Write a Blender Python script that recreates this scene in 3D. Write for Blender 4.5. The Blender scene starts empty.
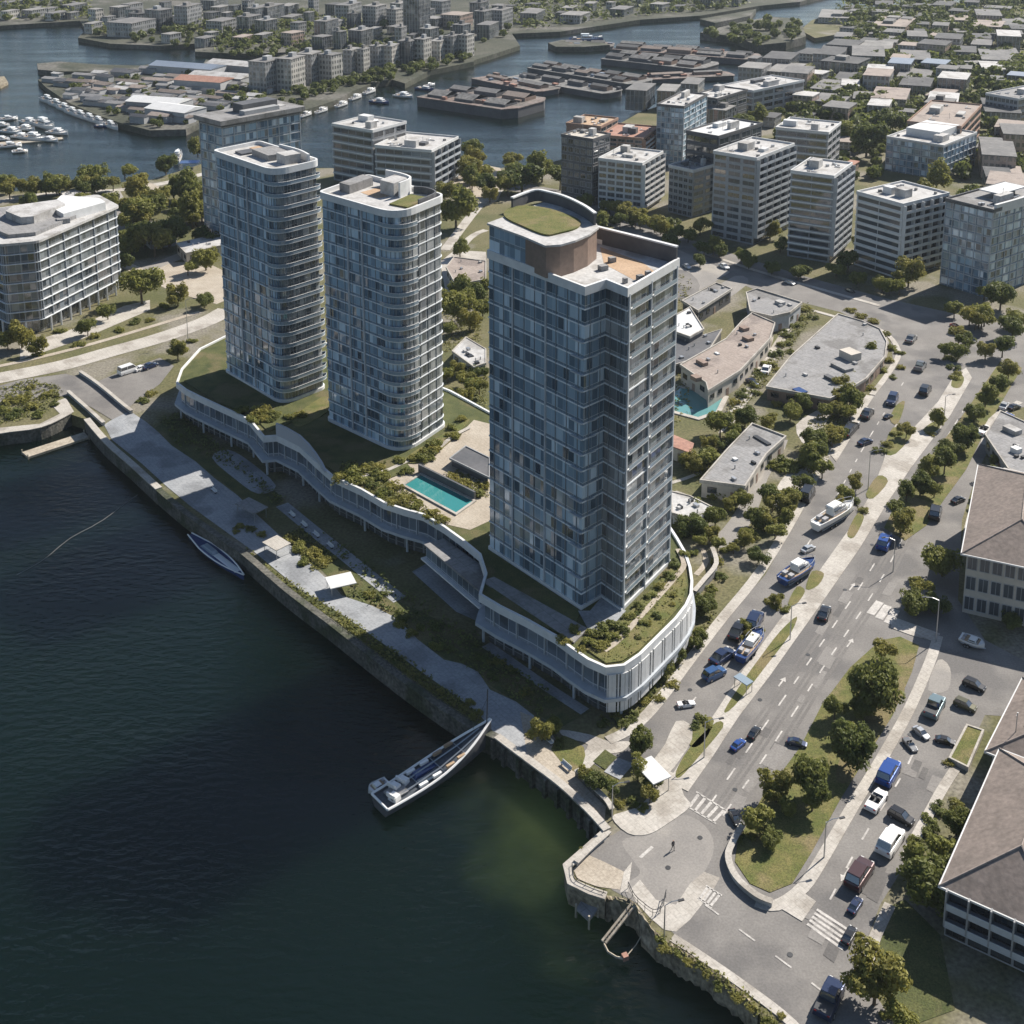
import bpy, math, random
from mathutils import Vector, Matrix
R = random.Random(7)
S = bpy.context.scene
COL = S.collection
rad = math.radians

# ---------------------------------------------------------------- camera
CAM_H, FOC, PITCH, PRY = 150.0, 1260.0, math.atan(270.0 / 1260.0), 120.0
SP, CP = math.sin(PITCH), math.cos(PITCH)
cd = bpy.data.cameras.new('camera')
cam = bpy.data.objects.new('camera', cd)
COL.objects.link(cam)
cam.location = (0, 0, CAM_H)
cam.rotation_euler = (math.pi / 2 - PITCH, 0, 0)
cd.sensor_width = 36
cd.lens = FOC / 1024 * 36
cd.shift_y = (PRY - 512) / 1024
cd.clip_start = 1
cd.clip_end = 20000
S.camera = cam

# ---------------------------------------------------------------- sky, sun, exposure
SUN_EL, SUN_X, SUN_Y = rad(40), 0.76, 0.65
sun_az = math.atan2(SUN_X, SUN_Y)                     # clockwise from +Y
w = bpy.data.worlds.new('World')
S.world = w
w.use_nodes = True
wn = w.node_tree.nodes
sky = wn.new('ShaderNodeTexSky')
sky.sky_type = 'NISHITA'
sky.sun_disc = False
sky.sun_elevation = SUN_EL
sky.sun_rotation = sun_az
sky.air_density = 1.0
sky.dust_density = 0.6
sky.ozone_density = 1.5
bg = wn['Background']
bg.inputs['Strength'].default_value = 0.064
w.node_tree.links.new(sky.outputs['Color'], bg.inputs['Color'])
sd = bpy.data.lights.new('sun', 'SUN')
sun = bpy.data.objects.new('sun', sd)
COL.objects.link(sun)
sd.energy = 5.0
sd.angle = rad(0.5)
sd.color = (1.0, 0.93, 0.84)
sdir = Vector((SUN_X * math.cos(SUN_EL), SUN_Y * math.cos(SUN_EL), math.sin(SUN_EL)))
sun.rotation_euler = sdir.to_track_quat('Z', 'Y').to_euler()
sun.location = (0, 300, 400)
S.view_settings.view_transform = 'Standard'
S.view_settings.look = 'None'
S.view_settings.exposure = 0.78
S.view_settings.gamma = 1.0
S.render.engine = 'CYCLES'
S.cycles.use_denoising = True
S.cycles.max_bounces = 5
S.cycles.diffuse_bounces = 2
S.cycles.glossy_bounces = 3
S.cycles.transmission_bounces = 2
S.cycles.volume_bounces = 0
S.cycles.caustics_reflective = False
S.cycles.caustics_refractive = False


# ---------------------------------------------------------------- survey: photo pixel <-> ground point
def P(px, py, z=0.0):
    dx, dy, dz = px - 512, FOC * CP - (py - PRY) * SP, -FOC * SP - (py - PRY) * CP
    t = (z - CAM_H) / dz
    return Vector((dx * t, dy * t, z))


def PX(v):
    dep = v[1] * CP - (v[2] - CAM_H) * SP
    up = v[1] * SP + (v[2] - CAM_H) * CP
    return (512 + FOC * v[0] / dep, PRY - FOC * up / dep)


def HT(px, py, z0, yt):
    """height at which the point above ground pixel (px, py) shows on row yt"""
    Y = P(px, py, z0)[1]
    a = PRY - yt
    return (a * Y * CP - FOC * Y * SP) / (FOC * CP + a * SP) + CAM_H


def MPP(px, py, z=0.0):
    return (P(px + 1, py, z) - P(px, py, z)).length


def PP(pts, z=0.0):
    return [P(q[0], q[1], z).to_2d() for q in pts]


# ---------------------------------------------------------------- geometry helpers
def area(p):
    return sum(p[i][0] * p[(i + 1) % len(p)][1] - p[(i + 1) % len(p)][0] * p[i][1] for i in range(len(p))) / 2


def ccw(p):
    p = [Vector((q[0], q[1])) for q in p]
    return p if area(p) > 0 else p[::-1]


def offset(p, d):
    """offset a CCW polygon outwards by d"""
    n = len(p)
    out = []
    for i in range(n):
        a, b, c = p[i - 1], p[i], p[(i + 1) % n]
        e1, e2 = (b - a).normalized(), (c - b).normalized()
        n1, n2 = Vector((e1.y, -e1.x)), Vector((e2.y, -e2.x))
        m = n1 + n2
        k = max(m.dot(n1), 0.35)
        out.append(b + m * (d / k))
    return out


def catmull(pts, n=5, closed=True):
    pts = [Vector((q[0], q[1])) for q in pts]
    N = len(pts)
    out = []
    rng = range(N) if closed else range(N - 1)
    for i in rng:
        if closed:
            p0, p1, p2, p3 = pts[i - 1], pts[i], pts[(i + 1) % N], pts[(i + 2) % N]
        else:
            p0, p1, p2, p3 = pts[max(i - 1, 0)], pts[i], pts[i + 1], pts[min(i + 2, N - 1)]
        for k in range(n):
            t = k / n
            out.append(0.5 * ((2 * p1) + (p2 - p0) * t + (2 * p0 - 5 * p1 + 4 * p2 - p3) * t * t + (3 * p1 - p0 - 3 * p2 + p3) * t ** 3))
    if not closed:
        out.append(pts[-1])
    return out


def fillet(p, radii, n=6):
    """round the corners of a CCW polygon; radii is one number or a list"""
    out = []
    N = len(p)
    for i in range(N):
        r = radii[i] if isinstance(radii, (list, tuple)) else radii
        a, b, c = p[i - 1], p[i], p[(i + 1) % N]
        if r <= 0:
            out.append(b)
            continue
        u, v = (a - b), (c - b)
        r2 = min(r, u.length * 0.48, v.length * 0.48)
        s, e = b + u.normalized() * r2, b + v.normalized() * r2
        for k in range(n + 1):
            t = k / n
            out.append((1 - t) ** 2 * s + 2 * t * (1 - t) * b + t * t * e)
    return out


def ribbon(line, wd, n=4):
    L = catmull(line, n, False)
    l, r = [], []
    for i, q in enumerate(L):
        d = (L[min(i + 1, len(L) - 1)] - L[max(i - 1, 0)]).normalized()
        nn = Vector((-d.y, d.x))
        l.append(q + nn * wd / 2)
        r.append(q - nn * wd / 2)
    return l, r


def inside(pt, poly):
    x, y = pt[0], pt[1]
    c = False
    j = len(poly) - 1
    for i in range(len(poly)):
        xi, yi, xj, yj = poly[i][0], poly[i][1], poly[j][0], poly[j][1]
        if (yi > y) != (yj > y) and x < (xj - xi) * (y - yi) / (yj - yi) + xi:
            c = not c
        j = i
    return c


class MB:
    def __init__(s):
        s.v, s.f, s.m, s.uv, s.c = [], [], [], [], []

    def face(s, pts, m=0, uv=None, c=0.5):
        b = len(s.v)
        s.v.extend([tuple(p) for p in pts])
        s.f.append(list(range(b, b + len(pts))))
        s.m.append(m)
        s.uv.extend(uv if uv else [(0, 0)] * len(pts))
        s.c.append(c)

    def mesh(s, vs, fs, m=0):
        b = len(s.v)
        s.v.extend([tuple(p) for p in vs])
        for f in fs:
            s.f.append([b + i for i in f])
            s.m.append(m)
            s.uv.extend([(0, 0)] * len(f))
            s.c.append(0.5)

    def box(s, c, sz, rz=0.0, m=0, taper=1.0):
        cs, sn = math.cos(rz), math.sin(rz)
        vs = []
        for z in (-0.5, 0.5):
            k = taper if z > 0 else 1
            for x, y in ((-.5, -.5), (.5, -.5), (.5, .5), (-.5, .5)):
                X, Y = x * sz[0] * k, y * sz[1] * k
                vs.append((c[0] + X * cs - Y * sn, c[1] + X * sn + Y * cs, c[2] + z * sz[2]))
        s.mesh(vs, [(3, 2, 1, 0), (4, 5, 6, 7), (0, 1, 5, 4), (1, 2, 6, 5), (2, 3, 7, 6), (3, 0, 4, 7)], m)

    def prism(s, poly, z0, z1, m=0, mt=None, bottom=False):
        poly = ccw(poly)
        n = len(poly)
        lo = [(q[0], q[1], z0) for q in poly]
        hi = [(q[0], q[1], z1) for q in poly]
        for i in range(n):
            j = (i + 1) % n
            s.face([lo[i], lo[j], hi[j], hi[i]], m)
        s.face(hi, m if mt is None else mt)
        if bottom:
            s.face(lo[::-1], m)

    def walls(s, poly, z0, z1, m=0, pw=1.5, fh=3.0, u0=0.0, sel=None):
        """vertical walls, uv in panels and storeys"""
        n = len(poly)
        u = u0
        for i in range(n):
            a, b = poly[i], poly[(i + 1) % n]
            du = (b - a).length / pw
            if sel is None or sel(i):
                vv = (z1 - z0) / fh
                s.face([(a[0], a[1], z0), (b[0], b[1], z0), (b[0], b[1], z1), (a[0], a[1], z1)], m, [(u, 0), (u + du, 0), (u + du, vv), (u, vv)])
            u += du

    def ringwall(s, poly, t, z0, z1, m=0):
        """a wall of thickness t standing just inside a CCW polygon (parapet)"""
        inn = offset(poly, -t)
        n = len(poly)
        for i in range(n):
            j = (i + 1) % n
            a, b, c, d = poly[i], poly[j], inn[j], inn[i]
            s.face([(a[0], a[1], z0), (b[0], b[1], z0), (b[0], b[1], z1), (a[0], a[1], z1)], m)
            s.face([(c[0], c[1], z0), (d[0], d[1], z0), (d[0], d[1], z1), (c[0], c[1], z1)], m)
            s.face([(a[0], a[1], z1), (b[0], b[1], z1), (c[0], c[1], z1), (d[0], d[1], z1)], m)

    def strip(s, l, r, z0, z1, m=0):
        n = len(l)
        for i in range(n - 1):
            a, b, c, d = l[i], l[i + 1], r[i + 1], r[i]
            s.face([(d[0], d[1], z1), (c[0], c[1], z1), (b[0], b[1], z1), (a[0], a[1], z1)], m)
            if z1 - z0 > 0.05:
                s.face([(a[0], a[1], z1), (b[0], b[1], z1), (b[0], b[1], z0), (a[0], a[1], z0)], m)
                s.face([(c[0], c[1], z1), (d[0], d[1], z1), (d[0], d[1], z0), (c[0], c[1], z0)], m)
        if z1 - z0 > 0.05:
            for q in (0, n - 1):
                s.face([(l[q][0], l[q][1], z0), (r[q][0], r[q][1], z0), (r[q][0], r[q][1], z1), (l[q][0], l[q][1], z1)], m)

    def tube(s, pts, r, n=6, m=0, r2=None):
        pts = [Vector(p) for p in pts]
        rings = []
        for i, p in enumerate(pts):
            d = (pts[min(i + 1, len(pts) - 1)] - pts[max(i - 1, 0)]).normalized()
            a = d.orthogonal().normalized() if abs(d.z) > 0.99 else d.cross(Vector((0, 0, 1))).normalized()
            b = d.cross(a)
            rr = r if r2 is None else r + (r2 - r) * i / max(len(pts) - 1, 1)
            rings.append([p + (a * math.cos(2 * math.pi * k / n) + b * math.sin(2 * math.pi * k / n)) * rr for k in range(n)])
        vs = [q for g in rings for q in g]
        fs = []
        for i in range(len(pts) - 1):
            for k in range(n):
                fs.append((i * n + k, i * n + (k + 1) % n, (i + 1) * n + (k + 1) % n, (i + 1) * n + k))
        fs.append(tuple(range(n))[::-1])
        fs.append(tuple((len(pts) - 1) * n + k for k in range(n)))
        s.mesh(vs, fs, m)

    def loft(s, secs, m=0, caps=True):
        n = len(secs[0])
        vs = [p for q in secs for p in q]
        fs = []
        for i in range(len(secs) - 1):
            for k in range(n):
                fs.append((i * n + k, i * n + (k + 1) % n, (i + 1) * n + (k + 1) % n, (i + 1) * n + k))
        if caps:
            fs.append(tuple(range(n))[::-1])
            fs.append(tuple((len(secs) - 1) * n + k for k in range(n)))
        s.mesh(vs, fs, m)

    def disc(s, c, r, n=12, m=0, axis='y', depth=0.2):
        a, b = [], []
        for k in range(n):
            t = 2 * math.pi * k / n
            u, v = r * math.cos(t), r * math.sin(t)
            if axis == 'y':
                a.append((c[0] + u, c[1] - depth / 2, c[2] + v))
                b.append((c[0] + u, c[1] + depth / 2, c[2] + v))
            else:
                a.append((c[0] + u, c[1] + v, c[2]))
                b.append((c[0] + u, c[1] + v, c[2] + depth))
        s.loft([a, b], m)

    def data(s, name, mats, org=(0, 0, 0), smooth=False):
        me = bpy.data.meshes.new(name)
        o = Vector(org)
        me.from_pydata([(p[0] - o.x, p[1] - o.y, p[2] - o.z) for p in s.v], [], s.f)
        for m in mats:
            me.materials.append(m)
        me.polygons.foreach_set('material_index', s.m)
        ul = me.uv_layers.new(name='UVMap')
        ul.data.foreach_set('uv', [x for q in s.uv for x in q])
        at = me.attributes.new('tone', 'FLOAT', 'FACE')
        at.data.foreach_set('value', s.c)
        if smooth:
            me.polygons.foreach_set('use_smooth', [True] * len(s.f))
        me.update()
        return me

    def build(s, name, mats, parent=None, loc=None, smooth=False):
        if not isinstance(mats, (list, tuple)):
            mats = [mats]
        if parent is not None:
            org = parent_world(parent)
            o = bpy.data.objects.new(name, s.data(name, mats, org, smooth))
            o.parent = parent
        else:
            org = loc if loc is not None else (0, 0, 0)
            o = bpy.data.objects.new(name, s.data(name, mats, org, smooth))
            o.location = org
        COL.objects.link(o)
        return o


def parent_world(o):
    v = Vector((0, 0, 0))
    while o is not None:
        v = v + o.location
        o = o.parent
    return v


def tag(o, label=None, cat=None, group=None, kind=None):
    if label:
        o['label'] = label
    if cat:
        o['category'] = cat
    if group:
        o['group'] = group
    if kind:
        o['kind'] = kind
    return o


def empty(name, loc, label=None, cat=None, group=None):
    o = bpy.data.objects.new(name, None)
    o.empty_display_size = 0.5
    o.location = loc
    COL.objects.link(o)
    return tag(o, label, cat, group)


def copy_part(o, parent, dz=0.0):
    c = o.copy()
    c.parent = parent
    c.location = (o.location[0], o.location[1], o.location[2] + dz)
    COL.objects.link(c)
    return c


def inst(name, me, parent=None, loc=(0, 0, 0), rz=0.0, sc=(1, 1, 1)):
    o = bpy.data.objects.new(name, me)
    o.parent = parent
    o.location = loc
    o.rotation_euler = (0, 0, rz)
    o.scale = sc
    COL.objects.link(o)
    return o


KIDS = {}


def copy_tree(o, parent=None):
    c = o.copy()
    c.parent = parent
    COL.objects.link(c)
    for ch in list(o.children):
        copy_tree(ch, c)
    return c


# ---------------------------------------------------------------- materials
def nmat(name):
    m = bpy.data.materials.new(name)
    m.use_nodes = True
    return m, m.node_tree.nodes, m.node_tree.links, m.node_tree.nodes['Principled BSDF']


def rgba(c):
    return (c[0], c[1], c[2], 1)


def surf(name, c1, c2=None, scale=0.15, rough=0.85, fine=6.0, famt=0.25, bump=0.0, metal=0.0, c3=None, s3=0.03, spec=0.3, rand=0.0, joint=0.0):
    """two colours mottled by noise, a third in larger patches, fine grain on top"""
    m, N, L, b = nmat(name)
    tc = N.new('ShaderNodeTexCoord')
    no = N.new('ShaderNodeTexNoise')
    no.inputs['Scale'].default_value = scale
    no.inputs['Detail'].default_value = 5
    no.inputs['Roughness'].default_value = 0.6
    L.new(tc.outputs['Object'], no.inputs['Vector'])
    rp = N.new('ShaderNodeMapRange')
    rp.inputs[1].default_value, rp.inputs[2].default_value = 0.35, 0.65
    L.new(no.outputs['Fac'], rp.inputs[0])
    mx = N.new('ShaderNodeMix')
    mx.data_type = 'RGBA'
    mx.inputs['A'].default_value = rgba(c1)
    mx.inputs['B'].default_value = rgba(c2 or c1)
    L.new(rp.outputs[0], mx.inputs['Factor'])
    col = mx.outputs['Result']
    if c3:
        n3 = N.new('ShaderNodeTexNoise')
        n3.inputs['Scale'].default_value = s3
        n3.inputs['Detail'].default_value = 4
        L.new(tc.outputs['Object'], n3.inputs['Vector'])
        r3 = N.new('ShaderNodeMapRange')
        r3.inputs[1].default_value, r3.inputs[2].default_value = 0.52, 0.62
        L.new(n3.outputs['Fac'], r3.inputs[0])
        m3 = N.new('ShaderNodeMix')
        m3.data_type = 'RGBA'
        L.new(r3.outputs[0], m3.inputs['Factor'])
        L.new(col, m3.inputs['A'])
        m3.inputs['B'].default_value = rgba(c3)
        col = m3.outputs['Result']
    if joint:
        bt = N.new('ShaderNodeTexBrick')
        jm = N.new('ShaderNodeMapping')
        jm.inputs['Rotation'].default_value = (0, 0, 0.95)
        L.new(tc.outputs['Object'], jm.inputs[0])
        L.new(jm.outputs[0], bt.inputs['Vector'])
        bt.inputs['Scale'].default_value = 1.0 / joint
        bt.inputs['Brick Width'].default_value = 1.0
        bt.inputs['Row Height'].default_value = 0.7
        bt.inputs['Mortar Size'].default_value = 0.022
        bt.inputs['Color1'].default_value = (1, 1, 1, 1)
        bt.inputs['Color2'].default_value = (0.93, 0.93, 0.93, 1)
        bt.inputs['Mortar'].default_value = (0.74, 0.73, 0.72, 1)
        jx = N.new('ShaderNodeMix')
        jx.data_type = 'RGBA'
        jx.blend_type = 'MULTIPLY'
        jx.inputs['Factor'].default_value = 1.0
        L.new(col, jx.inputs['A'])
        L.new(bt.outputs['Color'], jx.inputs['B'])
        col = jx.outputs['Result']
    fn = N.new('ShaderNodeTexNoise')
    fn.inputs['Scale'].default_value = fine
    fn.inputs['Detail'].default_value = 3
    L.new(tc.outputs['Object'], fn.inputs['Vector'])
    fr = N.new('ShaderNodeMapRange')
    fr.inputs[1].default_value, fr.inputs[2].default_value = 0.3, 0.7
    fr.inputs[3].default_value, fr.inputs[4].default_value = 1 - famt, 1 + famt
    L.new(fn.outputs['Fac'], fr.inputs[0])
    hv = N.new('ShaderNodeHueSaturation')
    L.new(col, hv.inputs['Color'])
    val = fr.outputs[0]
    if rand:
        oi = N.new('ShaderNodeObjectInfo')
        rr = N.new('ShaderNodeMapRange')
        rr.inputs[3].default_value, rr.inputs[4].default_value = 1 - rand, 1 + rand
        L.new(oi.outputs['Random'], rr.inputs[0])
        mu = N.new('ShaderNodeMath')
        mu.operation = 'MULTIPLY'
        L.new(val, mu.inputs[0])
        L.new(rr.outputs[0], mu.inputs[1])
        val = mu.outputs[0]
    L.new(val, hv.inputs['Value'])
    L.new(hv.outputs['Color'], b.inputs['Base Color'])
    b.inputs['Roughness'].default_value = rough
    b.inputs['Metallic'].default_value = metal
    b.inputs['Specular IOR Level'].default_value = spec
    if bump:
        bp = N.new('ShaderNodeBump')
        bp.inputs['Strength'].default_value = bump
        bp.inputs['Distance'].default_value = 0.2
        L.new(fn.outputs['Fac'], bp.inputs['Height'])
        L.new(bp.outputs['Normal'], b.inputs['Normal'])
    return m


def glassmat(name, cols, span=(0.1, 0.12, 0.14), frame=(0.25, 0.27, 0.29), rough=0.08, fw=0.05, sp=0.22, tilt=0.14, split=0.65):
    """curtain wall: uv x counts panels, uv y counts storeys; each panel has a tint (blinds, rooms; tower glass also has painted sky reflection) and slight tilt of its own"""
    m, N, L, b = nmat(name)
    uv = N.new('ShaderNodeUVMap')
    sx = N.new('ShaderNodeSeparateXYZ')
    L.new(uv.outputs['UV'], sx.inputs[0])

    def math_(op, a, bb=None):
        n = N.new('ShaderNodeMath')
        n.operation = op
        for i, q in enumerate((a, bb)):
            if q is None:
                continue
            if isinstance(q, (int, float)):
                n.inputs[i].default_value = q
            else:
                L.new(q, n.inputs[i])
        return n.outputs[0]
    fx, fy = math_('FLOOR', sx.outputs[0]), math_('FLOOR', sx.outputs[1])
    rx, ry = math_('FRACT', sx.outputs[0]), math_('FRACT', sx.outputs[1])
    cb = N.new('ShaderNodeCombineXYZ')
    L.new(fx, cb.inputs[0])
    L.new(fy, cb.inputs[1])
    wnz = N.new('ShaderNodeTexWhiteNoise')
    wnz.noise_dimensions = '2D'
    L.new(cb.outputs[0], wnz.inputs['Vector'])
    # runs of alike panels
    gx = math_('FLOOR', math_('MULTIPLY', sx.outputs[0], 0.28))
    cb2 = N.new('ShaderNodeCombineXYZ')
    L.new(gx, cb2.inputs[0])
    L.new(math_('ADD', fy, 31.7), cb2.inputs[1])
    wn2 = N.new('ShaderNodeTexWhiteNoise')
    wn2.noise_dimensions = '2D'
    L.new(cb2.outputs[0], wn2.inputs['Vector'])
    mixv = math_('ADD', math_('MULTIPLY', wnz.outputs['Value'], split), math_('MULTIPLY', wn2.outputs['Value'], 1 - split))
    cr = N.new('ShaderNodeValToRGB')
    el = cr.color_ramp.elements
    el[0].position, el[0].color = 0.12, rgba(cols[0])
    el[1].position, el[1].color = 0.9, rgba(cols[-1])
    for i, c in enumerate(cols[1:-1]):
        e = el.new(0.12 + 0.78 * (i + 1) / (len(cols) - 1))
        e.color = rgba(c)
    L.new(mixv, cr.inputs[0])
    isf = math_('MAXIMUM', math_('LESS_THAN', rx, fw), math_('LESS_THAN', math_('ABSOLUTE', math_('SUBTRACT', ry, sp)), 0.018))
    iss = math_('LESS_THAN', ry, sp)
    m1 = N.new('ShaderNodeMix')
    m1.data_type = 'RGBA'
    L.new(iss, m1.inputs['Factor'])
    L.new(cr.outputs[0], m1.inputs['A'])
    m1.inputs['B'].default_value = rgba(span)
    m2 = N.new('ShaderNodeMix')
    m2.data_type = 'RGBA'
    L.new(isf, m2.inputs['Factor'])
    L.new(m1.outputs['Result'], m2.inputs['A'])
    m2.inputs['B'].default_value = rgba(frame)
    L.new(m2.outputs['Result'], b.inputs['Base Color'])
    rm = N.new('ShaderNodeMapRange')
    rm.inputs[3].default_value, rm.inputs[4].default_value = rough, 0.45
    L.new(math_('MAXIMUM', isf, math_('MULTIPLY', iss, 0.3)), rm.inputs[0])
    L.new(rm.outputs[0], b.inputs['Roughness'])
    b.inputs['Specular IOR Level'].default_value = 0.5
    b.inputs['IOR'].default_value = 2.1
    ge = N.new('ShaderNodeNewGeometry')
    vs = N.new('ShaderNodeVectorMath')
    vs.operation = 'SUBTRACT'
    L.new(wnz.outputs['Color'], vs.inputs[0])
    vs.inputs[1].default_value = (0.5, 0.5, 0.5)
    sc = N.new('ShaderNodeVectorMath')
    sc.operation = 'SCALE'
    sc.inputs['Scale'].default_value = tilt
    L.new(vs.outputs[0], sc.inputs[0])
    ad = N.new('ShaderNodeVectorMath')
    L.new(ge.outputs['Normal'], ad.inputs[0])
    L.new(sc.outputs[0], ad.inputs[1])
    nm = N.new('ShaderNodeVectorMath')
    nm.operation = 'NORMALIZE'
    L.new(ad.outputs[0], nm.inputs[0])
    L.new(nm.outputs[0], b.inputs['Normal'])
    return m


def plain(name, c, rough=0.5, metal=0.0, spec=0.5, coat=0.0):
    m, N, L, b = nmat(name)
    b.inputs['Base Color'].default_value = rgba(c)
    b.inputs['Roughness'].default_value = rough
    b.inputs['Metallic'].default_value = metal
    b.inputs['Specular IOR Level'].default_value = spec
    if coat:
        b.inputs['Coat Weight'].default_value = coat
        b.inputs['Coat Roughness'].default_value = 0.05
    return m


def leafmat(name, dark, light, warm):
    m, N, L, b = nmat(name)
    at = N.new('ShaderNodeAttribute')
    at.attribute_name = 'tone'
    oi = N.new('ShaderNodeObjectInfo')
    mx = N.new('ShaderNodeMix')
    mx.data_type = 'RGBA'
    mx.inputs['A'].default_value = rgba(dark)
    mx.inputs['B'].default_value = rgba(light)
    L.new(at.outputs['Fac'], mx.inputs['Factor'])
    mw = N.new('ShaderNodeMix')
    mw.data_type = 'RGBA'
    mr = N.new('ShaderNodeMapRange')
    mr.inputs[4].default_value = 0.55
    L.new(oi.outputs['Random'], mr.inputs[0])
    L.new(mr.outputs[0], mw.inputs['Factor'])
    L.new(mx.outputs['Result'], mw.inputs['A'])
    mw.inputs['B'].default_value = rgba(warm)
    L.new(mw.outputs['Result'], b.inputs['Base Color'])
    b.inputs['Roughness'].default_value = 0.6
    b.inputs['Specular IOR Level'].default_value = 0.25
    tr = N.new('ShaderNodeBsdfTranslucent')
    L.new(mw.outputs['Result'], tr.inputs['Color'])
    ms = N.new('ShaderNodeMixShader')
    ms.inputs[0].default_value = 0.42
    L.new(b.outputs[0], ms.inputs[1])
    L.new(tr.outputs[0], ms.inputs[2])
    L.new(ms.outputs[0], N['Material Output'].inputs['Surface'])
    return m


M = {}
M['land'] = surf('land_ground', (0.085, 0.09, 0.035), (0.14, 0.125, 0.065), 0.06, 0.95, 1.5, 0.35, 0.0, 0, (0.19, 0.175, 0.14), 0.035)
M['far_land'] = surf('far_ground', (0.04, 0.046, 0.03), (0.075, 0.075, 0.055), 0.03, 0.95, 0.5, 0.4, 0.0, 0, (0.12, 0.115, 0.1), 0.02)
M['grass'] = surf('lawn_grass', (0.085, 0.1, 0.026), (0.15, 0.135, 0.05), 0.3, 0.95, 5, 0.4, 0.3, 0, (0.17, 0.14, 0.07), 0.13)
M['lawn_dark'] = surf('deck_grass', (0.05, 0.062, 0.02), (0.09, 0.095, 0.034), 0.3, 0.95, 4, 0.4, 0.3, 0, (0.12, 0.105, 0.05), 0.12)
M['asphalt'] = surf('asphalt', (0.15, 0.142, 0.134), (0.205, 0.195, 0.182), 0.11, 0.85, 3, 0.14, 0.03, 0, (0.125, 0.12, 0.116), 0.06)
M['asphalt_worn'] = surf('worn_paving', (0.26, 0.245, 0.225), (0.2, 0.19, 0.178), 0.08, 0.85, 3, 0.12, 0.03, 0, (0.3, 0.28, 0.25), 0.06)
M['concrete'] = surf('pale_concrete', (0.38, 0.355, 0.315), (0.46, 0.435, 0.395), 0.12, 0.85, 2.5, 0.14, 0.04, 0, (0.31, 0.285, 0.25), 0.14, joint=1.5)
M['promenade'] = surf('promenade_paving', (0.27, 0.285, 0.3), (0.34, 0.35, 0.36), 0.12, 0.8, 2.0, 0.14, 0.03, 0, (0.21, 0.22, 0.23), 0.1, joint=1.4)
M['sand'] = surf('sandy_paving', (0.34, 0.295, 0.235), (0.42, 0.375, 0.31), 0.15, 0.9, 2.5, 0.18, 0.06, joint=1.3)
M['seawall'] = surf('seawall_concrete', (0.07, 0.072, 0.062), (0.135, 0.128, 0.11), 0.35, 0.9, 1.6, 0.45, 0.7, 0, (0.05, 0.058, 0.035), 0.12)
M['rock'] = surf('bank_rock', (0.17, 0.145, 0.1), (0.3, 0.26, 0.19), 0.4, 0.95, 1.4, 0.5, 0.8)
M['paint'] = surf('road_paint', (0.5, 0.48, 0.45), (0.33, 0.315, 0.295), 0.5, 0.7, 3, 0.2)
M['white'] = surf('white_render', (0.6, 0.605, 0.6), (0.52, 0.525, 0.52), 0.1, 0.7, 1.0, 0.06)
M['cream'] = surf('cream_render', (0.5, 0.46, 0.4), (0.42, 0.39, 0.34), 0.1, 0.8, 1.0, 0.08)
M['greywall'] = surf('grey_render', (0.29, 0.3, 0.31), (0.35, 0.355, 0.36), 0.1, 0.8, 1.0, 0.1, rand=.18)
M['darkwall'] = surf('dark_cladding', (0.08, 0.083, 0.09), (0.12, 0.12, 0.125), 0.1, 0.6, 1.0, 0.1)
M['brick'] = surf('brown_brick', (0.25, 0.155, 0.115), (0.32, 0.22, 0.17), 0.2, 0.85, 2.0, 0.2)
M['brownclad'] = surf('brown_panel', (0.2, 0.145, 0.115), (0.25, 0.185, 0.15), 0.15, 0.6, 1.2, 0.1)
M['roofgrey'] = surf('grey_roofing', (0.22, 0.22, 0.222), (0.285, 0.28, 0.275), 0.12, 0.85, 1.5, 0.16, 0, 0, (0.17, 0.167, 0.163), 0.12, joint=3.5)
M['roofpale'] = surf('pale_roofing', (0.46, 0.455, 0.445), (0.36, 0.355, 0.345), 0.18, 0.8, 1.5, 0.16, 0, 0, (0.29, 0.28, 0.265), 0.16)
M['rooftan'] = surf('tan_roofing', (0.28, 0.235, 0.205), (0.34, 0.29, 0.255), 0.12, 0.85, 1.5, 0.16, 0, 0, (0.22, 0.185, 0.165), 0.12, joint=3.5)
M['roofbrown'] = surf('brown_shingle', (0.185, 0.155, 0.135), (0.23, 0.19, 0.165), 0.2, 0.85, 1.2, 0.2, 0.2)
M['roofred'] = surf('red_brown_roof', (0.3, 0.16, 0.12), (0.36, 0.21, 0.16), 0.2, 0.85, 1.2, 0.2)
M['decking'] = surf('tan_decking', (0.36, 0.25, 0.16), (0.42, 0.3, 0.2), 0.2, 0.8, 2, 0.15)
M['metal'] = plain('brushed_metal', (0.45, 0.46, 0.47), 0.4, 0.8)
M['darkmetal'] = plain('dark_metal', (0.05, 0.052, 0.055), 0.45, 0.5)
M['slab'] = surf('slab_edge', (0.42, 0.45, 0.48), (0.36, 0.39, 0.42), 0.1, 0.5, 0.6, 0.1)
M['slabline'] = surf('pale_floor_edge', (0.7, 0.73, 0.75), (0.62, 0.65, 0.67), 0.1, 0.45, 0.6, 0.1)
M['slabwhite'] = surf('white_slab_edge', (0.66, 0.66, 0.65), (0.58, 0.59, 0.59), 0.1, 0.55, 0.6, 0.08)
M['mullion'] = plain('mullion_metal', (0.26, 0.29, 0.32), 0.4, 0.6)
M['glass'] = plain('window_glass', (0.03, 0.04, 0.05), 0.06, 0.0, 0.8)
M['glass'].node_tree.nodes['Principled BSDF'].inputs['IOR'].default_value = 2.0
M['railglass'] = plain('balcony_glass', (0.24, 0.3, 0.35), 0.1, 0.0, 0.8)
M['timber'] = surf('weathered_timber', (0.3, 0.26, 0.2), (0.4, 0.36, 0.29), 0.5, 0.85, 2, 0.2)
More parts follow.
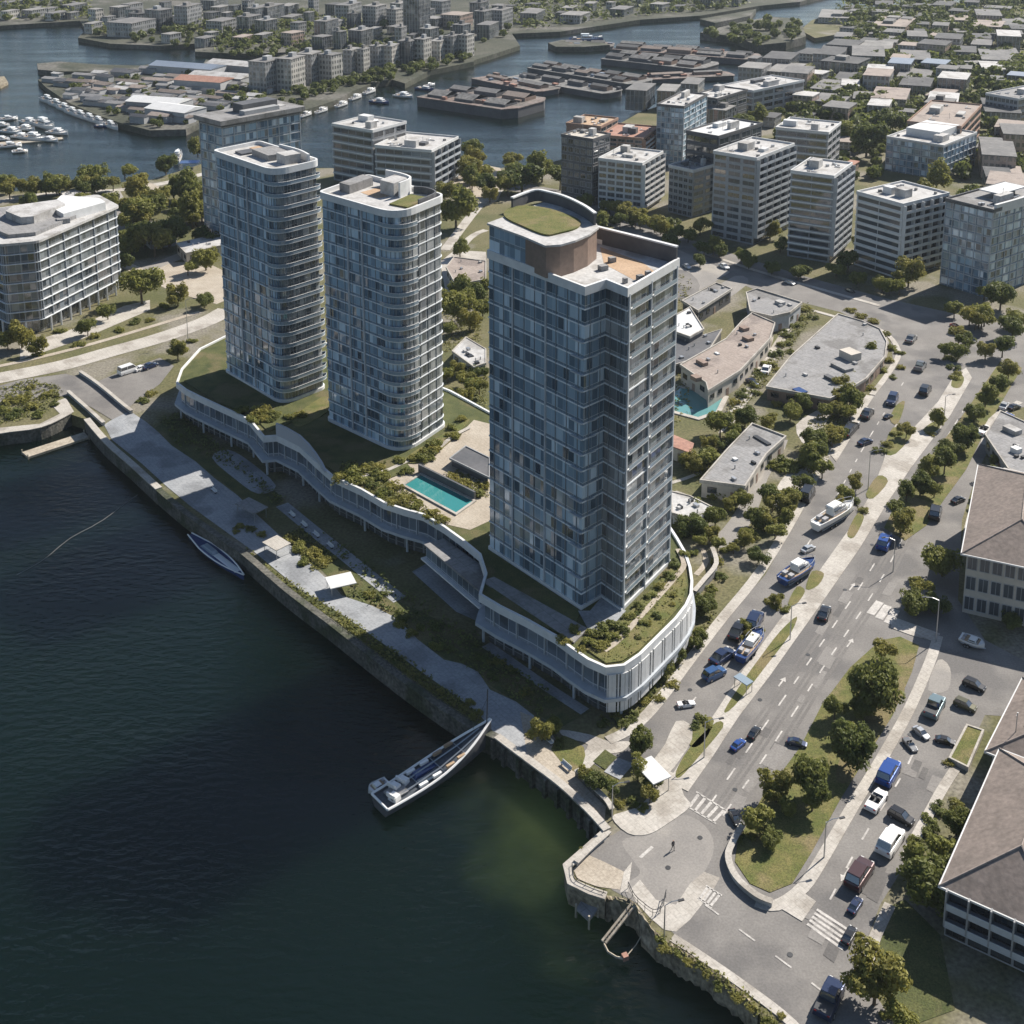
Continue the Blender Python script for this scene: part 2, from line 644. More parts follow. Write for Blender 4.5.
M['bark'] = surf('bark', (0.1, 0.075, 0.05), (0.15, 0.115, 0.08), 1.0, 0.95, 4, 0.3)
M['tower'] = glassmat('tower_curtain_glass', [(0.03, 0.05, 0.072), (0.1, 0.155, 0.21), (0.19, 0.275, 0.355), (0.31, 0.42, 0.51), (0.58, 0.69, 0.77)], (0.13, 0.185, 0.235), (0.34, 0.39, 0.43), fw=0.035, split=.72)  # brightest blue tints paint sky reflection into the panel colour
M['tower2'] = glassmat('blue_curtain_glass', [(0.035, 0.06, 0.09), (0.1, 0.165, 0.235), (0.19, 0.285, 0.38), (0.3, 0.43, 0.54), (0.56, 0.69, 0.79)], (0.13, 0.195, 0.255), (0.32, 0.38, 0.43), fw=0.035, split=.72)  # pale blue panels again carry sky reflection as colour
M['sideglass'] = glassmat('balcony_side_glass', [(0.035, 0.045, 0.055), (0.09, 0.105, 0.12), (0.17, 0.19, 0.2), (0.32, 0.335, 0.34)], (0.2, 0.21, 0.215), (0.3, 0.31, 0.32))
M['podglass'] = glassmat('podium_glass', [(0.05, 0.065, 0.085), (0.1, 0.13, 0.165), (0.16, 0.2, 0.24)], (0.2, 0.23, 0.27), (0.34, 0.37, 0.41), sp=0.12)
M['leftglass'] = glassmat('dark_band_glass', [(0.02, 0.026, 0.034), (0.05, 0.062, 0.075), (0.09, 0.11, 0.13), (0.2, 0.225, 0.245)], (0.12, 0.13, 0.14), (0.2, 0.21, 0.22))
M['farfacade'] = glassmat('far_facade', [(0.04, 0.045, 0.05), (0.09, 0.095, 0.1), (0.16, 0.165, 0.165)], (0.2, 0.205, 0.21), (0.23, 0.235, 0.24), 0.2, 0.3, 0.4)
M['farcream'] = glassmat('far_cream_facade', [(0.06, 0.06, 0.06), (0.12, 0.12, 0.115), (0.2, 0.19, 0.18)], (0.38, 0.365, 0.335), (0.4, 0.385, 0.355), 0.2, 0.35, 0.42)
M['fardark'] = glassmat('far_dark_facade', [(0.02, 0.025, 0.03), (0.05, 0.06, 0.07), (0.09, 0.1, 0.115)], (0.07, 0.075, 0.08), (0.13, 0.14, 0.15), 0.15, 0.2, 0.25)
M['farbrick'] = glassmat('far_brick_facade', [(0.05, 0.05, 0.05), (0.1, 0.095, 0.09), (0.17, 0.16, 0.15)], (0.28, 0.2, 0.17), (0.3, 0.22, 0.18), 0.2, 0.35, 0.42)
M['leaf_dark'] = leafmat('dark_foliage', (0.062, 0.082, 0.024), (0.175, 0.205, 0.055), (0.2, 0.205, 0.052))
M['leaf_mid'] = leafmat('green_foliage', (0.09, 0.112, 0.03), (0.27, 0.285, 0.07), (0.3, 0.28, 0.07))
M['leaf_olive'] = leafmat('olive_foliage', (0.11, 0.115, 0.032), (0.32, 0.305, 0.075), (0.33, 0.29, 0.075))
M['cover'] = leafmat('ground_cover_leaves', (0.085, 0.095, 0.027), (0.25, 0.25, 0.065), (0.26, 0.235, 0.065))
M['poolwater'] = plain('pool_water', (0.035, 0.2, 0.2), 0.05, 0, 0.5)
M['poolwater2'] = plain('pale_pool_water', (0.11, 0.26, 0.26), 0.05, 0, 0.5)


def watermat():
    m, N, L, b = nmat('harbour_water')
    tc = N.new('ShaderNodeTexCoord')
    n1 = N.new('ShaderNodeTexNoise')
    n1.inputs['Scale'].default_value = 0.012
    n1.inputs['Detail'].default_value = 4
    L.new(tc.outputs['Object'], n1.inputs['Vector'])
    mx = N.new('ShaderNodeMix')
    mx.data_type = 'RGBA'
    mx.inputs['A'].default_value = (0.0013, 0.0052, 0.0042, 1)
    mx.inputs['B'].default_value = (0.0028, 0.0084, 0.0056, 1)
    L.new(n1.outputs['Fac'], mx.inputs['Factor'])
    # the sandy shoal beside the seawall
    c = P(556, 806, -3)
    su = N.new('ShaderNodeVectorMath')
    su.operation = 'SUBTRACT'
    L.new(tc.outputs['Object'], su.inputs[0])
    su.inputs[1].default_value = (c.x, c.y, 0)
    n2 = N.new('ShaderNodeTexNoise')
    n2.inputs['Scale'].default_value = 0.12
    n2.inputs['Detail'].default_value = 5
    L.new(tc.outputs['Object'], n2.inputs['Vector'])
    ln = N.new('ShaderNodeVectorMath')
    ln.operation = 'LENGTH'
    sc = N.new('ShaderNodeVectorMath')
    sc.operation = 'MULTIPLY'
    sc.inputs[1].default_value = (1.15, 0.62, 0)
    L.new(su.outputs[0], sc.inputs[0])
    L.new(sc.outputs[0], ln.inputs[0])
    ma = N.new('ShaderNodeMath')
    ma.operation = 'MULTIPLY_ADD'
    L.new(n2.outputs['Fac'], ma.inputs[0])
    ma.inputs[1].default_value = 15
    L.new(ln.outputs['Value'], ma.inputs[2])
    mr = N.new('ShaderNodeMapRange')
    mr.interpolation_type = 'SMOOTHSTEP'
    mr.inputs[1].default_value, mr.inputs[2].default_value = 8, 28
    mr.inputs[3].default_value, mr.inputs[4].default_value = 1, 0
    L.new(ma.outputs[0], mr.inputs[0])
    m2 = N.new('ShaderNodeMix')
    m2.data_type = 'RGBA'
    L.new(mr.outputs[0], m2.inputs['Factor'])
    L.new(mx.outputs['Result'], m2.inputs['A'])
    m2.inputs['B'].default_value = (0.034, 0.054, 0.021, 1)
    L.new(m2.outputs['Result'], b.inputs['Base Color'])
    b.inputs['Roughness'].default_value = 0.1
    b.inputs['IOR'].default_value = 1.33
    b.subsurface_method = 'BURLEY'
    b.inputs['Subsurface Weight'].default_value = 1.0
    b.inputs['Subsurface Scale'].default_value = 34.0
    b.inputs['Subsurface Radius'].default_value = (0.7, 1.0, 1.0)
    b.inputs['Specular IOR Level'].default_value = 0.5
    w1 = N.new('ShaderNodeTexNoise')
    w1.inputs['Scale'].default_value = 0.35
    w1.inputs['Detail'].default_value = 5
    mp = N.new('ShaderNodeMapping')
    mp.inputs['Rotation'].default_value = (0, 0, 0.7)
    mp.inputs['Scale'].default_value = (1.0, 2.2, 1)
    L.new(tc.outputs['Object'], mp.inputs[0])
    L.new(mp.outputs[0], w1.inputs['Vector'])
    bp = N.new('ShaderNodeBump')
    bp.inputs['Strength'].default_value = 0.5
    bp.inputs['Distance'].default_value = 0.5
    L.new(w1.outputs['Fac'], bp.inputs['Height'])
    L.new(bp.outputs['Normal'], b.inputs['Normal'])
    ws = N.new('ShaderNodeTexNoise')
    ws.inputs['Scale'].default_value = 0.022
    ws.inputs['Detail'].default_value = 6
    ws.inputs['Roughness'].default_value = 0.6
    mp2 = N.new('ShaderNodeMapping')
    mp2.inputs['Rotation'].default_value = (0, 0, -0.5)
    mp2.inputs['Scale'].default_value = (0.5, 2.4, 1)
    L.new(tc.outputs['Object'], mp2.inputs[0])
    L.new(mp2.outputs[0], ws.inputs['Vector'])
    m4 = N.new('ShaderNodeMapRange')
    m4.inputs[1].default_value, m4.inputs[2].default_value = 0.35, 0.7
    m4.inputs[3].default_value, m4.inputs[4].default_value = 0.2, 1.0
    L.new(ws.outputs['Fac'], m4.inputs[0])
    L.new(m4.outputs[0], bp.inputs['Strength'])
    m5 = N.new('ShaderNodeMapRange')
    m5.inputs[1].default_value, m5.inputs[2].default_value = 0.35, 0.7
    m5.inputs[3].default_value, m5.inputs[4].default_value = 0.04, 0.2
    L.new(ws.outputs['Fac'], m5.inputs[0])
    L.new(m5.outputs[0], b.inputs['Roughness'])
    return m


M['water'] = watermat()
CARPAINT = {
    'black': (0.012, 0.013, 0.016), 'white': (0.75, 0.75, 0.74), 'silver': (0.4, 0.42, 0.44), 'grey': (0.16, 0.165, 0.17), 'blue': (0.012, 0.06, 0.26),
    'navy': (0.012, 0.025, 0.07), 'teal': (0.14, 0.2, 0.22), 'maroon': (0.06, 0.028, 0.028), 'olive': (0.09, 0.085, 0.045), 'midblue': (0.03, 0.09, 0.22), 'red': (0.25, 0.03, 0.025)}
PAINT = {k: plain(k + '_car_paint', v, 0.3, 0.1 if k in ('white',) else 0.35, 0.5, 0.6) for k, v in CARPAINT.items()}
M['tyre'] = plain('tyre_rubber', (0.015, 0.015, 0.016), 0.85)
M['rim'] = plain('wheel_rim', (0.4, 0.4, 0.41), 0.35, 0.8)
M['lamp'] = plain('headlamp_lens', (0.7, 0.7, 0.68), 0.15)
M['taillamp'] = plain('tail_lamp_lens', (0.3, 0.02, 0.015), 0.2)
M['gel'] = plain('white_gelcoat', (0.72, 0.72, 0.7), 0.25, 0, 0.5, 0.4)
M['farroofpale'] = surf('pale_far_roofing', (0.25, 0.245, 0.235), (0.17, 0.166, 0.16), 0.1, 0.9, .6, .2)
M['hullblue'] = plain('blue_gelcoat', (0.02, 0.05, 0.16), 0.25, 0, 0.5, 0.4)
M['teak'] = surf('teak_deck', (0.3, 0.21, 0.13), (0.36, 0.27, 0.18), 0.8, 0.7, 3, 0.15)
M['canvas'] = plain('grey_canvas', (0.33, 0.33, 0.34), 0.9)

# ---------------------------------------------------------------- setting: water, land, roads
def sheet(name, poly, z, mat, z0=None):
    b = MB()
    if z0 is None:
        b.face([(q[0], q[1], z) for q in ccw(poly)])
    else:
        b.prism(poly, z0, z)
    return tag(b.build(name, M[mat] if isinstance(mat, str) else mat), kind='structure')


def sheetpx(name, pts, z, mat, n=0, z0=None):
    p = PP(pts)
    if n:
        p = catmull(p, n)
    return sheet(name, p, z, mat, z0)


def way(name, pts, wd, z, mat, z0=None):
    l, r = ribbon(PP(pts), wd)
    b = MB()
    b.strip(l, r, z0 if z0 is not None else z, z)
    return tag(b.build(name, M[mat]), kind='structure')


WZ = -3.2
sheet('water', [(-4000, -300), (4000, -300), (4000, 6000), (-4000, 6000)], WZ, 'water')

SHORE = [(-120, 462), (-40, 445), (0, 434), (40, 428), (70, 414), (88, 420), (108, 443), (134, 466), (160, 490), (186, 512), (222, 538), (248, 556), (290, 592), (330, 622), (372, 655),
         (410, 684), (444, 708), (472, 726), (498, 738), (530, 762), (562, 786), (590, 812), (608, 832), (588, 850), (567, 868), (571, 884), (590, 893), (606, 898), (618, 900), (634, 906),
         (650, 930), (668, 944), (690, 958), (714, 974), (738, 992), (760, 1014), (790, 1050), (860, 1150)]
NORTH = [(-120, 190), (0, 192), (40, 190), (90, 184), (150, 180), (190, 168), (212, 160), (260, 168), (330, 168), (400, 172), (460, 170), (500, 168), (535, 166), (560, 160), (600, 135),
         (640, 112), (672, 102), (706, 90), (740, 84), (768, 76), (790, 62), (830, 54), (862, 50), (858, 40), (840, 34), (815, 38), (800, 30), (812, 20), (838, 12)]
main = PP(SHORE) + [Vector((260, 60)), Vector((900, 300)), Vector((1500, 1500)), Vector((900, 1500))] + PP(NORTH[::-1])
MAIN = ccw(main)
sheet('ground', main, 0.0, 'land', -7)
# far shores
far = PP([(-140, 27), (0, 26), (80, 21), (86, 30), (78, 38), (110, 44), (160, 46), (195, 44), (195, 52), (235, 54), (256, 54), (300, 52), (470, 62), (520, 46), (512, 34), (560, 32), (640, 20), (700, 16), (760, 6), (800, 2), (840, -8)])
far += [Vector((1000, 2200)), Vector((3500, 3600)), Vector((-3500, 3600)), Vector((-2000, 1200))]
sheet('far_shore', far, 0.3, 'far_land', -7)
PEN = [(37, 64), (60, 62), (100, 65), (140, 66), (172, 62), (200, 70), (206, 60), (250, 66), (300, 50), (475, 50), (474, 62), (455, 66), (430, 71), (405, 84), (392, 80), (372, 84), (352, 92), (338, 100), (320, 106),
       (300, 112), (275, 110), (240, 104), (215, 108), (206, 120), (186, 130), (150, 131), (122, 124), (98, 116), (70, 104), (46, 88), (38, 80), (60, 76), (100, 72), (60, 72), (38, 70)]
pen = PP(PEN)
sheet('peninsula', pen, 0.4, 'far_land', -7)
sheetpx('sandspit', [(-20, 76), (4, 74), (8, 80), (0, 84), (-20, 86)], -1.5, 'rock', 0, -7)
for nm, pts, z in (('river_bank', [(700, 36), (738, 26), (770, 20), (800, 22), (806, 40), (786, 46), (757, 49), (735, 40)], 3.0),
                   ('far_spit', [(548, 44), (562, 41), (600, 43), (610, 46), (585, 48), (556, 48)], 1.0),
                   ('north_spit', [(700, 20), (735, 14), (756, 10), (750, 17), (715, 24)], 1.0)):
    sheetpx(nm, pts, z, 'far_land', 0, -7)

# roads: one big asphalt sheet, islands and pavements lie on it
ROAD = [(566, 746), (615, 742), (650, 716), (682, 675), (722, 625), (765, 575), (802, 512), (828, 455), (850, 420), (875, 390), (893, 360), (890, 335), (840, 312), (760, 292), (690, 262), (630, 236),
        (560, 200), (480, 185), (480, 176), (560, 190), (640, 222), (720, 250), (800, 275), (880, 297), (960, 315), (1060, 335), (1060, 400), (1010, 410), (978, 470), (962, 520), (958, 600), (985, 640),
        (1060, 680), (1060, 720), (985, 715), (958, 775), (925, 820), (905, 865), (880, 905), (858, 965), (885, 1010), (930, 1060), (860, 1120), (790, 1030), (740, 985), (690, 950), (655, 915), (640, 905),
        (612, 890), (598, 862), (608, 838), (640, 818), (665, 785), (640, 765), (600, 768)]
sheetpx('road', ROAD, 0.03, 'asphalt')
sheetpx('intersection', [(622, 842), (640, 835), (662, 826), (684, 815), (705, 826), (714, 845), (708, 866), (694, 884), (678, 902), (668, 928), (652, 915), (636, 900), (624, 886), (640, 874), (634, 862)], 0.05, 'asphalt_worn', 3)
sheetpx('waterside_apron', [(573, 869), (588, 855), (604, 862), (616, 868), (624, 872), (620, 890), (598, 887), (578, 880)], 0.06, 'sand', 0)
sheetpx('waterside_apron', [(624, 872), (632, 862), (628, 892), (620, 893)], 0.062, 'concrete')
sheetpx('road', [(607, 834), (624, 842), (640, 870), (600, 864), (586, 858)], 0.045, 'asphalt')
sheetpx('waterside_apron', [(640, 880), (656, 900), (676, 905), (690, 884), (704, 872), (720, 878), (712, 892), (690, 920), (676, 932), (664, 930), (650, 918), (636, 902), (630, 890)], 0.055, 'concrete')
sheetpx('side_street', [(440, 300), (446, 292), (482, 296), (482, 312), (460, 316)], 0.03, 'asphalt')
# frontage pavement, long pale path between the two roads, median
way('pavement', [(608, 741), (625, 733), (640, 722), (660, 700), (690, 660), (722, 619), (762, 569), (800, 506), (824, 458), (848, 428), (870, 396)], 2.1, 0.14, 'concrete', 0)
sheetpx('pavement', [(828, 452), (848, 424), (862, 400), (872, 396), (862, 418), (846, 446), (836, 462)], 0.143, 'concrete', 0, 0)
MEDIAN_L = [(884, 460), (872, 492), (856, 520), (836, 548), (816, 576), (798, 600), (780, 620), (742, 672), (716, 712), (700, 735), (682, 760), (668, 782)]
MEDIAN_R = [(688, 792), (712, 758), (738, 718), (770, 676), (794, 642), (824, 600), (860, 548), (888, 502), (911, 468), (950, 416), (972, 378), (966, 368), (954, 376), (938, 402), (912, 430), (896, 424), (888, 440)]
sheetpx('median_pavement', MEDIAN_L + MEDIAN_R, 0.13, 'concrete', 0, 0)
sheetpx('pavement', [(612, 818), (628, 834), (648, 835), (668, 824), (690, 807), (684, 796), (676, 776), (662, 772), (654, 790), (640, 806), (625, 812)], 0.137, 'concrete', 3, 0)
for i, g in enumerate([
        [(797, 617), (790, 635), (765, 668), (735, 706), (724, 712), (740, 686), (760, 658), (780, 632)], [(716, 723), (723, 728), (700, 756), (680, 778), (676, 772), (690, 748)],
        [(858, 513), (864, 518), (854, 538), (847, 534)], [(878, 476), (888, 482), (873, 499), (866, 494)], [(893, 428), (913, 432), (896, 454), (884, 452)], [(936, 421), (940, 428), (930, 434), (923, 430)],
        [(956, 373), (964, 378), (960, 388), (951, 386)], [(812, 572), (824, 574), (818, 586), (806, 590)], [(797, 587), (805, 592), (795, 606), (788, 604)],
        [(690, 735), (706, 718), (714, 722), (704, 742), (692, 748)], [(905, 402), (898, 424), (890, 420), (896, 406)]]):
    sheetpx('median_grass', g, 0.15, 'grass', 3)
sheetpx('median_grass', [(1000, 362), (1022, 368), (988, 425), (966, 470), (944, 500), (926, 526), (905, 541), (884, 528), (898, 500), (928, 460), (956, 425), (982, 388)], 0.12, 'grass', 0, 0)
ISLAND = [(735, 862), (737, 846), (743, 832), (762, 798), (785, 768), (800, 748), (822, 705), (850, 668), (880, 641), (900, 637), (919, 646), (912, 672), (893, 715), (868, 755), (840, 800), (812, 852), (792, 884), (770, 893), (750, 884)]
sheetpx('green_island', ISLAND, 0.12, 'grass', 0, 0)
sheetpx('bare_lawn', [(905, 690), (893, 712), (868, 752), (848, 782), (836, 778), (846, 742), (868, 715), (890, 690)], 0.126, surf('dry_lawn', (0.13, 0.11, 0.05), (0.17, 0.14, 0.07), 0.2, 0.95, 4, 0.3, 0.2), 3)
way('pavement', [(938, 636), (930, 662), (908, 712), (880, 762), (852, 808), (824, 856), (802, 889), (776, 906), (756, 902)], 1.9, 0.141, 'concrete', 0)
sheetpx('pavement', [(774, 905), (800, 891), (816, 902), (802, 922)], 0.131, 'concrete', 0, 0)
way('pavement', [(956, 768), (942, 790), (930, 812), (914, 842), (905, 862)], 1.6, 0.139, 'concrete', 0)
way('pavement', [(890, 905), (872, 945), (868, 965)], 1.6, 0.139, 'concrete', 0)
way('pavement', [(672, 938), (694, 952), (742, 985), (792, 1024), (830, 1070)], 1.4, 0.145, 'concrete', 0)
sheetpx('pavement', [(895, 618), (940, 634), (936, 642), (912, 636), (890, 628)], 0.133, 'concrete', 0, 0)
way('pavement', [(983, 478), (970, 520), (965, 548)], 1.6, 0.14, 'concrete', 0)
way('pavement', [(1020, 402), (992, 420), (984, 445)], 1.8, 0.14, 'concrete', 0)
sheetpx('parking_bay', [(928, 690), (938, 660), (950, 668), (948, 690)], 0.045, 'asphalt_worn', 3)
sheetpx('lawn', [(886, 908), (905, 900), (940, 935), (955, 1010), (900, 1030), (878, 960)], 0.06, 'lawn_dark')
sheetpx('courtyard', [(960, 640), (1060, 690), (1060, 712), (985, 712), (950, 690)], 0.043, 'asphalt')
# shaded cross street, low-rise quarter
sheetpx('car_park', [(640, 232), (690, 255), (730, 272), (712, 284), (680, 300), (640, 290), (600, 250)], 0.04, 'asphalt_worn')
way('pavement', [(700, 252), (760, 272), (830, 292), (880, 306)], 1.8, 0.14, 'concrete', 0)
way('pavement', [(760, 296), (832, 316), (880, 330), (898, 350), (892, 368), (872, 395)], 1.6, 0.142, 'concrete', 0)
sheetpx('car_park', [(838, 314), (884, 330), (890, 345), (884, 366), (862, 392), (846, 398), (822, 402), (766, 388), (800, 352)], 0.04, 'asphalt_worn')
for pts, mt in (([(757, 452), (788, 440), (768, 478), (757, 512), (738, 540), (722, 548), (712, 542), (730, 520), (745, 492)], 'asphalt_worn'),
                ([(790, 470), (822, 462), (800, 498), (770, 505)], 'concrete'), ([(672, 492), (690, 496), (708, 508), (696, 522), (672, 518)], 'concrete'),
                ([(776, 340), (788, 322), (792, 330), (744, 408), (728, 428), (722, 424)], 'concrete'), ([(796, 425), (822, 408), (836, 402), (828, 420), (808, 446)], 'concrete'),
                ([(700, 300), (735, 276), (748, 284), (704, 312)], 'asphalt_worn'), ([(660, 276), (684, 270), (700, 286), (684, 304)], 'asphalt')):
    sheetpx('yard', pts, 0.05, mt, 3)
way('path', [(702, 548), (706, 562), (696, 575)], 1.2, 0.06, 'sand')
way('path', [(668, 484), (704, 470), (730, 440)], 1.2, 0.07, 'concrete')
# land between the towers and the far shore
sheetpx('plaza', [(440, 262), (455, 250), (486, 252), (486, 280), (446, 294)], 0.05, 'concrete')
sheetpx('plaza', [(430, 452), (446, 432), (462, 412), (486, 418), (486, 452), (462, 462)], 0.05, 'sand', 3)
way('path', [(444, 268), (470, 238), (486, 230)], 3, 0.06, 'concrete')
way('path', [(445, 250), (480, 205), (500, 190)], 4, 0.065, 'concrete')
sheetpx('far_plaza', [(450, 168), (500, 168), (498, 200), (470, 206), (456, 190)], 0.05, 'sand', 3)
# upper left waterfront: paths, quay road, bridge end
way('path', [(-30, 208), (30, 196), (80, 192), (120, 190), (160, 184), (212, 172)], 5, 0.06, 'concrete')
way('path', [(112, 192), (122, 214), (116, 232)], 7, 0.05, 'asphalt_worn')
way('path', [(146, 184), (165, 190), (210, 186)], 5, 0.07, 'sand')
way('path', [(140, 272), (170, 260), (222, 240)], 6, 0.05, 'asphalt_worn')
way('path', [(118, 262), (150, 276), (180, 290), (222, 302)], 5, 0.06, 'sand')
sheetpx('plaza', [(150, 268), (185, 262), (222, 270), (222, 300), (190, 296), (160, 285)], 0.045, 'sand', 3)
way('quay_road', [(-40, 386), (0, 378), (60, 366), (110, 352), (160, 338), (205, 322), (228, 310)], 8, 0.08, 'concrete')
way('quay_road', [(-30, 372), (20, 362), (70, 350), (120, 336), (200, 312)], 2, 0.1, 'sand')
sheetpx('parking_lot', [(92, 384), (120, 372), (160, 358), (174, 366), (160, 384), (128, 408), (108, 398)], 0.07, 'asphalt')
sheetpx('quay_road', [(-20, 392), (20, 380), (66, 374), (90, 380), (112, 396), (128, 412), (112, 420), (92, 408), (70, 396), (40, 398), (-20, 408)], 0.09, 'asphalt')
sheetpx('quay', [(-60, 440), (0, 428), (40, 424), (60, 414), (50, 404), (66, 398), (74, 412), (70, 414), (40, 428), (0, 433), (-60, 448)], 0.1, 'concrete')
sheetpx('building_forecourt', [(20, 345), (70, 330), (124, 306), (150, 300), (150, 310), (80, 340), (20, 360)], 0.05, 'concrete')
# promenade along the seawall
PROM_IN = [(128, 410), (146, 422), (158, 432), (172, 446), (196, 462), (214, 478), (238, 496), (256, 514), (280, 536), (306, 560), (330, 582), (342, 596), (372, 606), (396, 618), (418, 640), (444, 660), (462, 664), (478, 672), (490, 690), (516, 702), (534, 716)]
prom_out = [(112, 440), (142, 464), (166, 486), (190, 506), (226, 532), (254, 552), (300, 590), (344, 616), (386, 646), (424, 674), (458, 698), (482, 718), (498, 738), (530, 762)]
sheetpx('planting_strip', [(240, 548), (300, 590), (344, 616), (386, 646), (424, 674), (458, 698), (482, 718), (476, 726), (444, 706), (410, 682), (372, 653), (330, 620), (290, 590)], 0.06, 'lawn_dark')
sheetpx('promenade', [(104, 425)] + PROM_IN + prom_out[::-1], 0.08, 'promenade')
sheetpx('promenade', [(520, 712), (540, 720), (560, 745), (572, 762), (600, 786), (606, 806), (604, 828), (590, 812), (562, 786), (528, 760)], 0.085, 'sand', 0)
sheetpx('garden_path', [(560, 730), (590, 735), (610, 742), (630, 742), (622, 752), (602, 755), (596, 762), (584, 772), (578, 760), (588, 745), (566, 738)], 0.09, 'concrete', 3)
sheetpx('garden_path', [(604, 772), (618, 758), (634, 764), (620, 780)], 0.085, 'promenade')
sheetpx('lawn', [(551, 750), (564, 736), (584, 748), (583, 764), (574, 772)], 0.1, 'grass', 2)
sheetpx('lawn', [(593, 762), (605, 750), (617, 758), (605, 770)], 0.13, 'lawn_dark')
sheetpx('garden_path', [(648, 770), (665, 745), (676, 722), (690, 725), (692, 740), (680, 760), (668, 775), (655, 785)], 0.16, 'concrete', 2)
sheetpx('terrace', [(212, 458), (228, 450), (250, 462), (276, 486), (258, 494), (236, 480)], 0.09, 'promenade', 3)
way('garden_path', [(282, 505), (310, 528), (345, 556), (372, 578), (400, 600)], 3.2, 0.09, 'promenade')
way('garden_path', [(486, 645), (508, 660), (545, 686), (585, 712)], 2.2, 0.09, 'promenade')
sheetpx('terrace', [(412, 572), (430, 562), (478, 604), (478, 622), (456, 612)], 0.1, 'promenade')
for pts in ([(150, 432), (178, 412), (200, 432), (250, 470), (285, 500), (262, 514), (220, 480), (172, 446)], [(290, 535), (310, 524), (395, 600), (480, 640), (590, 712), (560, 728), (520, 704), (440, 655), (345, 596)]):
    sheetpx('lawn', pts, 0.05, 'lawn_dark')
# road paint
def dashes(name, line, dash, gap, wd=0.28, z=0.075):
    L = catmull(PP(line), 24, False)
    b = MB()
    acc, on, seg = 0.0, True, [L[0]]
    for i in range(1, len(L)):
        acc += (L[i] - L[i - 1]).length
        if on:
            seg.append(L[i])
        if acc > (dash if on else gap):
            if on and len(seg) > 1:
                l, r = [], []
                for k, q in enumerate(seg):
                    d = (seg[min(k + 1, len(seg) - 1)] - seg[max(k - 1, 0)]).normalized()
                    nn = Vector((-d.y, d.x)) * wd / 2
                    l.append(q + nn)
                    r.append(q - nn)
                b.strip(l, r, z, z)
            on = not on
            acc = 0
            seg = [L[i]]
    return tag(b.build(name, M['paint']), kind='structure')


AV = lambda t, a, c: [(a[i][0] + (c[i][0] - a[i][0]) * t, a[i][1] + (c[i][1] - a[i][1]) * t) for i in range(len(a))]
avl = [(694, 796), (735, 735), (798, 650), (862, 556), (914, 472), (955, 412)]
avr = [(738, 826), (786, 760), (838, 674), (892, 590), (938, 490), (985, 400)]
dashes('lane_marking', AV(0.34, avl, avr), 2.4, 3.6)
dashes('lane_marking', AV(0.66, avl, avr), 2.4, 3.6)
dashes('lane_marking', AV(0.06, avl, avr), 200, 1, 0.2)
dashes('lane_marking', AV(0.95, avl[:4], avr[:4]), 200, 1, 0.2)
dashes('lane_marking', [(690, 705), (760, 614), (820, 525), (868, 440), (905, 380)], 2, 4)
dashes('lane_marking', [(884, 455), (910, 405), (932, 365)], 200, 1, 0.25)
dashes('lane_marking', [(830, 900), (862, 840), (905, 770), (935, 705)], 2.2, 4)
dashes('lane_marking', [(705, 905), (760, 945), (820, 990), (850, 1020)], 2.4, 3.2)
dashes('lane_marking', [(676, 928), (704, 888)], 100, 1, 0.4)
dashes('lane_marking', [(640, 858), (655, 845)], 3, 1, 0.5)
dashes('lane_marking', [(870, 468), (880, 472)], 10, 1, 0.4)
dashes('lane_marking', [(800, 718), (822, 730)], 30, 1, 0.3)


def bars(name, a, b_, c, d, n, wd=0.5, frame=True, z=0.08):
    """zebra bars between pixel edge a-b and edge c-d"""
    q = MB()
    A, B, C, D = [P(*p).to_2d() for p in (a, b_, c, d)]
    def st(p, r, w_):
        dd = (r - p).normalized()
        nn = Vector((-dd.y, dd.x)) * w_ / 2
        q.face([(p.x - nn.x, p.y - nn.y, z), (r.x - nn.x, r.y - nn.y, z), (r.x + nn.x, r.y + nn.y, z), (p.x + nn.x, p.y + nn.y, z)])
        # (drawn anticlockwise seen from above)
    for i in range(n):
        t = (i + 0.5) / n
        st(A.lerp(B, t), C.lerp(D, t), wd)
    if frame:
        st(A, B, 0.3)
        st(C, D, 0.3)
    return tag(q.build(name, M['paint']), kind='structure')


bars('crosswalk', (696, 792), (728, 812), (686, 806), (716, 824), 5, 0.5)
bars('crosswalk', (706, 886), (722, 896), (698, 898), (712, 908), 4, 0.4)
bars('crosswalk', (818, 908), (806, 926), (852, 930), (842, 952), 5, 0.45, False)
bars('crosswalk', (866, 612), (892, 626), (876, 600), (900, 612), 3, 1.6, False)
# arrows
def arrow(px, py, dx, dy, L=3.2, z=0.079):
    a = P(px, py).to_2d()
    d = (P(px + dx, py + dy).to_2d() - a).normalized()
    n = Vector((-d.y, d.x))
    q = MB()
    for pts in ([a - d * L / 2 - n * .15, a - d * L / 2 + n * .15, a + d * .3 + n * .15, a + d * .3 - n * .15][::-1], [a + d * .3 - n * .6, a + d * .3 + n * .6, a + d * L / 2][::-1]):
        q.face([(p.x, p.y, z) for p in ccw(pts)])
    return tag(q.build('road_arrow', M['paint']), kind='structure')


for q in ((782, 682, 6, -8), (850, 643, 6, -8), (852, 587, 6, -8), (845, 875, -5, 8)):
    arrow(*q)

# ---------------------------------------------------------------- seawall, rock bank
def wallrun(name, pts, th, z0, z1, mat, label, cat, cap=None, capmat='concrete', group=None, n=4):
    L = PP(pts)
    l, r = ribbon(L, th, n)
    c = L[len(L) // 2]
    root = empty(name, (c.x, c.y, 0), label, cat, group)
    b = MB()
    b.strip(l, r, z0, z1)
    b.build('wall', M[mat], root)
    if cap:
        l2, r2 = ribbon(L, th + 0.5, n)
        b = MB()
        b.strip(l2, r2, z1 + 0.004, z1 + cap)
        b.build('coping', M[capmat], root)
    return root


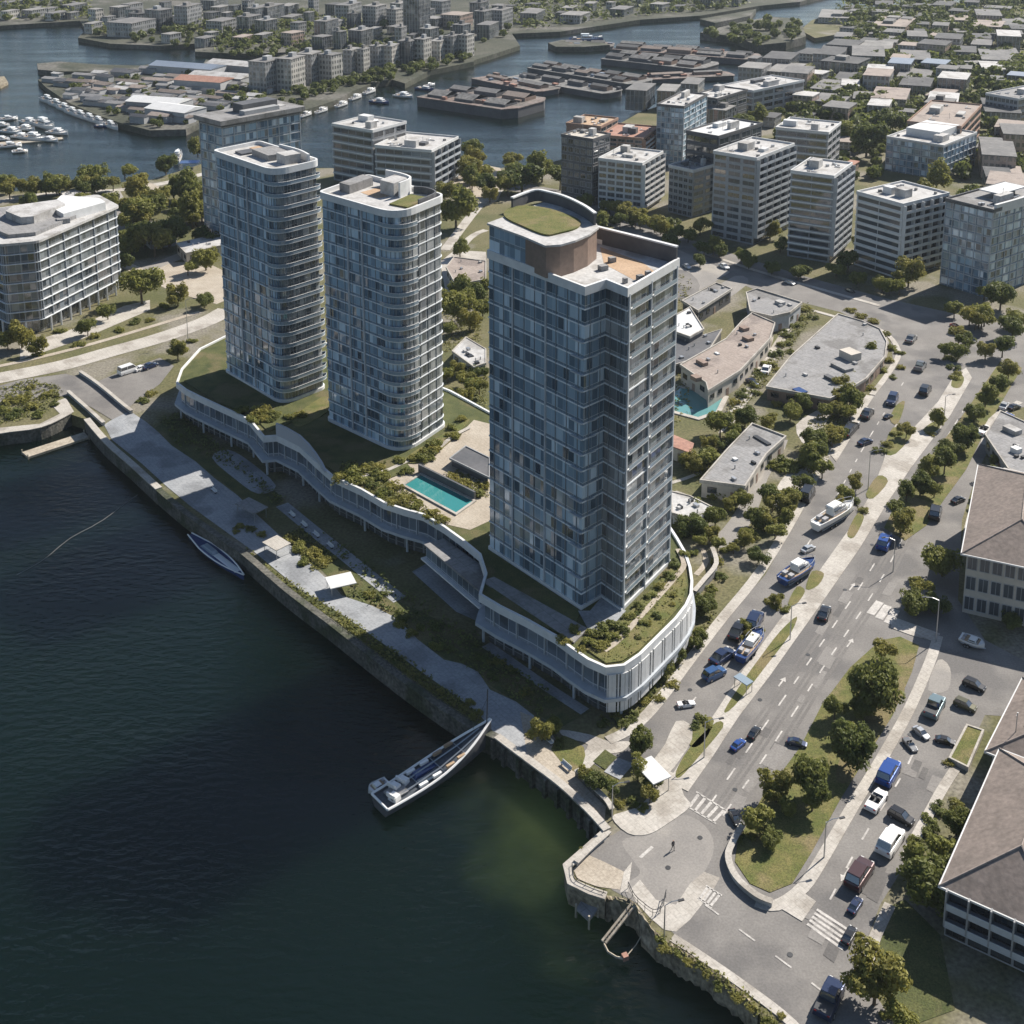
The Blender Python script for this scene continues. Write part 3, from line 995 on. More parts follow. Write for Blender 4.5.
def shore_off(pts, dx, dy):
    return [(x + dx, y + dy) for x, y in pts]


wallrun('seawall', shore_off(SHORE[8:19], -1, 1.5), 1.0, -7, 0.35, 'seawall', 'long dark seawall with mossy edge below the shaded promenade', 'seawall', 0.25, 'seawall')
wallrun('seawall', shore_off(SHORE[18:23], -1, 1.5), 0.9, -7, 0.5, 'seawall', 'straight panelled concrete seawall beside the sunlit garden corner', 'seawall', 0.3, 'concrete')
wallrun('seawall', shore_off(SHORE[5:9], -1, 1.5), 1.2, -7, 0.6, 'seawall', 'dark quay wall curving up to the bridge road', 'seawall', 0.3, 'concrete')
wallrun('quay_wall', SHORE[0:5], 1.0, -7, 0.3, 'seawall', 'pale quay wall round the shrubby point at left', 'quay wall', 0.2, 'concrete')
jl = catmull(PP(shore_off(SHORE[18:23], -2, 2.2)), 5, False)
sw = [o for o in S.objects if o.name.startswith('seawall') and 'panelled' in str(o.get('label'))][0]
for i in range(0, len(jl) - 1, 2):
    q = jl[i]
    d = (jl[i + 1] - q).normalized()
    n = Vector((d.y, -d.x))
    if inside(q + n * 1.5, MAIN):
        n = -n
    q = q + n * .55
    b = MB()
    b.box((q.x, q.y, -3.2), (.7, .8, 7.0), math.atan2(d.y, d.x))
    b.build('buttress', M['seawall'], sw)
def bank(name, pts, mat, label, seed, out=3.0, kind=None):
    rr = random.Random(seed)
    L = catmull(PP(pts), 6, False)
    b = MB()
    rows = []
    for i, q in enumerate(L):
        d = (L[min(i + 1, len(L) - 1)] - L[max(i - 1, 0)]).normalized()
        n = Vector((d.y, -d.x))
        if inside(q + n * 2, MAIN):
            n = -n
        row = []
        for k, (o, z) in enumerate(((-1.2, 0.1), (0.1, 0.15), (0.8, -0.8), (1.5, -2.2), (2.0, -3.4), (2.4, -5.6))):
            j = 0 if k == 0 else 1
            row.append((q.x + n.x * (o * out / 3 + j * rr.uniform(-.4, .4)), q.y + n.y * (o * out / 3 + j * rr.uniform(-.4, .4)), z + j * rr.uniform(-.35, .35)))
        rows.append(row)
    for i in range(len(rows) - 1):
        for k in range(5):
            b.face([rows[i][k], rows[i + 1][k], rows[i + 1][k + 1], rows[i][k + 1]])
    o = b.build(name, M[mat])
    return tag(o, kind='structure')


bank('rock_bank', SHORE[27:36], 'rock', '', 3, 1.0)
wallrun('quay_wall', shore_off(SHORE[22:28], 0, .5), .9, -7, .35, 'rock', 'weathered stone quay wall round the sandy corner platform', 'quay wall', .2, 'concrete', None, 1)


def patches():
    rp_ = random.Random(41)
    dark = surf('patched_asphalt', (0.105, 0.1, 0.097), (0.13, 0.125, 0.12), 0.2, 0.9, 3, 0.15)
    pale = surf('faded_asphalt', (0.22, 0.21, 0.197), (0.19, 0.18, 0.17), 0.2, 0.9, 3, 0.15)
    k = 0
    for t, a, c in [(0.2, avl, avr), (0.5, avl, avr), (0.8, avl, avr)]:
        ln = AV(t, a, c)
        for (dt, wd, mt) in ((-.05, .55, dark), (.05, .55, dark)):
            l2 = AV(t + dt, a, c)
            L_, R_ = ribbon(PP(l2), wd)
            b = MB()
            b.strip(L_, R_, .052 + k * .0006, .052 + k * .0006)
            k += 1
            m = bpy.data.materials
            tag(b.build('wheel_track', WT), kind='structure')
    for _ in range(46):
        t, u = rp_.uniform(.05, .95), rp_.uniform(0, 4.99)
        i = int(u)
        f = u - i
        l = [avl[i][q] + (avl[i + 1][q] - avl[i][q]) * f for q in (0, 1)]
        r = [avr[i][q] + (avr[i + 1][q] - avr[i][q]) * f for q in (0, 1)]
        if _ > 30:
            l, r = [(800, 905), (858, 850), (910, 760)][_ % 3], [(840, 950), (880, 890), (940, 790)][_ % 3]
        c = P(l[0] + (r[0] - l[0]) * t, l[1] + (r[1] - l[1]) * t).to_2d()
        d = (P(avl[i + 1][0], avl[i + 1][1]) - P(avl[i][0], avl[i][1])).to_2d().normalized()
        n = Vector((-d.y, d.x))
        w_, h_ = rp_.uniform(.8, 3.4), rp_.uniform(.5, 1.2)
        z = .06 + _ * .0003
        b = MB()
        b.face([(p.x, p.y, z) for p in ccw([c - d * w_ - n * h_, c + d * w_ - n * h_ * rp_.uniform(.7, 1), c + d * w_ + n * h_, c - d * w_ * rp_.uniform(.7, 1) + n * h_])])
        tag(b.build('road_patch', dark if rp_.random() < .6 else pale), kind='structure')
    for x, y in ((760, 700), (808, 655), (845, 590), (700, 838), (668, 868), (790, 955), (850, 880), (735, 790), (690, 690), (805, 560), (910, 735), (872, 545)):
        p = P(x, y)
        b = MB()
        b.disc((p.x, p.y, .075), .42, 12, 0, 'z', .012)
        tag(b.build('manhole_cover', M['darkmetal']), kind='structure')


WT = surf('wheel_track', (0.135, 0.128, 0.122), (0.165, 0.157, 0.148), 0.1, 0.9, 3, 0.15)
patches()

# ---------------------------------------------------------------- buildings
def unit(v):
    return v.normalized()


def rect_from(A, B, C, z=0.0):
    """rectangle with near corner B, left face towards A, right face as long as C reaches"""
    a, b, c = [P(q[0], q[1], z).to_2d() for q in (A, B, C)]
    u = (a - b)
    ul = u.length
    u.normalize()
    v = Vector((u.y, -u.x))
    if v.dot(c - b) < 0:
        v = -v
    vl = abs((c - b).dot(v))
    return [b + u * ul, b, b + v * vl, b + u * ul + v * vl]


TOWER_Z = 10.0


def slab_set(root, poly, zs, th, out, mat, name='floor_slab'):
    b = MB()
    b.prism(offset(poly, out), zs[0] - th / 2, zs[0] + th / 2, 0, None, True)
    first = b.build(name, M[mat], root)
    for z in zs[1:]:
        copy_part(first, root, z - zs[0])
    return first


def mullions(root, poly, z0, z1, step, wd, dp, mat, sel=None, name='mullion'):
    b = MB()
    b.box((0, 0, 0), (wd, dp, z1 - z0))
    me = b.data(name, [M[mat]])
    pw_ = parent_world(root)
    n = len(poly)
    for i in range(n):
        if sel and not sel(i):
            continue
        a, c = poly[i], poly[(i + 1) % n]
        L = (c - a).length
        if L < 0.6:
            continue
        k = max(1, round(L / step))
        d = (c - a).normalized()
        nn = Vector((d.y, -d.x))
        rz = math.atan2(d.y, d.x)
        for j in range(k):
            p = a + d * (L * (j + .5) / k) + nn * dp * 0.4
            inst(name, me, root, Vector((p.x, p.y, (z0 + z1) / 2)) - pw_, rz)


# ---- main tower
def main_tower():
    z0 = TOWER_Z
    q = lambda x, y: P(x, y, z0).to_2d()
    A, B, N, D, E = q(490, 549), q(581, 609), q(601, 597), q(621, 611), q(669, 563)
    V = B + (D - B) * 0.5 + (unit(B - A) + unit(D - E)) * 2.0
    F = A + (E - D) + (D - B) * 0.25
    F = A + (E - D) * 1.0
    poly = ccw([A, B, N, D, E, F])
    i0 = min(range(6), key=lambda i: (poly[i] - A).length)
    poly = poly[i0:] + poly[:i0]          # A B N D E F
    zr = HT(581, 609, z0, 293)
    nf = 20
    fh = (zr - z0) / nf
    c = sum(poly, Vector((0, 0))) / 6
    root = empty('glass_tower', (c.x, c.y, z0), 'tallest blue glass tower with grass roof garden and brown curved rooftop wall', 'tower')
    b = MB()
    b.walls(poly, z0, zr, 0, 1.55, fh, 0, lambda i: i in (0, 1, 4, 5))
    b.walls(poly, z0, zr, 1, 1.9, fh, 0, lambda i: i in (2, 3))
    b.build('curtain_wall', [M['tower'], M['sideglass']], root)
    slab_set(root, poly, [z0 + fh * k for k in range(1, nf)], 0.24, 0.14, 'slabline')
    mullions(root, poly, z0, zr, 3.1, 0.12, 0.16, 'mullion', lambda i: i in (0, 1, 2, 4))
    # strong pale piers of the narrow faces
    b = MB()
    for p, d in ((D, E - D), (E, D - E)):
        p = p + unit(d) * 0.5
        rz = math.atan2(d.y, d.x)
        nn = Vector((unit(E - D).y, -unit(E - D).x))
        pp = p + nn * 0.1
        b.box((pp.x, pp.y, (z0 + zr) / 2), (0.4, 0.5, zr - z0), rz)
    pm = D + (E - D) * 0.45 + nn * 0.1
    b.box((pm.x, pm.y, (z0 + zr) / 2), (0.3, 0.5, zr - z0), rz)
    b.build('corner_pier', M['slab'], root)
    d = unit(B - A)
    b = MB()
    for t in (0.27, 0.62):
        p = A + (B - A) * t + Vector((d.y, -d.x)) * 0.12
        b.box((p.x, p.y, (z0 + zr) / 2), (0.4, 0.3, zr - z0), math.atan2(d.y, d.x))
    b.build('facade_fin', M['slab'], root)
    # balconies of the sunny side: slab and glass rail per storey
    e = unit(E - D)
    L = (E - D).length
    rz = math.atan2(e.y, e.x)
    for half, (t0, t1) in enumerate(((0.06, 0.43), (0.48, 0.95))):
        b = MB()
        mid = D + e * L * (t0 + t1) / 2
        zz = z0 + fh
        w_ = L * (t1 - t0)
        p = mid + nn * 0.75
        b.box((p.x - nn.x * .5, p.y - nn.y * .5, zz), (w_, .5, 0.16), rz)
        p2 = mid + nn * .48
        b.box((p2.x, p2.y, zz + 0.5), (w_, 0.05, .7), rz, 1)
        first = b.build('balcony', [M['slabwhite'], M['railglass']], root)
        for k in range(1, nf - 1):
            if half == 0 and k in (7, 13):
                continue
            copy_part(first, root, fh * k)
    # notch balconies at the near corner
    for k in range(2, nf - 1, 1):
        if k % 5 == 3:
            continue
        b = MB()
        zz = z0 + fh * k
        tri = [B + unit(A - B) * 3.2 + Vector((d.y, -d.x)) * 0.5, B + Vector((d.y, -d.x)) * 0.5, N.lerp(B, 0.45) + Vector((0.3, -0.3)), N.lerp(B, 0.6)]
        b.prism(tri, zz - 0.13, zz + 0.13, 0, None, True)
        b.build('corner_balcony', [M['slab']], root)
    # base band and roof
    b = MB()
    b.prism(offset(poly, 0.3), z0 - 0.3, z0 + 0.7, 0)
    b.build('plinth', M['slabwhite'], root)
    b = MB()
    b.prism(offset(poly, 0.25), zr + 0.003, zr + 0.35, 0)
    b.build('roof', M['roofpale'], root)
    b = MB()
    b.ringwall(offset(poly, 0.3), 0.5, zr - 0.4, zr + 1.3)
    b.build('parapet', M['slabwhite'], root)
    zt = zr + 0.35
    # rear wind wall and decking
    q2 = lambda x, y, z: P(x, y, z).to_2d()
    b = MB()
    b.face([(p.x, p.y, zt + 0.02) for p in ccw([q2(600, 247, zt), q2(642, 262, zt), q2(655, 272, zt), q2(634, 280, zt), q2(604, 264, zt)])])
    b.build('terrace_deck', M['decking'], root)
    b = MB()
    f2 = F + unit(E - F) * 4.5
    pts = [f2, f2 + (E - f2) * 0.5, E - unit(E - D) * 0.4]
    l, r = ribbon(pts, 0.45)
    b.strip(l, r, zt, zt + 3.2)
    b.build('wind_wall', M['darkwall'], root)
    b = MB()
    l, r = ribbon(pts, 0.8)
    b.strip(l, r, zt + 3.203, zt + 3.5)
    b.build('wind_wall_coping', M['slabwhite'], root)
    # higher block with the roof garden
    zu = HT(490, 549, z0, 225)
    up = [q2(489, 226, zu), q2(533, 242, zu), q2(546, 247, zu), q2(560, 246, zu), q2(574, 242, zu), q2(588, 236, zu), q2(597, 229, zu), q2(592, 222, zu), q2(576, 214, zu), q2(562, 206, zu), q2(548, 203, zu)]
    up[0] = A + unit(F - A) * 0.1 + unit(B - A) * 0.1
    k1 = A + unit(B - A) * ((B - A).length * 0.40)
    up[1] = k1
    inn = unit(F - A)
    body = [up[0], k1, k1 + inn * 2.0] + [p for p in up[2:]]
    body = ccw(up)
    j0 = min(range(len(body)), key=lambda i: (body[i] - up[0]).length)
    body = body[j0:] + body[:j0]
    b = MB()
    b.walls(body, zr + 0.3, zu, 0, 1.55, fh, 0, lambda i: i in (0,))
    b.walls(body, zr + 0.3, zu, 1, 1.55, fh, 0, lambda i: i not in (0,))
    b.build('penthouse_wall', [M['tower'], M['brownclad']], root)
    b = MB()
    b.prism(offset(body, 0.35), zu + 0.003, zu + 0.4)
    b.build('penthouse_roof', M['roofpale'], root)
    g = [q2(505, 214, zu), q2(520, 209, zu), q2(545, 211, zu), q2(565, 217, zu), q2(580, 224, zu), q2(577, 231, zu), q2(560, 236, zu), q2(545, 238, zu), q2(522, 229, zu), q2(506, 221, zu)]
    b = MB()
    b.prism(catmull(ccw(g), 4), zu + 0.4, zu + 0.75)
    b.build('roof_garden', M['grass'], root)
    b = MB()
    rear = [q2(512, 211, zu), q2(534, 203, zu), q2(549, 205, zu), q2(566, 210, zu), q2(584, 219, zu), q2(595, 227, zu)]
    l, r = ribbon(rear, 0.4)
    b.strip(l, r, zu + 0.4, zu + 2.6)
    b.build('garden_screen', M['darkwall'], root)
    b = MB()
    l, r = ribbon(rear, 0.7)
    b.strip(l, r, zu + 2.603, zu + 2.9)
    b.build('screen_coping', M['slabwhite'], root)
    for x, y, s in ((603, 270, 1.6), (640, 280, 1.2), (648, 276, 1.0), (612, 262, 1.3), (625, 283, 0.8)):
        p = P(x, y, zt)
        b = MB()
        b.box((p.x, p.y, zt + 0.5), (s, s * 0.8, 0.95), 0.5)
        b.build('roof_plant', M['roofgrey'], root)
    return root, poly


T1, T1POLY = main_tower()


def curved_tower(A, B, C, yt, r, label, roofkind):
    z0 = TOWER_Z
    a, b0, c = [P(q[0], q[1], z0).to_2d() for q in (A, B, C)]
    d = a + (c - b0)
    base = ccw([a, b0, c, d])
    j = min(range(4), key=lambda i: (base[i] - a).length)
    base = base[j:] + base[:j]
    poly = fillet(base, [1.2, r, 2.2, 1.2], 8)
    zr = HT(B[0], B[1], z0, yt)
    nf = 21 if roofkind == 'fin' else 20
    fh = (zr - z0) / nf
    ctr = sum(base, Vector((0, 0))) / 4
    root = empty('glass_tower', (ctr.x, ctr.y, z0), label, 'tower')
    n = len(poly)
    u = unit(b0 - a)
    v = unit(c - b0)
    side = lambda i: ((poly[(i + 1) % n] - poly[i]).normalized().dot(v) > 0.75)
    m = MB()
    m.walls(poly, z0, zr, 0, 1.45, fh, 0, lambda i: not side(i))
    m.walls(poly, z0, zr, 1, 1.8, fh, 0, side)
    m.build('curtain_wall', [M['tower2'], M['sideglass']], root, smooth=False)
    slab_set(root, poly, [z0 + fh * k for k in range(1, nf)], 0.2, 0.18, 'slabline')
    mullions(root, poly, z0, zr, 2.9, 0.1, 0.14, 'mullion')
    nn = Vector((u.y, -u.x))
    m = MB()
    for t in (0.36, 0.55):
        p = a + (b0 - a) * t + nn * 0.15
        m.box((p.x, p.y, (z0 + zr) / 2), (0.5, 0.35, zr - z0), math.atan2(u.y, u.x))
    m.build('facade_fin', M['slab'], root)
    # sweeping balcony slabs on the lit side, wrapping round the near corner
    arc = [p for i, p in enumerate(poly) if (p - b0).length < r * 1.15 or (p - b0).dot(v) > 0.2 and abs((p - b0).dot(u)) < 2.6]
    arc = sorted(arc, key=lambda p: (p - b0).dot(v) * 1.0 + (p - b0).dot(u) * 0.6)
    outer = []
    for i, p in enumerate(arc):
        t = (arc[min(i + 1, len(arc) - 1)] - arc[max(i - 1, 0)]).normalized()
        k = min(1, i / 4) * .75
        outer.append(p + Vector((t.y, -t.x)) * (0.25 + k))
    m = MB()
    zz = z0 + fh
    m.prism(arc + outer[::-1], zz - 0.11, zz + 0.11, 0, None, True)
    m.strip([q for q in outer], [q * 0.999 + arc[i] * 0.001 for i, q in enumerate(outer)], zz + 0.11, zz + .9, 1)
    for i in range(len(outer) - 1):
        p, q = outer[i], outer[i + 1]
        m.tube([(p.x, p.y, zz + .92), (q.x, q.y, zz + .92)], 0.05, 4)
    first = m.build('balcony', [M['slabwhite'], M['railglass']], root)
    for k in range(1, nf - 1):
        copy_part(first, root, fh * k)
    m = MB()
    m.prism(offset(poly, 0.4), z0 - 0.3, z0 + 0.8)
    m.build('plinth', M['slabwhite'], root)
    m = MB()
    m.prism(offset(poly, 0.3), zr + 0.003, zr + 0.4)
    m.build('roof', M['roofpale'], root)
    m = MB()
    m.ringwall(offset(poly, 0.5), 0.5, zr - 0.3, zr + 1.4)
    m.build('parapet', M['slabwhite'], root)
    zt = zr + 0.4
    f = lambda s, t: a + (b0 - a) * s + (d - a) * t
    if roofkind == 'fin':
        for nm, pts, h, mt in (('terrace_deck', [f(.25, .45), f(.5, .4), f(.62, .85), f(.3, .9)], .05, 'decking'), ('roof_garden', [f(.72, .3), f(.92, .35), f(.9, .85), f(.7, .8)], .4, 'grass'),
                               ('lift_house', [f(.42, .6), f(.6, .6), f(.6, .92), f(.42, .92)], 3.4, 'roofpale'), ('plant_room', [f(.06, .3), f(.2, .3), f(.2, .8), f(.06, .8)], 2.2, 'roofgrey')):
            m = MB()
            m.prism(pts, zt, zt + h)
            m.build(nm, M[mt], root)
        m = MB()
        l, rr = ribbon([f(.28, .96), f(.5, .98), f(.64, .9), f(.66, .62)], .5)
        m.strip(l, rr, zt, zt + 3.8)
        m.build('screen_wall', M['slabwhite'], root)
        m = MB()
        l, rr = ribbon([f(.68, .9), f(.8, .98), f(.96, .9), f(.97, .5)], .4)
        m.strip(l, rr, zt, zt + 1.8)
        m.build('garden_rail', M['darkwall'], root)
    else:
        for nm, pts, h, mt in (('plant_room', [f(.3, .45), f(.62, .4), f(.66, .85), f(.34, .9)], 1.6, 'roofgrey'), ('skylight', [f(.12, .3), f(.26, .28), f(.28, .6), f(.14, .62)], .5, 'darkwall'),
                               ('lift_house', [f(.68, .5), f(.84, .48), f(.86, .8), f(.7, .84)], 2.4, 'roofpale'), ('terrace_deck', [f(.05, .7), f(.25, .7), f(.25, .95), f(.05, .95)], .06, 'decking')):
            m = MB()
            m.prism(pts, zt, zt + h)
            m.build(nm, M[mt], root)
        m = MB()
        l, rr = ribbon([f(.4, .95), f(.7, .98), f(.92, .9)], .5)
        m.strip(l, rr, zt, zt + 2.2)
        m.build('screen_wall', M['slabwhite'], root)
    return root, poly


T2, T2POLY = curved_tower((328, 420), (402, 455), (446, 425), 219, 6.5, 'middle blue glass tower with white fin and brown patches on its roof', 'fin')
T3, T3POLY = curved_tower((226, 372), (283, 405), (326, 388), 175, 4.5, 'leftmost blue glass tower of the three with flat white roof', 'flat')


# ---- podium
def podium():
    z1 = TOWER_Z
    RIM = [(177, 384), (186, 391), (200, 398), (228, 411), (250, 421), (264, 438), (277, 437), (300, 448), (316, 463), (332, 477), (362, 491), (384, 504), (405, 511), (424, 516), (444, 528), (462, 541), (480, 556), (486, 575), (480, 596),
           (500, 608), (528, 622), (556, 638), (572, 650), (588, 661), (606, 669), (624, 667), (640, 656), (660, 636), (676, 620), (686, 607), (691, 596), (692, 583), (690, 569), (685, 554), (677, 540), (664, 520), (600, 470), (520, 430), (450, 392), (330, 345), (240, 330), (200, 350), (182, 370)]
    rim = ccw([P(x, y, z1).to_2d() for x, y in RIM])
    c = P(420, 500, 0)
    root = empty('podium', (c.x, c.y, 0), 'long curving glass podium with garden roof under the three towers', 'podium')
    b = MB()
    low = offset(rim, -0.9)
    b.walls(low, 4.6, z1 - 0.3, 0, 2.4, 5.4)
    b.build('glass_wall', M['podglass'], root)
    mullions(root, low, 4.6, z1 - 0.3, 4.8, 0.22, 0.3, 'slab')
    b = MB()
    b.prism(rim, z1 - 0.7, z1, 1, 0, True)
    b.build('deck', [M['lawn_dark'], M['slabwhite']], root)
    b = MB()
    b.ringwall(offset(rim, 0.25), 0.55, z1 - 1.1, z1 + 0.5)
    b.build('deck_rim', M['slabwhite'], root)
    b = MB()
    b.prism(offset(rim, 0.9), 3.9, 4.55, 0, None, True)
    b.build('canopy_band', M['slab'], root)
    b = MB()
    inn = offset(rim, -1.6)
    b.walls(inn, 0, 3.95, 0, 2.4, 4.0)
    b.build('ground_floor_wall', M['fardark'], root)
    n = len(rim)
    o2 = offset(rim, -0.6)
    acc = 0
    for i in range(n):
        acc += (o2[i] - o2[i - 1]).length
        if acc > 9 and PX((o2[i].x, o2[i].y, 0))[1] > 380:
            col = MB()
            col.tube([(o2[i].x, o2[i].y, 0), (o2[i].x, o2[i].y, 3.95)], 0.28, 8)
            col.build('column', M['slab'], root)
            acc = 0
    # white louvred screen round the sunny near corner
    lv = [P(x, y, z1).to_2d() for x, y in ((606, 669), (624, 667), (640, 656), (660, 636), (676, 620), (686, 607), (691, 596))]
    lv = catmull(lv, 5, False)
    b = MB()
    for i in range(len(lv) - 1):
        d = unit(lv[i + 1] - lv[i])
        nn = Vector((d.y, -d.x))
        p = (lv[i] + lv[i + 1]) / 2 + nn * 0.35
        wdt = (lv[i + 1] - lv[i]).length * (0.98 if i % 3 else 0.35)
        b.box((p.x, p.y, 5.4), (wdt, 0.2, 7.4), math.atan2(d.y, d.x))
    b.build('louvre_screen', M['white'], root)
    # tall fin wall rising above the rim
    b = MB()
    fin = [P(x, y, z1).to_2d() for x, y in ((277, 437), (300, 448), (316, 462), (326, 473))]
    l, r = ribbon(fin, 0.5, 2)
    m_ = len(l) - 1
    for i in range(m_):
        h0 = 3.2 * (1 - (i / m_) ** 2)
        h1 = 3.2 * (1 - ((i + 1) / m_) ** 2)
        b.face([(r[i].x, r[i].y, z1), (r[i + 1].x, r[i + 1].y, z1), (r[i + 1].x, r[i + 1].y, z1 + h1 + .5), (r[i].x, r[i].y, z1 + h0 + .5)])
        b.face([(l[i].x, l[i].y, z1), (l[i + 1].x, l[i + 1].y, z1), (l[i + 1].x, l[i + 1].y, z1 + h1 + .5), (l[i].x, l[i].y, z1 + h0 + .5)])
        b.face([(l[i].x, l[i].y, z1 + h0 + .5), (l[i + 1].x, l[i + 1].y, z1 + h1 + .5), (r[i + 1].x, r[i + 1].y, z1 + h1 + .5), (r[i].x, r[i].y, z1 + h0 + .5)])
    b.build('fin_wall', M['podglass'], root)

    def deckpoly(name, pts, z, mat, n=3, z0=None):
        p = ccw([P(x, y, z1).to_2d() for x, y in pts])
        if n:
            p = catmull(p, n)
        b = MB()
        if z0 is None:
            b.face([(q.x, q.y, z1 + z) for q in p])
        else:
            b.prism(p, z1 + z0, z1 + z)
        return b.build(name, M[mat], root)
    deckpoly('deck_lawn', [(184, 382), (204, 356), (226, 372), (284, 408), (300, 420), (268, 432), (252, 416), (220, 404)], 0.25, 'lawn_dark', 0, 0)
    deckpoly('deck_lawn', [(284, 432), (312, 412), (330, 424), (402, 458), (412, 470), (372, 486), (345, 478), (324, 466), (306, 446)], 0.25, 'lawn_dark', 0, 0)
    deckpoly('deck_lawn', [(294, 418), (322, 398), (330, 402), (328, 412), (300, 428)], 0.3, 'grass', 3, 0)
    deckpoly('deck_lawn', [(496, 556), (580, 612), (572, 640), (545, 628), (490, 600)], 0.25, 'lawn_dark', 0, 0)
    deckpoly('deck_lawn', [(586, 650), (604, 640), (625, 618), (672, 568), (682, 566), (687, 585), (682, 604), (660, 630), (638, 652), (622, 662), (606, 664)], 0.25, 'grass', 0, 0)
    deckpoly('deck_lawn', [(404, 460), (448, 432), (470, 420), (452, 440), (425, 462)], 0.26, 'grass', 3, 0)
    deckpoly('roof_strip', [(482, 582), (494, 578), (588, 630), (574, 644)], 0.3, 'roofgrey', 0, 0)
    deckpoly('deck_paving', [(386, 476), (408, 464), (436, 454), (458, 436), (474, 420), (490, 424), (492, 520), (470, 530), (444, 524), (424, 512), (400, 500)], 0.05, 'sand', 0)
    deckpoly('deck_paving', [(578, 612), (590, 612), (602, 598), (626, 612), (610, 630), (590, 634)], 0.29, 'promenade', 0)
    l, r = ribbon([P(x, y, z1).to_2d() for x, y in ((604, 652), (618, 642), (640, 618), (660, 596), (674, 580), (684, 566), (678, 550))], 1.1)
    b = MB()
    b.strip(l, r, z1 + 0.3, z1 + 0.3)
    b.build('garden_path', M['sand'], root)
    l, r = ribbon([P(x, y, z1).to_2d() for x, y in ((346, 486), (366, 476), (385, 472), (408, 462), (432, 454), (452, 438), (470, 428))], 1.1)
    b = MB()
    b.strip(l, r, z1 + 0.32, z1 + 0.32)
    b.build('garden_path', M['concrete'], root)
    return root, rim


POD, PODRIM = podium()


def pool():
    z = TOWER_Z
    p = ccw([P(x, y, z).to_2d() for x, y in ((405, 486), (421, 476), (473, 502), (456, 514))])
    c = sum(p, Vector((0, 0))) / 4
    root = empty('swimming_pool', (c.x, c.y, z), 'narrow turquoise swimming pool on the podium garden deck', 'pool')
    b = MB()
    b.ringwall(offset(p, 0.6), 0.6, z + 0.01, z + 0.4)
    b.build('coping', M['concrete'], root)
    b = MB()
    b.face([(q.x, q.y, z + 0.2) for q in p])
    b.build('pool_surface', M['poolwater'], root)
    b = MB()
    a, d = P(419, 472, z).to_2d(), P(475, 500, z).to_2d()
    l, r = ribbon([a, d], 0.5)
    b.strip(l, r, z + 0.01, z + 2.0)
    b.build('privacy_wall', M['darkwall'], root)
    p2 = ccw([P(x, y, z).to_2d() for x, y in ((452, 466), (466, 455), (488, 466), (488, 484))])
    c = sum(p2, Vector((0, 0))) / 4
    root2 = empty('deck_pavilion', (c.x, c.y, z), 'dark flat roofed pavilion between the pool planter and tallest tower', 'pavilion')
    b = MB()
    b.prism(p2, z, z + 1.6)
    b.build('wall', M['darkwall'], root2)
    b = MB()
    b.prism(offset(p2, 0.4), z + 1.603, z + 1.9)
    b.build('roof', M['darkwall'], root2)
    b = MB()
    b.ringwall(offset(p2, 0.5), 0.3, z + 1.6, z + 2.1)
    b.build('roof_edge', M['greywall'], root2)


pool()


def link_bridge():
    z = 7.4
    a, b_, c, d = P(424, 546, z).to_2d(), P(480, 593, z).to_2d(), P(500, 580, z).to_2d(), P(444, 540, z).to_2d()
    p = ccw([a, b_, c, d])
    cc = sum(p, Vector((0, 0))) / 4
    root = empty('link_bridge', (cc.x, cc.y, 4.6), 'glazed link walkway joining the pool deck to the tallest tower podium', 'walkway')
    m = MB()
    m.prism(p, z, z + 0.4, 0, None, True)
    m.build('roof', M['roofgrey'], root)
    m = MB()
    m.walls(offset(p, -0.3), 4.6, z, 0, 2.0, 3.0)
    m.build('glass_wall', M['podglass'], root)
    m = MB()
    m.prism(offset(p, 0.5), 4.2, 4.595, 0, None, True)
    m.build('floor_edge', M['slabwhite'], root)


link_bridge()


# ---- mid-rise blocks
def window_mesh(wd, ht, frame, bars=1):
    b = MB()
    t = 0.14
    b.box((0, 0, ht / 2 - t / 2), (wd, .16, t))
    b.box((0, 0, -ht / 2 + t / 2), (wd, .22, t))
    b.box((-wd / 2 + t / 2, 0, 0), (t, .16, ht - 2 * t))
    b.box((wd / 2 - t / 2, 0, 0), (t, .16, ht - 2 * t))
    for k in range(bars):
        x = -wd / 2 + wd * (k + 1) / (bars + 1)
        b.box((x, -.01, 0), (.08, .1, ht - 2 * t))
    w2, h2 = wd / 2 - t, ht / 2 - t
    b.face([(-w2, -.015, -h2), (w2, -.015, -h2), (w2, -.015, h2), (-w2, -.015, h2)], 1)
    return b.data('window', [frame, GLASSV[R.randrange(len(GLASSV))]])


GLASSV = [M['glass'], plain('window_glass_grey', (0.06, 0.07, 0.08), 0.08, 0, 0.8), plain('window_glass_blind', (0.14, 0.14, 0.14), 0.15, 0, 0.8), plain('window_glass_dark', (0.018, 0.022, 0.028), 0.05, 0, 0.8)]


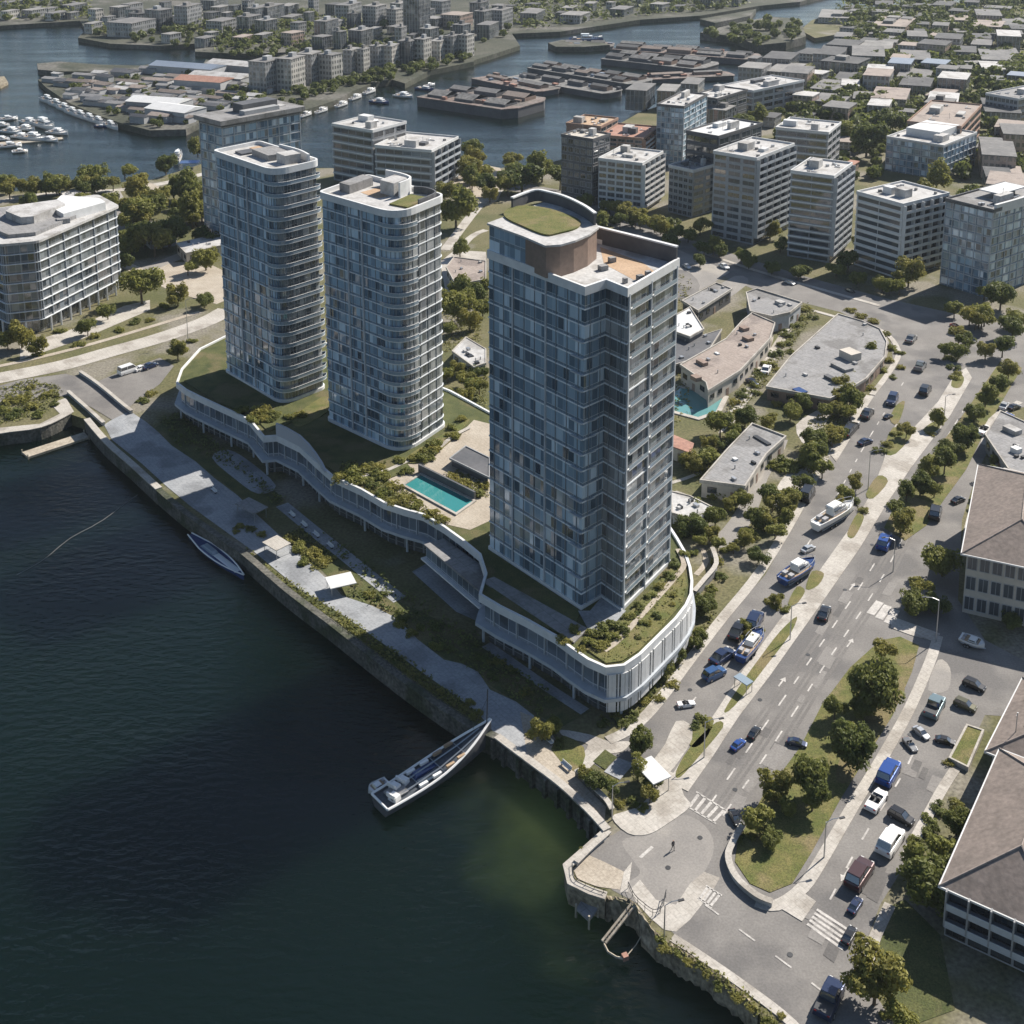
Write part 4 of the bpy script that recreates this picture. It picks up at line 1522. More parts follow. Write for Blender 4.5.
def block(name, label, cat, A, B, C, yt, wall, left, right, roof='roofpale', floors=7, z0=0.0, group=None, plant=3, seed=1, glass=None, poly=None, base=True):
    """left / right = (style, bays); styles: win, strip, balc, curtain, blank"""
    rr = random.Random(seed)
    if poly is None:
        poly = ccw(rect_from(A, B, C, z0))
        bw = P(B[0], B[1], z0).to_2d()
        j = min(range(4), key=lambda i: (poly[i] - bw).length)
        poly = poly[j - 1:] + poly[:j - 1]        # A B C D
    zr = HT(B[0], B[1], z0, yt)
    fh = (zr - z0) / floors
    c = sum(poly, Vector((0, 0))) / len(poly)
    root = empty(name, (c.x, c.y, z0), label, cat, group)
    styles = [left, right, right, left]
    b = MB()
    for i in range(4):
        st = styles[i][0]
        b.walls(poly, z0, zr, 1 if st == 'curtain' else 0, 1.8, fh, 0, lambda k: k == i)
    b.build('wall', [M[wall], M[glass or 'fardark']], root)
    for i in (0, 1):
        st, bays = styles[i]
        a, e = poly[i], poly[(i + 1) % 4]
        d = unit(e - a)
        nn = Vector((d.y, -d.x))
        rz = math.atan2(d.y, d.x)
        L = (e - a).length
        bw = L / max(bays, 1)
        if st in ('win', 'balc'):
            var = [window_mesh(bw * (0.84 if st == 'win' else 0.88), fh * (0.68 if st == 'win' else .78), M['darkmetal'] if st == 'balc' else M['greywall'], 1 if st == 'win' else 2) for _ in range(3)]
            for f in range(floors):
                for k in range(bays):
                    p = a + d * bw * (k + .5) + nn * 0.03
                    z = z0 + fh * (f + 0.52)
                    inst('window', var[rr.randrange(3)], root, (p.x - c.x, p.y - c.y, z - z0), rz)
        if st == 'balc':
            m = MB()
            zz = z0 + fh
            p = (a + e) / 2 + nn * 0.75
            m.box((p.x, p.y, zz - fh * .02), (L * .98, 1.5, 0.22), rz)
            p = (a + e) / 2 + nn * 1.45
            m.box((p.x, p.y, zz + .5), (L * .98, .1, .85), rz, 0)
            first = m.build('balcony', [M['white' if wall in ('white', 'cream') else 'slab']], root)
            for f in range(1, floors - 1):
                copy_part(first, root, fh * f)
            m = MB()
            for k in range(bays + 1):
                p = a + d * (bw * k) * .98 + d * .01 * L + nn * .8
                m.box((p.x, p.y, (z0 + fh + zr) / 2), (.22, 1.5, zr - z0 - fh), rz)
            m.build('balcony_dividers', M[wall], root)
        if st == 'strip':
            m = MB()
            zz = z0 + fh * .5
            p = (a + e) / 2 + nn * 0.04
            m.face([(q[0], q[1], zz + s) for q, s in (((p - d * L * .47), -fh * .26), ((p + d * L * .47), -fh * .26), ((p + d * L * .47), fh * .26), ((p - d * L * .47), fh * .26))])
            for k in range(bays + 1):
                qv = p - d * L * .47 + d * (L * .94 * k / bays)
                m.box((qv.x, qv.y, zz), (.2, .25, fh * .56), rz, 1)
            first = m.build('window_band', [GLASSV[rr.randrange(2)], M[wall]], root)
            for f in range(1, floors):
                copy_part(first, root, fh * f)
            m = MB()
            pb = (a + e) / 2 + nn * .15
            m.box((pb.x, pb.y, z0 + fh), (L + .3, .3, fh * .16), rz)
            first = m.build('spandrel', M['slabwhite'] if wall in ('white', 'greywall') else M[wall], root)
            for f in range(1, floors):
                copy_part(first, root, fh * f)
        if st == 'curtain':
            m = MB()
            pb = (a + e) / 2 + nn * .1
            m.box((pb.x, pb.y, z0 + fh), (L + .2, .3, .3), rz)
            first = m.build('floor_slab', M['slab'], root)
            for f in range(1, floors):
                copy_part(first, root, fh * f)
            m = MB()
            for k in range(bays + 1):
                p = a + d * (bw * k) + nn * .1
                m.box((p.x, p.y, (z0 + zr) / 2), (.25, .3, zr - z0), rz)
            m.build('mullions', M['slab'], root)
    m = MB()
    m.prism(offset(poly, .15), zr + .003, zr + .3)
    m.build('roof', M[roof], root)
    m = MB()
    m.ringwall(offset(poly, .25), .4, zr - .3, zr + 1.0)
    m.build('parapet', M['white' if wall in ('white', 'greywall', 'cream') else wall], root)
    f = lambda s, t: poly[1] + (poly[0] - poly[1]) * s + (poly[2] - poly[1]) * t
    for k in range(plant):
        s, t = rr.uniform(.12, .7), rr.uniform(.12, .7)
        ws, wt = rr.uniform(.1, .26), rr.uniform(.1, .24)
        h = rr.choice((1.2, 1.8, 2.6)) if k else 3.0
        m = MB()
        m.prism([f(s, t), f(s + ws, t), f(s + ws, t + wt), f(s, t + wt)], zr + .3, zr + .3 + h)
        m.build('plant_room' if h > 2 else 'air_handler', M[rr.choice(('roofpale', 'roofgrey', 'white', 'darkwall')) if k else 'roofpale'], root)
    for k in range(4):
        s, t = rr.uniform(.08, .9), rr.uniform(.08, .9)
        p = f(s, t)
        m = MB()
        m.box((p.x, p.y, zr + .75), (1.1, .9, .9), rr.uniform(0, 1))
        m.build('roof_vent', M[rr.choice(('metal', 'roofgrey'))], root)
    for k in range(rr.randrange(1, 4)):
        s, t = rr.uniform(.15, .85), rr.uniform(.15, .85)
        p = f(s, t)
        m = MB()
        hh = rr.uniform(2.5, 5)
        m.tube([(p.x, p.y, zr + .3), (p.x, p.y, zr + .3 + hh)], .09, 5)
        m.box((p.x, p.y, zr + hh), (1.0, .08, .08), rr.uniform(0, 3))
        m.build('aerial', M['metal'], root)
    for k in range(rr.randrange(2, 5)):
        s, t = rr.uniform(.1, .8), rr.uniform(.1, .8)
        m = MB()
        m.tube([(f(s, t).x, f(s, t).y, zr + .55), (f(s + .12, t).x, f(s + .12, t).y, zr + .55), (f(s + .12, t + .1).x, f(s + .12, t + .1).y, zr + .55)], .22, 5)
        m.build('roof_duct', M['metal'], root)
    return root, poly, zr


MID = [
    ('apartment_block', 'grey block with grid of windows standing left of the white block with striped balconies', 'apartment block', (561, 200), (592, 206), (604, 198), 141, 'darkwall', ('win', 5), ('win', 3), 'cream', 8),
    ('apartment_block', 'white apartment block with sunlit balconies on its right face and stepped roof', 'apartment block', (598, 208), (641, 214), (667, 201), 165, 'white', ('win', 5), ('balc', 4), 'roofpale', 8),
    ('apartment_block', 'pinkish brown block rising behind the white balcony block', 'apartment block', (600, 168), (642, 172), (672, 160), 140, 'brick', ('win', 5), ('balc', 4), 'roofred', 7),
    ('office_block', 'brown flat roofed block behind the grey gridded block', 'office block', (566, 158), (600, 162), (614, 152), 128, 'brick', ('blank', 0), ('win', 3), 'decking', 6),
    ('glass_block', 'dark glass block with grid frame near the river bank', 'office block', (656, 165), (682, 168), (700, 152), 108, 'darkwall', ('curtain', 6), ('curtain', 4), 'roofpale', 11),
    ('office_block', 'low grey gridded block wedged beside the white balcony block', 'office block', (668, 212), (692, 218), (704, 208), 172, 'greywall', ('win', 5), ('win', 2), 'roofgrey', 7),
    ('office_block', 'grey office block with white curved roof behind the pale slab', 'office block', (684, 205), (716, 212), (742, 192), 138, 'darkwall', ('strip', 4), ('win', 4), 'white', 8),
    ('apartment_tower', 'tall pale slab with blank front and shaded window column', 'apartment tower', (711, 236), (753, 245), (777, 224), 160, 'greywall', ('win', 3), ('balc', 5), 'roofpale', 12),
    ('apartment_block', 'pale grey block behind the pale slabs with flat white roof', 'apartment block', (774, 172), (826, 178), (837, 166), 134, 'greywall', ('strip', 5), ('win', 3), 'roofpale', 6),
    ('apartment_tower', 'pale grey tower with recessed dark windows and ragged rooftop plant', 'apartment tower', (787, 256), (829, 263), (844, 246), 178, 'greywall', ('strip', 2), ('balc', 4), 'roofpale', 12),
    ('apartment_tower', 'white tower with horizontal dark window bands beside the avenue corner', 'apartment tower', (853, 264), (898, 279), (922, 259), 206, 'white', ('strip', 2), ('balc', 5), 'roofpale', 10),
    ('glass_block', 'blue grey glass block with white roof box behind the banded white tower', 'office block', (885, 170), (941, 180), (966, 164), 147, 'greywall', ('curtain', 8), ('curtain', 8), 'roofpale', 5),
    ('glass_tower', 'dark teal glass block with white roof canopy at the right edge', 'office tower', (940, 284), (986, 298), (1019, 270), 212, 'darkwall', ('curtain', 6), ('curtain', 8), 'roofgrey', 10),
    ('office_block', 'pale ribbed block at the far right edge among trees', 'office block', (984, 118), (1016, 124), (1050, 112), 100, 'greywall', ('win', 8), ('win', 5), 'roofgrey', 4),
    ('apartment_block', 'grey block with stepped top beside the bay behind the middle tower', 'apartment block', (334, 180), (374, 188), (400, 176), 132, 'greywall', ('strip', 5), ('win', 3), 'roofpale', 7),
    ('apartment_block', 'lower grey block with pale roof terrace adjoining the bay block', 'apartment block', (376, 190), (432, 196), (455, 180), 152, 'greywall', ('strip', 6), ('balc', 4), 'roofpale', 6),
    ('glass_tower', 'dark glass tower with flat overhanging roof behind the leftmost of three towers', 'office tower', (206, 240), (228, 248), (292, 224), 128, 'darkwall', ('curtain', 3), ('curtain', 7), 'roofgrey', 13),
    ('office_block', 'brown brick block behind the blue grey glass block', 'office block', (905, 160), (958, 166), (985, 142), 128, 'brick', ('win', 6), ('strip', 6), 'rooftan', 5),
    ('apartment_block', 'dark gabled block by the river above the pale slabs', 'apartment block', (690, 128), (716, 132), (735, 120), 100, 'darkwall', ('win', 5), ('win', 3), 'roofpale', 5),
    ('apartment_block', 'pale block with long white roof at the river edge', 'apartment block', (720, 112), (752, 118), (790, 104), 92, 'greywall', ('strip', 5), ('win', 5), 'roofpale', 4),
]
MIDZ = {}
for i, q in enumerate(MID):
    nm, lab, cat, A, B, C, yt, wall, lf, rt, roof, fl = q
    rt_, pl_, zr_ = block(nm, lab, cat, A, B, C, yt, wall, lf, rt, roof, fl, seed=20 + i, glass='tower2' if 'glass' in nm else None, plant=2 if i != 11 else 1)
    MIDZ[i] = (rt_, pl_, zr_)


def extra_roofs():
    root, p, z = MIDZ[12]
    f = lambda s, t: p[1] + (p[0] - p[1]) * s + (p[2] - p[1]) * t
    m = MB()
    l, r = ribbon([f(.02, .05), f(.0, .5), f(.05, .98)], 1.0)
    m.strip(l, r, z - 1, z + 2.2)
    m.build('curved_screen', M['white'], root)
    m = MB()
    m.prism([f(.3, .35), f(.75, .35), f(.75, .8), f(.3, .8)], z + 2.6, z + 3.0, 0, None, True)
    m.build('roof_canopy', M['white'], root)
    root, p, z = MIDZ[16]
    f = lambda s, t: p[1] + (p[0] - p[1]) * s + (p[2] - p[1]) * t
    m = MB()
    m.prism(offset(ccw(p), 1.6), z + 1.2, z + 3.0, 0, None, True)
    m.build('roof_overhang', M['roofgrey'], root)
    m = MB()
    m.prism([f(.3, .35), f(.75, .35), f(.75, .8), f(.3, .8)], z + 3.0, z + 6.4)
    m.build('plant_room', M['darkwall'], root)
    m = MB()
    q = [f(.05, .3), f(.28, .3), f(.28, .75), f(.05, .75)]
    m.prism(q, z + 3.0, z + 4.6)
    m.build('roof_terrace', M['greywall'], root)
    root, p, z = MIDZ[11]
    f = lambda s, t: p[1] + (p[0] - p[1]) * s + (p[2] - p[1]) * t
    m = MB()
    m.prism([f(.25, .3), f(.85, .3), f(.85, .9), f(.25, .9)], z + .3, z + 4)
    m.build('plant_room', M['white'], root)


extra_roofs()


# ---- the flared block at the left edge
def left_block():
    z0 = 0.0
    base = [P(x, y, 0).to_2d() for x, y in ((-30, 316), (10, 338), (44, 334), (122, 292), (102, 279), (-10, 298))]
    zr = HT(122, 292, 0, 208)
    zl = 5.0
    nf = 8
    fh = (zr - zl) / nf
    poly = fillet(ccw(base), 1.2, 3)
    c = sum(base, Vector((0, 0))) / 6
    root = empty('office_block', (c.x, c.y, 0), 'glassy office block with white floor bands and rounded nose above the quay road', 'office block')
    m = MB()
    m.walls(poly, zl, zr, 0, 1.9, fh)
    m.build('curtain_wall', M['leftglass'], root)
    slab_set(root, poly, [zl + fh * k for k in range(0, nf)], .2, .5, 'slabline')
    mullions(root, poly, zl, zr, 7.5, .14, .4, 'slab')
    m = MB()
    m.prism(offset(poly, 1.0), zr + .003, zr + .8)
    m.build('roof', M['roofpale'], root)
    m = MB()
    m.walls(offset(poly, -2), 0, zl - .2, 0, 2, 5)
    m.build('lobby_wall', M['fardark'], root)
    o2 = offset(poly, .2)
    n = len(o2)
    for i in range(n):
        a, b = o2[i], o2[(i + 1) % n]
        k = int((b - a).length // 4.5)
        for j in range(k):
            p = a.lerp(b, (j + .5) / k)
            m = MB()
            m.tube([(p.x, p.y, 0), (p.x, p.y, zl)], .35, 6)
            m.build('column', M['slabwhite'], root)
    ctr = c
    up = [ctr + (p - ctr) * .62 for p in base]
    for nm, k, h, mt in (('upper_roof', .8, 1.2, 'roofgrey'), ('plant_room', .38, 3.6, 'roofpale')):
        m = MB()
        m.prism([ctr + (p - ctr) * k for p in base], zr + .8, zr + .8 + h)
        m.build(nm, M[mt], root)
    m = MB()
    m.prism([P(x, y, zr + .8).to_2d() for x, y in ((62, 203), (100, 206), (106, 210), (64, 222), (50, 214))], zr + .8, zr + 3.6)
    m.build('penthouse', M['slabwhite'], root)
    for k, (s, t) in enumerate(((.72, .1), (.7, -.3), (-.5, .5), (.2, .75))):
        p = ctr + Vector((s * 16, t * 14))
        m = MB()
        m.box((p.x, p.y, zr + 1.6), (4, 2.5, 1.6), .5)
        m.build('air_handler', M['roofgrey'], root)


left_block()


# ---- low buildings
def low(name, label, cat, pts, h, wall, roof, par=0.4, z0=0.0, extras=(), group=None):
    p = ccw(PP(pts, z0 + h))
    c = sum(p, Vector((0, 0))) / len(p)
    root = empty(name, (c.x, c.y, z0), label, cat, group)
    m = MB()
    m.walls(offset(p, -.3), z0, z0 + h, 0, 2, h)
    m.build('wall', M[wall], root)
    m = MB()
    m.prism(p, z0 + h + .003, z0 + h + .25, 0, None, True)
    m.build('roof', M[roof], root)
    if par:
        m = MB()
        m.ringwall(offset(p, .1), .35, z0 + h - .2, z0 + h + .25 + par)
        m.build('parapet', M['concrete'], root)
    rl = random.Random(len(label) * 7)
    if par:
        xs, ys = [q.x for q in p], [q.y for q in p]
        k = t = 0
        pin = offset(p, -1.5)
        while k < 6 and t < 80:
            t += 1
            q = Vector((rl.uniform(min(xs), max(xs)), rl.uniform(min(ys), max(ys))))
            if inside(q, pin):
                k += 1
                m = MB()
                if k % 3:
                    m.box((q.x, q.y, z0 + h + .55), (rl.uniform(.6, 1.6), rl.uniform(.5, 1.1), .6), -1.05)
                    m.build('roof_vent', M[rl.choice(('metal', 'roofpale', 'darkmetal'))], root)
                else:
                    m.tube([(q.x, q.y, z0 + h + .2), (q.x, q.y, z0 + h + 1.2)], .18, 6)
                    m.build('flue', M['metal'], root)
    pw = offset(p, -.3)
    for i in range(len(pw)):
        a, b_ = pw[i], pw[(i + 1) % len(pw)]
        d = (b_ - a).normalized()
        nn = Vector((d.y, -d.x))
        if nn.y > .2 or (b_ - a).length < 5 or h < 3.2:
            continue
        nw = int((b_ - a).length // 4.2)
        wm = window_mesh(2.2, 1.5, M['darkmetal'])
        for kk in range(min(nw, 9)):
            q = a + d * ((b_ - a).length * (kk + .5) / nw) + nn * .03
            if kk == nw // 2:
                m = MB()
                m.box((q.x, q.y, z0 + 1.15), (1.3, .12, 2.3), math.atan2(d.y, d.x))
                m.build('door', M['brownclad'], root)
            else:
                inst('window', wm, root, (q.x - c.x, q.y - c.y, h * .55), math.atan2(d.y, d.x))
    for (nm, x, y, sx, sy, sz, mt) in extras:
        q = P(x, y, z0 + h + .25)
        m = MB()
        m.box((q.x, q.y, z0 + h + .25 + sz / 2), (sx, sy, sz), -1.05)
        m.build(nm, M[mt], root)
    return root


EX = lambda *a: a
low('shop_building', 'long tan roofed building with dark roof vents left of the grey car park roof', 'shop building',
    [(680, 366), (706, 384), (708, 392), (740, 372), (770, 340), (775, 324), (752, 314), (742, 322), (726, 340)], 5, 'cream', 'rooftan', .35,
    extras=(EX('roof_vent', 702, 364, 3.4, 1.8, 1.0, 'brownclad'), EX('roof_vent', 696, 380, 2.6, 2.0, 1.2, 'brownclad'), EX('roof_vent', 744, 330, 2.4, 2.2, 1.0, 'brownclad'), EX('roof_vent', 748, 340, 2.8, 2.4, 1.0, 'brownclad'), EX('hatch', 717, 354, 1.6, .9, .4, 'white')))
low('shop_building', 'grey roofed building with angled glass front behind the tan roofed shop', 'shop building',
    [(746, 294), (757, 290), (802, 304), (790, 314), (772, 318), (750, 313)], 5, 'greywall', 'roofgrey', .5, extras=(EX('air_handler', 780, 304, 3, 2, 1, 'roofpale'),))
low('shop_building', 'narrow grey roofed building with planted strip beside the tallest tower', 'shop building',
    [(682, 302), (716, 284), (732, 290), (698, 312)], 4.5, 'darkwall', 'roofgrey', .4)
low('car_park_building', 'large grey flat car park roof with curved end beside the frontage road', 'car park',
    [(838, 315), (862, 322), (880, 330), (887, 343), (885, 358), (866, 380), (846, 392), (830, 400), (766, 388), (790, 358)], 3.6, 'brownclad', 'roofgrey', .35,
    extras=(EX('stair_house', 850, 358, 5, 4, 2.2, 'cream'), EX('stair_roof', 842, 368, 6, 3.2, .8, 'roofgrey'), EX('plant_box', 832, 380, 5, 1.6, .8, 'darkwall'), EX('solar_panel', 800, 391, 3.5, 2.5, .3, 'hullblue')))
low('shop_building', 'flat grey roofed building with dark slot rooflight in the green quarter', 'shop building',
    [(752, 425), (786, 438), (766, 456), (745, 488), (700, 482), (726, 452)], 4, 'cream', 'roofgrey', .4,
    extras=(EX('rooflight', 762, 441, 5.6, 1.2, .4, 'darkmetal'), EX('hatch', 735, 460, 1.2, 1, .5, 'white')))
low('shed', 'small red brown roof strip right of the tallest tower', 'shed', [(670, 434), (694, 444), (691, 454), (669, 446)], 3.5, 'cream', 'roofred', 0)
low('shed', 'pale flat roofed shed below the red brown roof strip', 'shed', [(670, 492), (690, 497), (712, 508), (700, 522), (672, 514)], 2.6, 'white', 'roofpale', .2)
low('pavilion', 'white peaked pavilion roof jutting from behind the tallest tower', 'pavilion', [(672, 318), (690, 308), (704, 330), (690, 338), (673, 332)], 5, 'darkwall', 'white', .3)
low('shed', 'dark box shed beside the white peaked pavilion', 'shed', [(674, 338), (690, 340), (722, 330), (706, 356), (674, 366)], 3, 'darkwall', 'darkwall', .2)
low('kiosk', 'small pale pavilion with rooflight between the middle and tallest towers', 'kiosk', [(452, 352), (466, 338), (486, 350), (486, 364), (474, 368)], 3.5, 'greywall', 'roofpale', .2, extras=(EX('rooflight', 470, 356, 2, 1.6, .3, 'darkmetal'),))
low('shop_building', 'low tan building behind the gap between middle and tallest towers', 'shop building', [(446, 268), (454, 258), (486, 262), (486, 280), (456, 286)], 4, 'cream', 'rooftan', .3)
low('warehouse', 'low grey roofed building among trees by the bay path', 'warehouse', [(136, 228), (150, 222), (178, 226), (176, 236), (150, 240)], 4, 'greywall', 'roofpale', .2)
low('warehouse', 'pale roofed hall beside the leftmost tower among trees', 'warehouse', [(176, 244), (222, 234), (222, 246), (186, 254)], 4, 'cream', 'roofpale', .2)
low('garden_house', 'small white pavilion by the bay edge at left', 'pavilion', [(62, 194), (74, 190), (82, 194), (76, 198), (64, 200)], 3, 'white', 'roofpale', .2)
low('retaining_building', 'pale garage roofed with a white slab beside the green median bushes', 'garage', [(985, 436), (1000, 412), (1040, 430), (1040, 480), (1008, 470)], 4, 'greywall', 'roofgrey', .3, extras=(EX('air_handler', 1012, 432, 4, 2.5, 1.2, 'roofpale'), EX('air_handler', 1016, 452, 2, 2, 1.2, 'white')))
low('shop_building', 'flat roofed building with dark slit above the hip roofed house', 'shop building', [(986, 492), (1004, 470), (1050, 480), (1050, 530), (1020, 520)], 4.5, 'greywall', 'roofgrey', .3)
# pool by the shops
pp = ccw(PP([(679, 388), (700, 392), (723, 398), (716, 412), (698, 418), (672, 411), (672, 396)]))
cpl = sum(pp, Vector((0, 0))) / len(pp)
rp = empty('swimming_pool', (cpl.x, cpl.y, 0), 'pale blue ground level swimming pool beside the tan roofed shop', 'pool')
b = MB(); b.ringwall(offset(pp, 1.4), 1.4, 0, .3); b.build('coping', M['concrete'], rp)
b = MB(); b.face([(q.x, q.y, .16) for q in pp]); b.build('pool_surface', M['poolwater2'], rp)


def hiphouse(name, label, A, B, C, yt, wall, roof, left, right, floors, rise, seed, eave=1.0):
    root, p, zr = block(name, label, 'house', A, B, C, yt, wall, left, right, roof, floors, plant=0, seed=seed)
    for o in list(root.children):
        if o.name.split('.')[0] in ('roof_vent', 'parapet', 'roof'):
            bpy.data.objects.remove(o, do_unlink=True)
    e = offset(p, eave)
    a, b, c, d = e
    L1, L2 = (b - a).length, (c - b).length
    if L1 >= L2:
        r1, r2 = (a + d) / 2 + unit(b - a) * L2 * .5, (b + c) / 2 - unit(b - a) * L2 * .5
        faces = [(a, b, r2, r1), (b, c, r2), (c, d, r1, r2), (d, a, r1)]
    else:
        r1, r2 = (a + b) / 2 + unit(c - b) * L1 * .5, (c + d) / 2 - unit(c - b) * L1 * .5
        faces = [(a, b, r1), (b, c, r2, r1), (c, d, r2), (d, a, r1, r2)]
    z = zr - .1
    m = MB()
    for f in faces:
        m.face([(q.x, q.y, z + (rise if (q is r1 or q is r2) else 0)) for q in f])
    m.face([(q.x, q.y, z - .02) for q in (d, c, b, a)])
    ro = m.build('roof', M[roof], root)
    m = MB()
    for q in e:
        rr_ = min((r1, r2), key=lambda t: (t - q).length)
        m.tube([(q.x, q.y, z + .05), (rr_.x, rr_.y, z + rise + .05)], .16, 5)
    m.tube([(r1.x, r1.y, z + rise + .05), (r2.x, r2.y, z + rise + .05)], .16, 5)
    m.build('ridge_tiles', M['rooftan'], ro)
    m = MB()
    m.ringwall(offset(p, eave + .12), .2, z - .25, z + .06)
    m.build('gutter', M['white'], root)
    return root, p, zr


hiphouse('hip_roof_house', 'pale three storey house with brown hip roof right of the avenue', (978, 520), (962, 612), (1062, 668), 552, 'cream', 'roofbrown', ('blank', 0), ('win', 8), 3, 4.5, 91)
hiphouse('hip_roof_house', 'big brown roofed house with shaded balconies in the bottom right corner', (1000, 800), (944, 935), (1050, 1022), 884, 'greywall', 'roofbrown', ('blank', 0), ('balc', 5), 3, 4.5, 92)
hiphouse('hip_roof_house', 'smaller brown roofed house at the right edge above the corner house', (1024, 712), (990, 782), (1060, 810), 750, 'greywall', 'roofbrown', ('blank', 0), ('win', 4), 2, 3, 93)


# ---- far buildings
FARB = [  # xl, xn, xr, ybase, ytop, facade, roof
    (248, 266, 278, 94, 63, 'farfacade', 'farroofgrey'), (276, 292, 302, 92, 60, 'farcream', 'farroofpale'), (296, 312, 319, 84, 55, 'farfacade', 'farroofpale'), (318, 332, 341, 83, 56, 'farcream', 'farroofgrey'), (343, 352, 358, 74, 51, 'farfacade', 'farroofpale'),
    (357, 364, 369, 73, 50, 'farcream', 'farroofpale'), (369, 378, 384, 70, 47, 'farfacade', 'farroofpale'), (383, 392, 398, 69, 47, 'farcream', 'farroofpale'), (398, 410, 416, 66, 42, 'fardark', 'farroofgrey'), (414, 424, 431, 65, 40, 'farcream', 'farroofpale'),
    (430, 440, 446, 61, 42, 'farcream', 'farroofpale'), (444, 453, 459, 59, 37, 'farfacade', 'farroofgrey'), (458, 467, 474, 58, 36, 'farcream', 'farroofpale'), (403, 420, 429, 38, -6, 'fardark', 'farroofgrey'), (308, 314, 318, 14, -9, 'farfacade', 'farroofpale'),
    (252, 268, 279, 25, 8, 'fardark', 'farroofgrey'), (314, 326, 336, 42, 22, 'fardark', 'farroofgrey'), (335, 349, 361, 22, 6, 'farfacade', 'farroofgrey'), (362, 376, 385, 29, 7, 'farfacade', 'farroofpale'), (386, 396, 403, 28, 10, 'farcream', 'farroofpale'),
    (440, 460, 472, 28, 16, 'farbrick', 'rooftan'), (474, 484, 492, 33, 12, 'fardark', 'farroofgrey'), (488, 502, 513, 30, 11, 'farfacade', 'farroofgrey'), (143, 160, 169, 31, 11, 'fardark', 'farroofgrey'), (174, 188, 196, 31, 7, 'farfacade', 'farroofgrey'),
    (104, 132, 146, 38, 24, 'farfacade', 'farroofgrey'), (87, 96, 101, 22, 10, 'farcream', 'farroofpale'), (188, 196, 201, 20, 7, 'farcream', 'farroofpale'), (246, 256, 263, 27, 9, 'fardark', 'farroofgrey'), (0, 8, 14, 20, 12, 'farcream', 'farroofpale'),
    (20, 32, 40, 18, 11, 'farfacade', 'farroofpale'), (44, 54, 62, 21, 14, 'farcream', 'farroofgrey'), (205, 222, 232, 33, 22, 'farfacade', 'farroofgrey'), (160, 170, 178, 44, 35, 'farfacade', 'farroofpale'), (60, 72, 80, 13, 6, 'fardark', 'farroofgrey'),
    (280, 292, 302, 46, 34, 'farbrick', 'rooftan'), (430, 442, 450, 14, 2, 'farfacade', 'farroofgrey'), (520, 536, 548, 24, 14, 'fardark', 'farroofgrey'), (560, 580, 592, 24, 16, 'farfacade', 'farroofpale'), (610, 624, 636, 17, 10, 'fardark', 'farroofgrey'), (200, 214, 222, 10, 1, 'fardark', 'farroofgrey'),
    (120, 130, 138, 14, 5, 'farfacade', 'farroofgrey'), (650, 662, 672, 12, 5, 'farfacade', 'farroofpale'), (700, 716, 726, 8, 0, 'fardark', 'farroofgrey'), (350, 358, 366, 38, 30, 'farcream', 'farroofpale'), (232, 242, 250, 46, 38, 'farbrick', 'rooftan'),
]
FARQ = [  # right-hand quarter: low halls and blocks
    (768, 792, 836, 84, 66, 'farfacade', 'farroofpale'), (800, 812, 834, 62, 52, 'farcream', 'farroofgrey'), (862, 890, 924, 62, 48, 'farcream', 'farroofpale'), (858, 884, 902, 70, 54, 'farfacade', 'farroofgrey'), (905, 930, 962, 72, 56, 'fardark', 'farroofgrey'),
    (870, 905, 968, 34, 26, 'farcream', 'farroofpale'), (950, 970, 984, 26, 18, 'farcream', 'farroofpale'), (820, 850, 872, 24, 16, 'farfacade', 'farroofpale'), (968, 990, 1010, 54, 40, 'fardark', 'farroofgrey'), (960, 976, 1000, 70, 58, 'farfacade', 'farroofpale'),
    (900, 928, 952, 88, 76, 'fardark', 'hullroof'), (840, 856, 878, 88, 78, 'farfacade', 'farroofpale'), (812, 836, 860, 100, 86, 'farfacade', 'farroofpale'), (858, 872, 884, 106, 96, 'farbrick', 'rooftan'), (818, 842, 866, 112, 102, 'fardark', 'farroofgrey'),
    (770, 788, 808, 104, 90, 'farcream', 'farroofpale'), (744, 760, 778, 98, 82, 'farfacade', 'farroofpale'), (926, 946, 968, 108, 96, 'farbrick', 'rooftan'), (990, 1004, 1026, 90, 76, 'farfacade', 'farroofgrey'), (1000, 1014, 1030, 140, 126, 'farfacade', 'farroofgrey'),
    (984, 1000, 1016, 158, 146, 'fardark', 'farroofgrey'), (1004, 1022, 1040, 190, 174, 'farfacade', 'farroofgrey'), (836, 852, 872, 150, 138, 'farbrick', 'rooftan'), (838, 850, 880, 176, 160, 'farbrick', 'roofred'), (868, 880, 892, 130, 120, 'farfacade', 'farroofgrey'),
    (700, 716, 730, 112, 98, 'fardark', 'farroofpale'), (760, 774, 790, 128, 116, 'farfacade', 'farroofgrey'), (790, 806, 826, 126, 114, 'farcream', 'farroofpale'), (836, 850, 872, 44, 36, 'fardark', 'farroofgrey'), (980, 1000, 1020, 34, 26, 'farbrick', 'rooftan'),
    (890, 910, 930, 20, 13, 'fardark', 'farroofgrey'), (840, 856, 870, 12, 6, 'farfacade', 'farroofpale'), (930, 950, 972, 12, 5, 'farfacade', 'farroofgrey'), (990, 1010, 1024, 14, 7, 'fardark', 'farroofgrey'), (744, 756, 770, 66, 56, 'fardark', 'farroofgrey'),
    (1005, 1018, 1030, 62, 52, 'farcream', 'farroofpale'), (880, 896, 912, 48, 42, 'farfacade', 'farroofgrey'), (936, 952, 964, 44, 36, 'farfacade', 'farroofpale'), (905, 918, 930, 120, 112, 'farfacade', 'farroofgrey'),
]
M['hullroof'] = surf('blue_grey_roofing', (0.16, 0.2, 0.26), (0.2, 0.24, 0.3), 0.1, 0.7)
FAROBJ = []


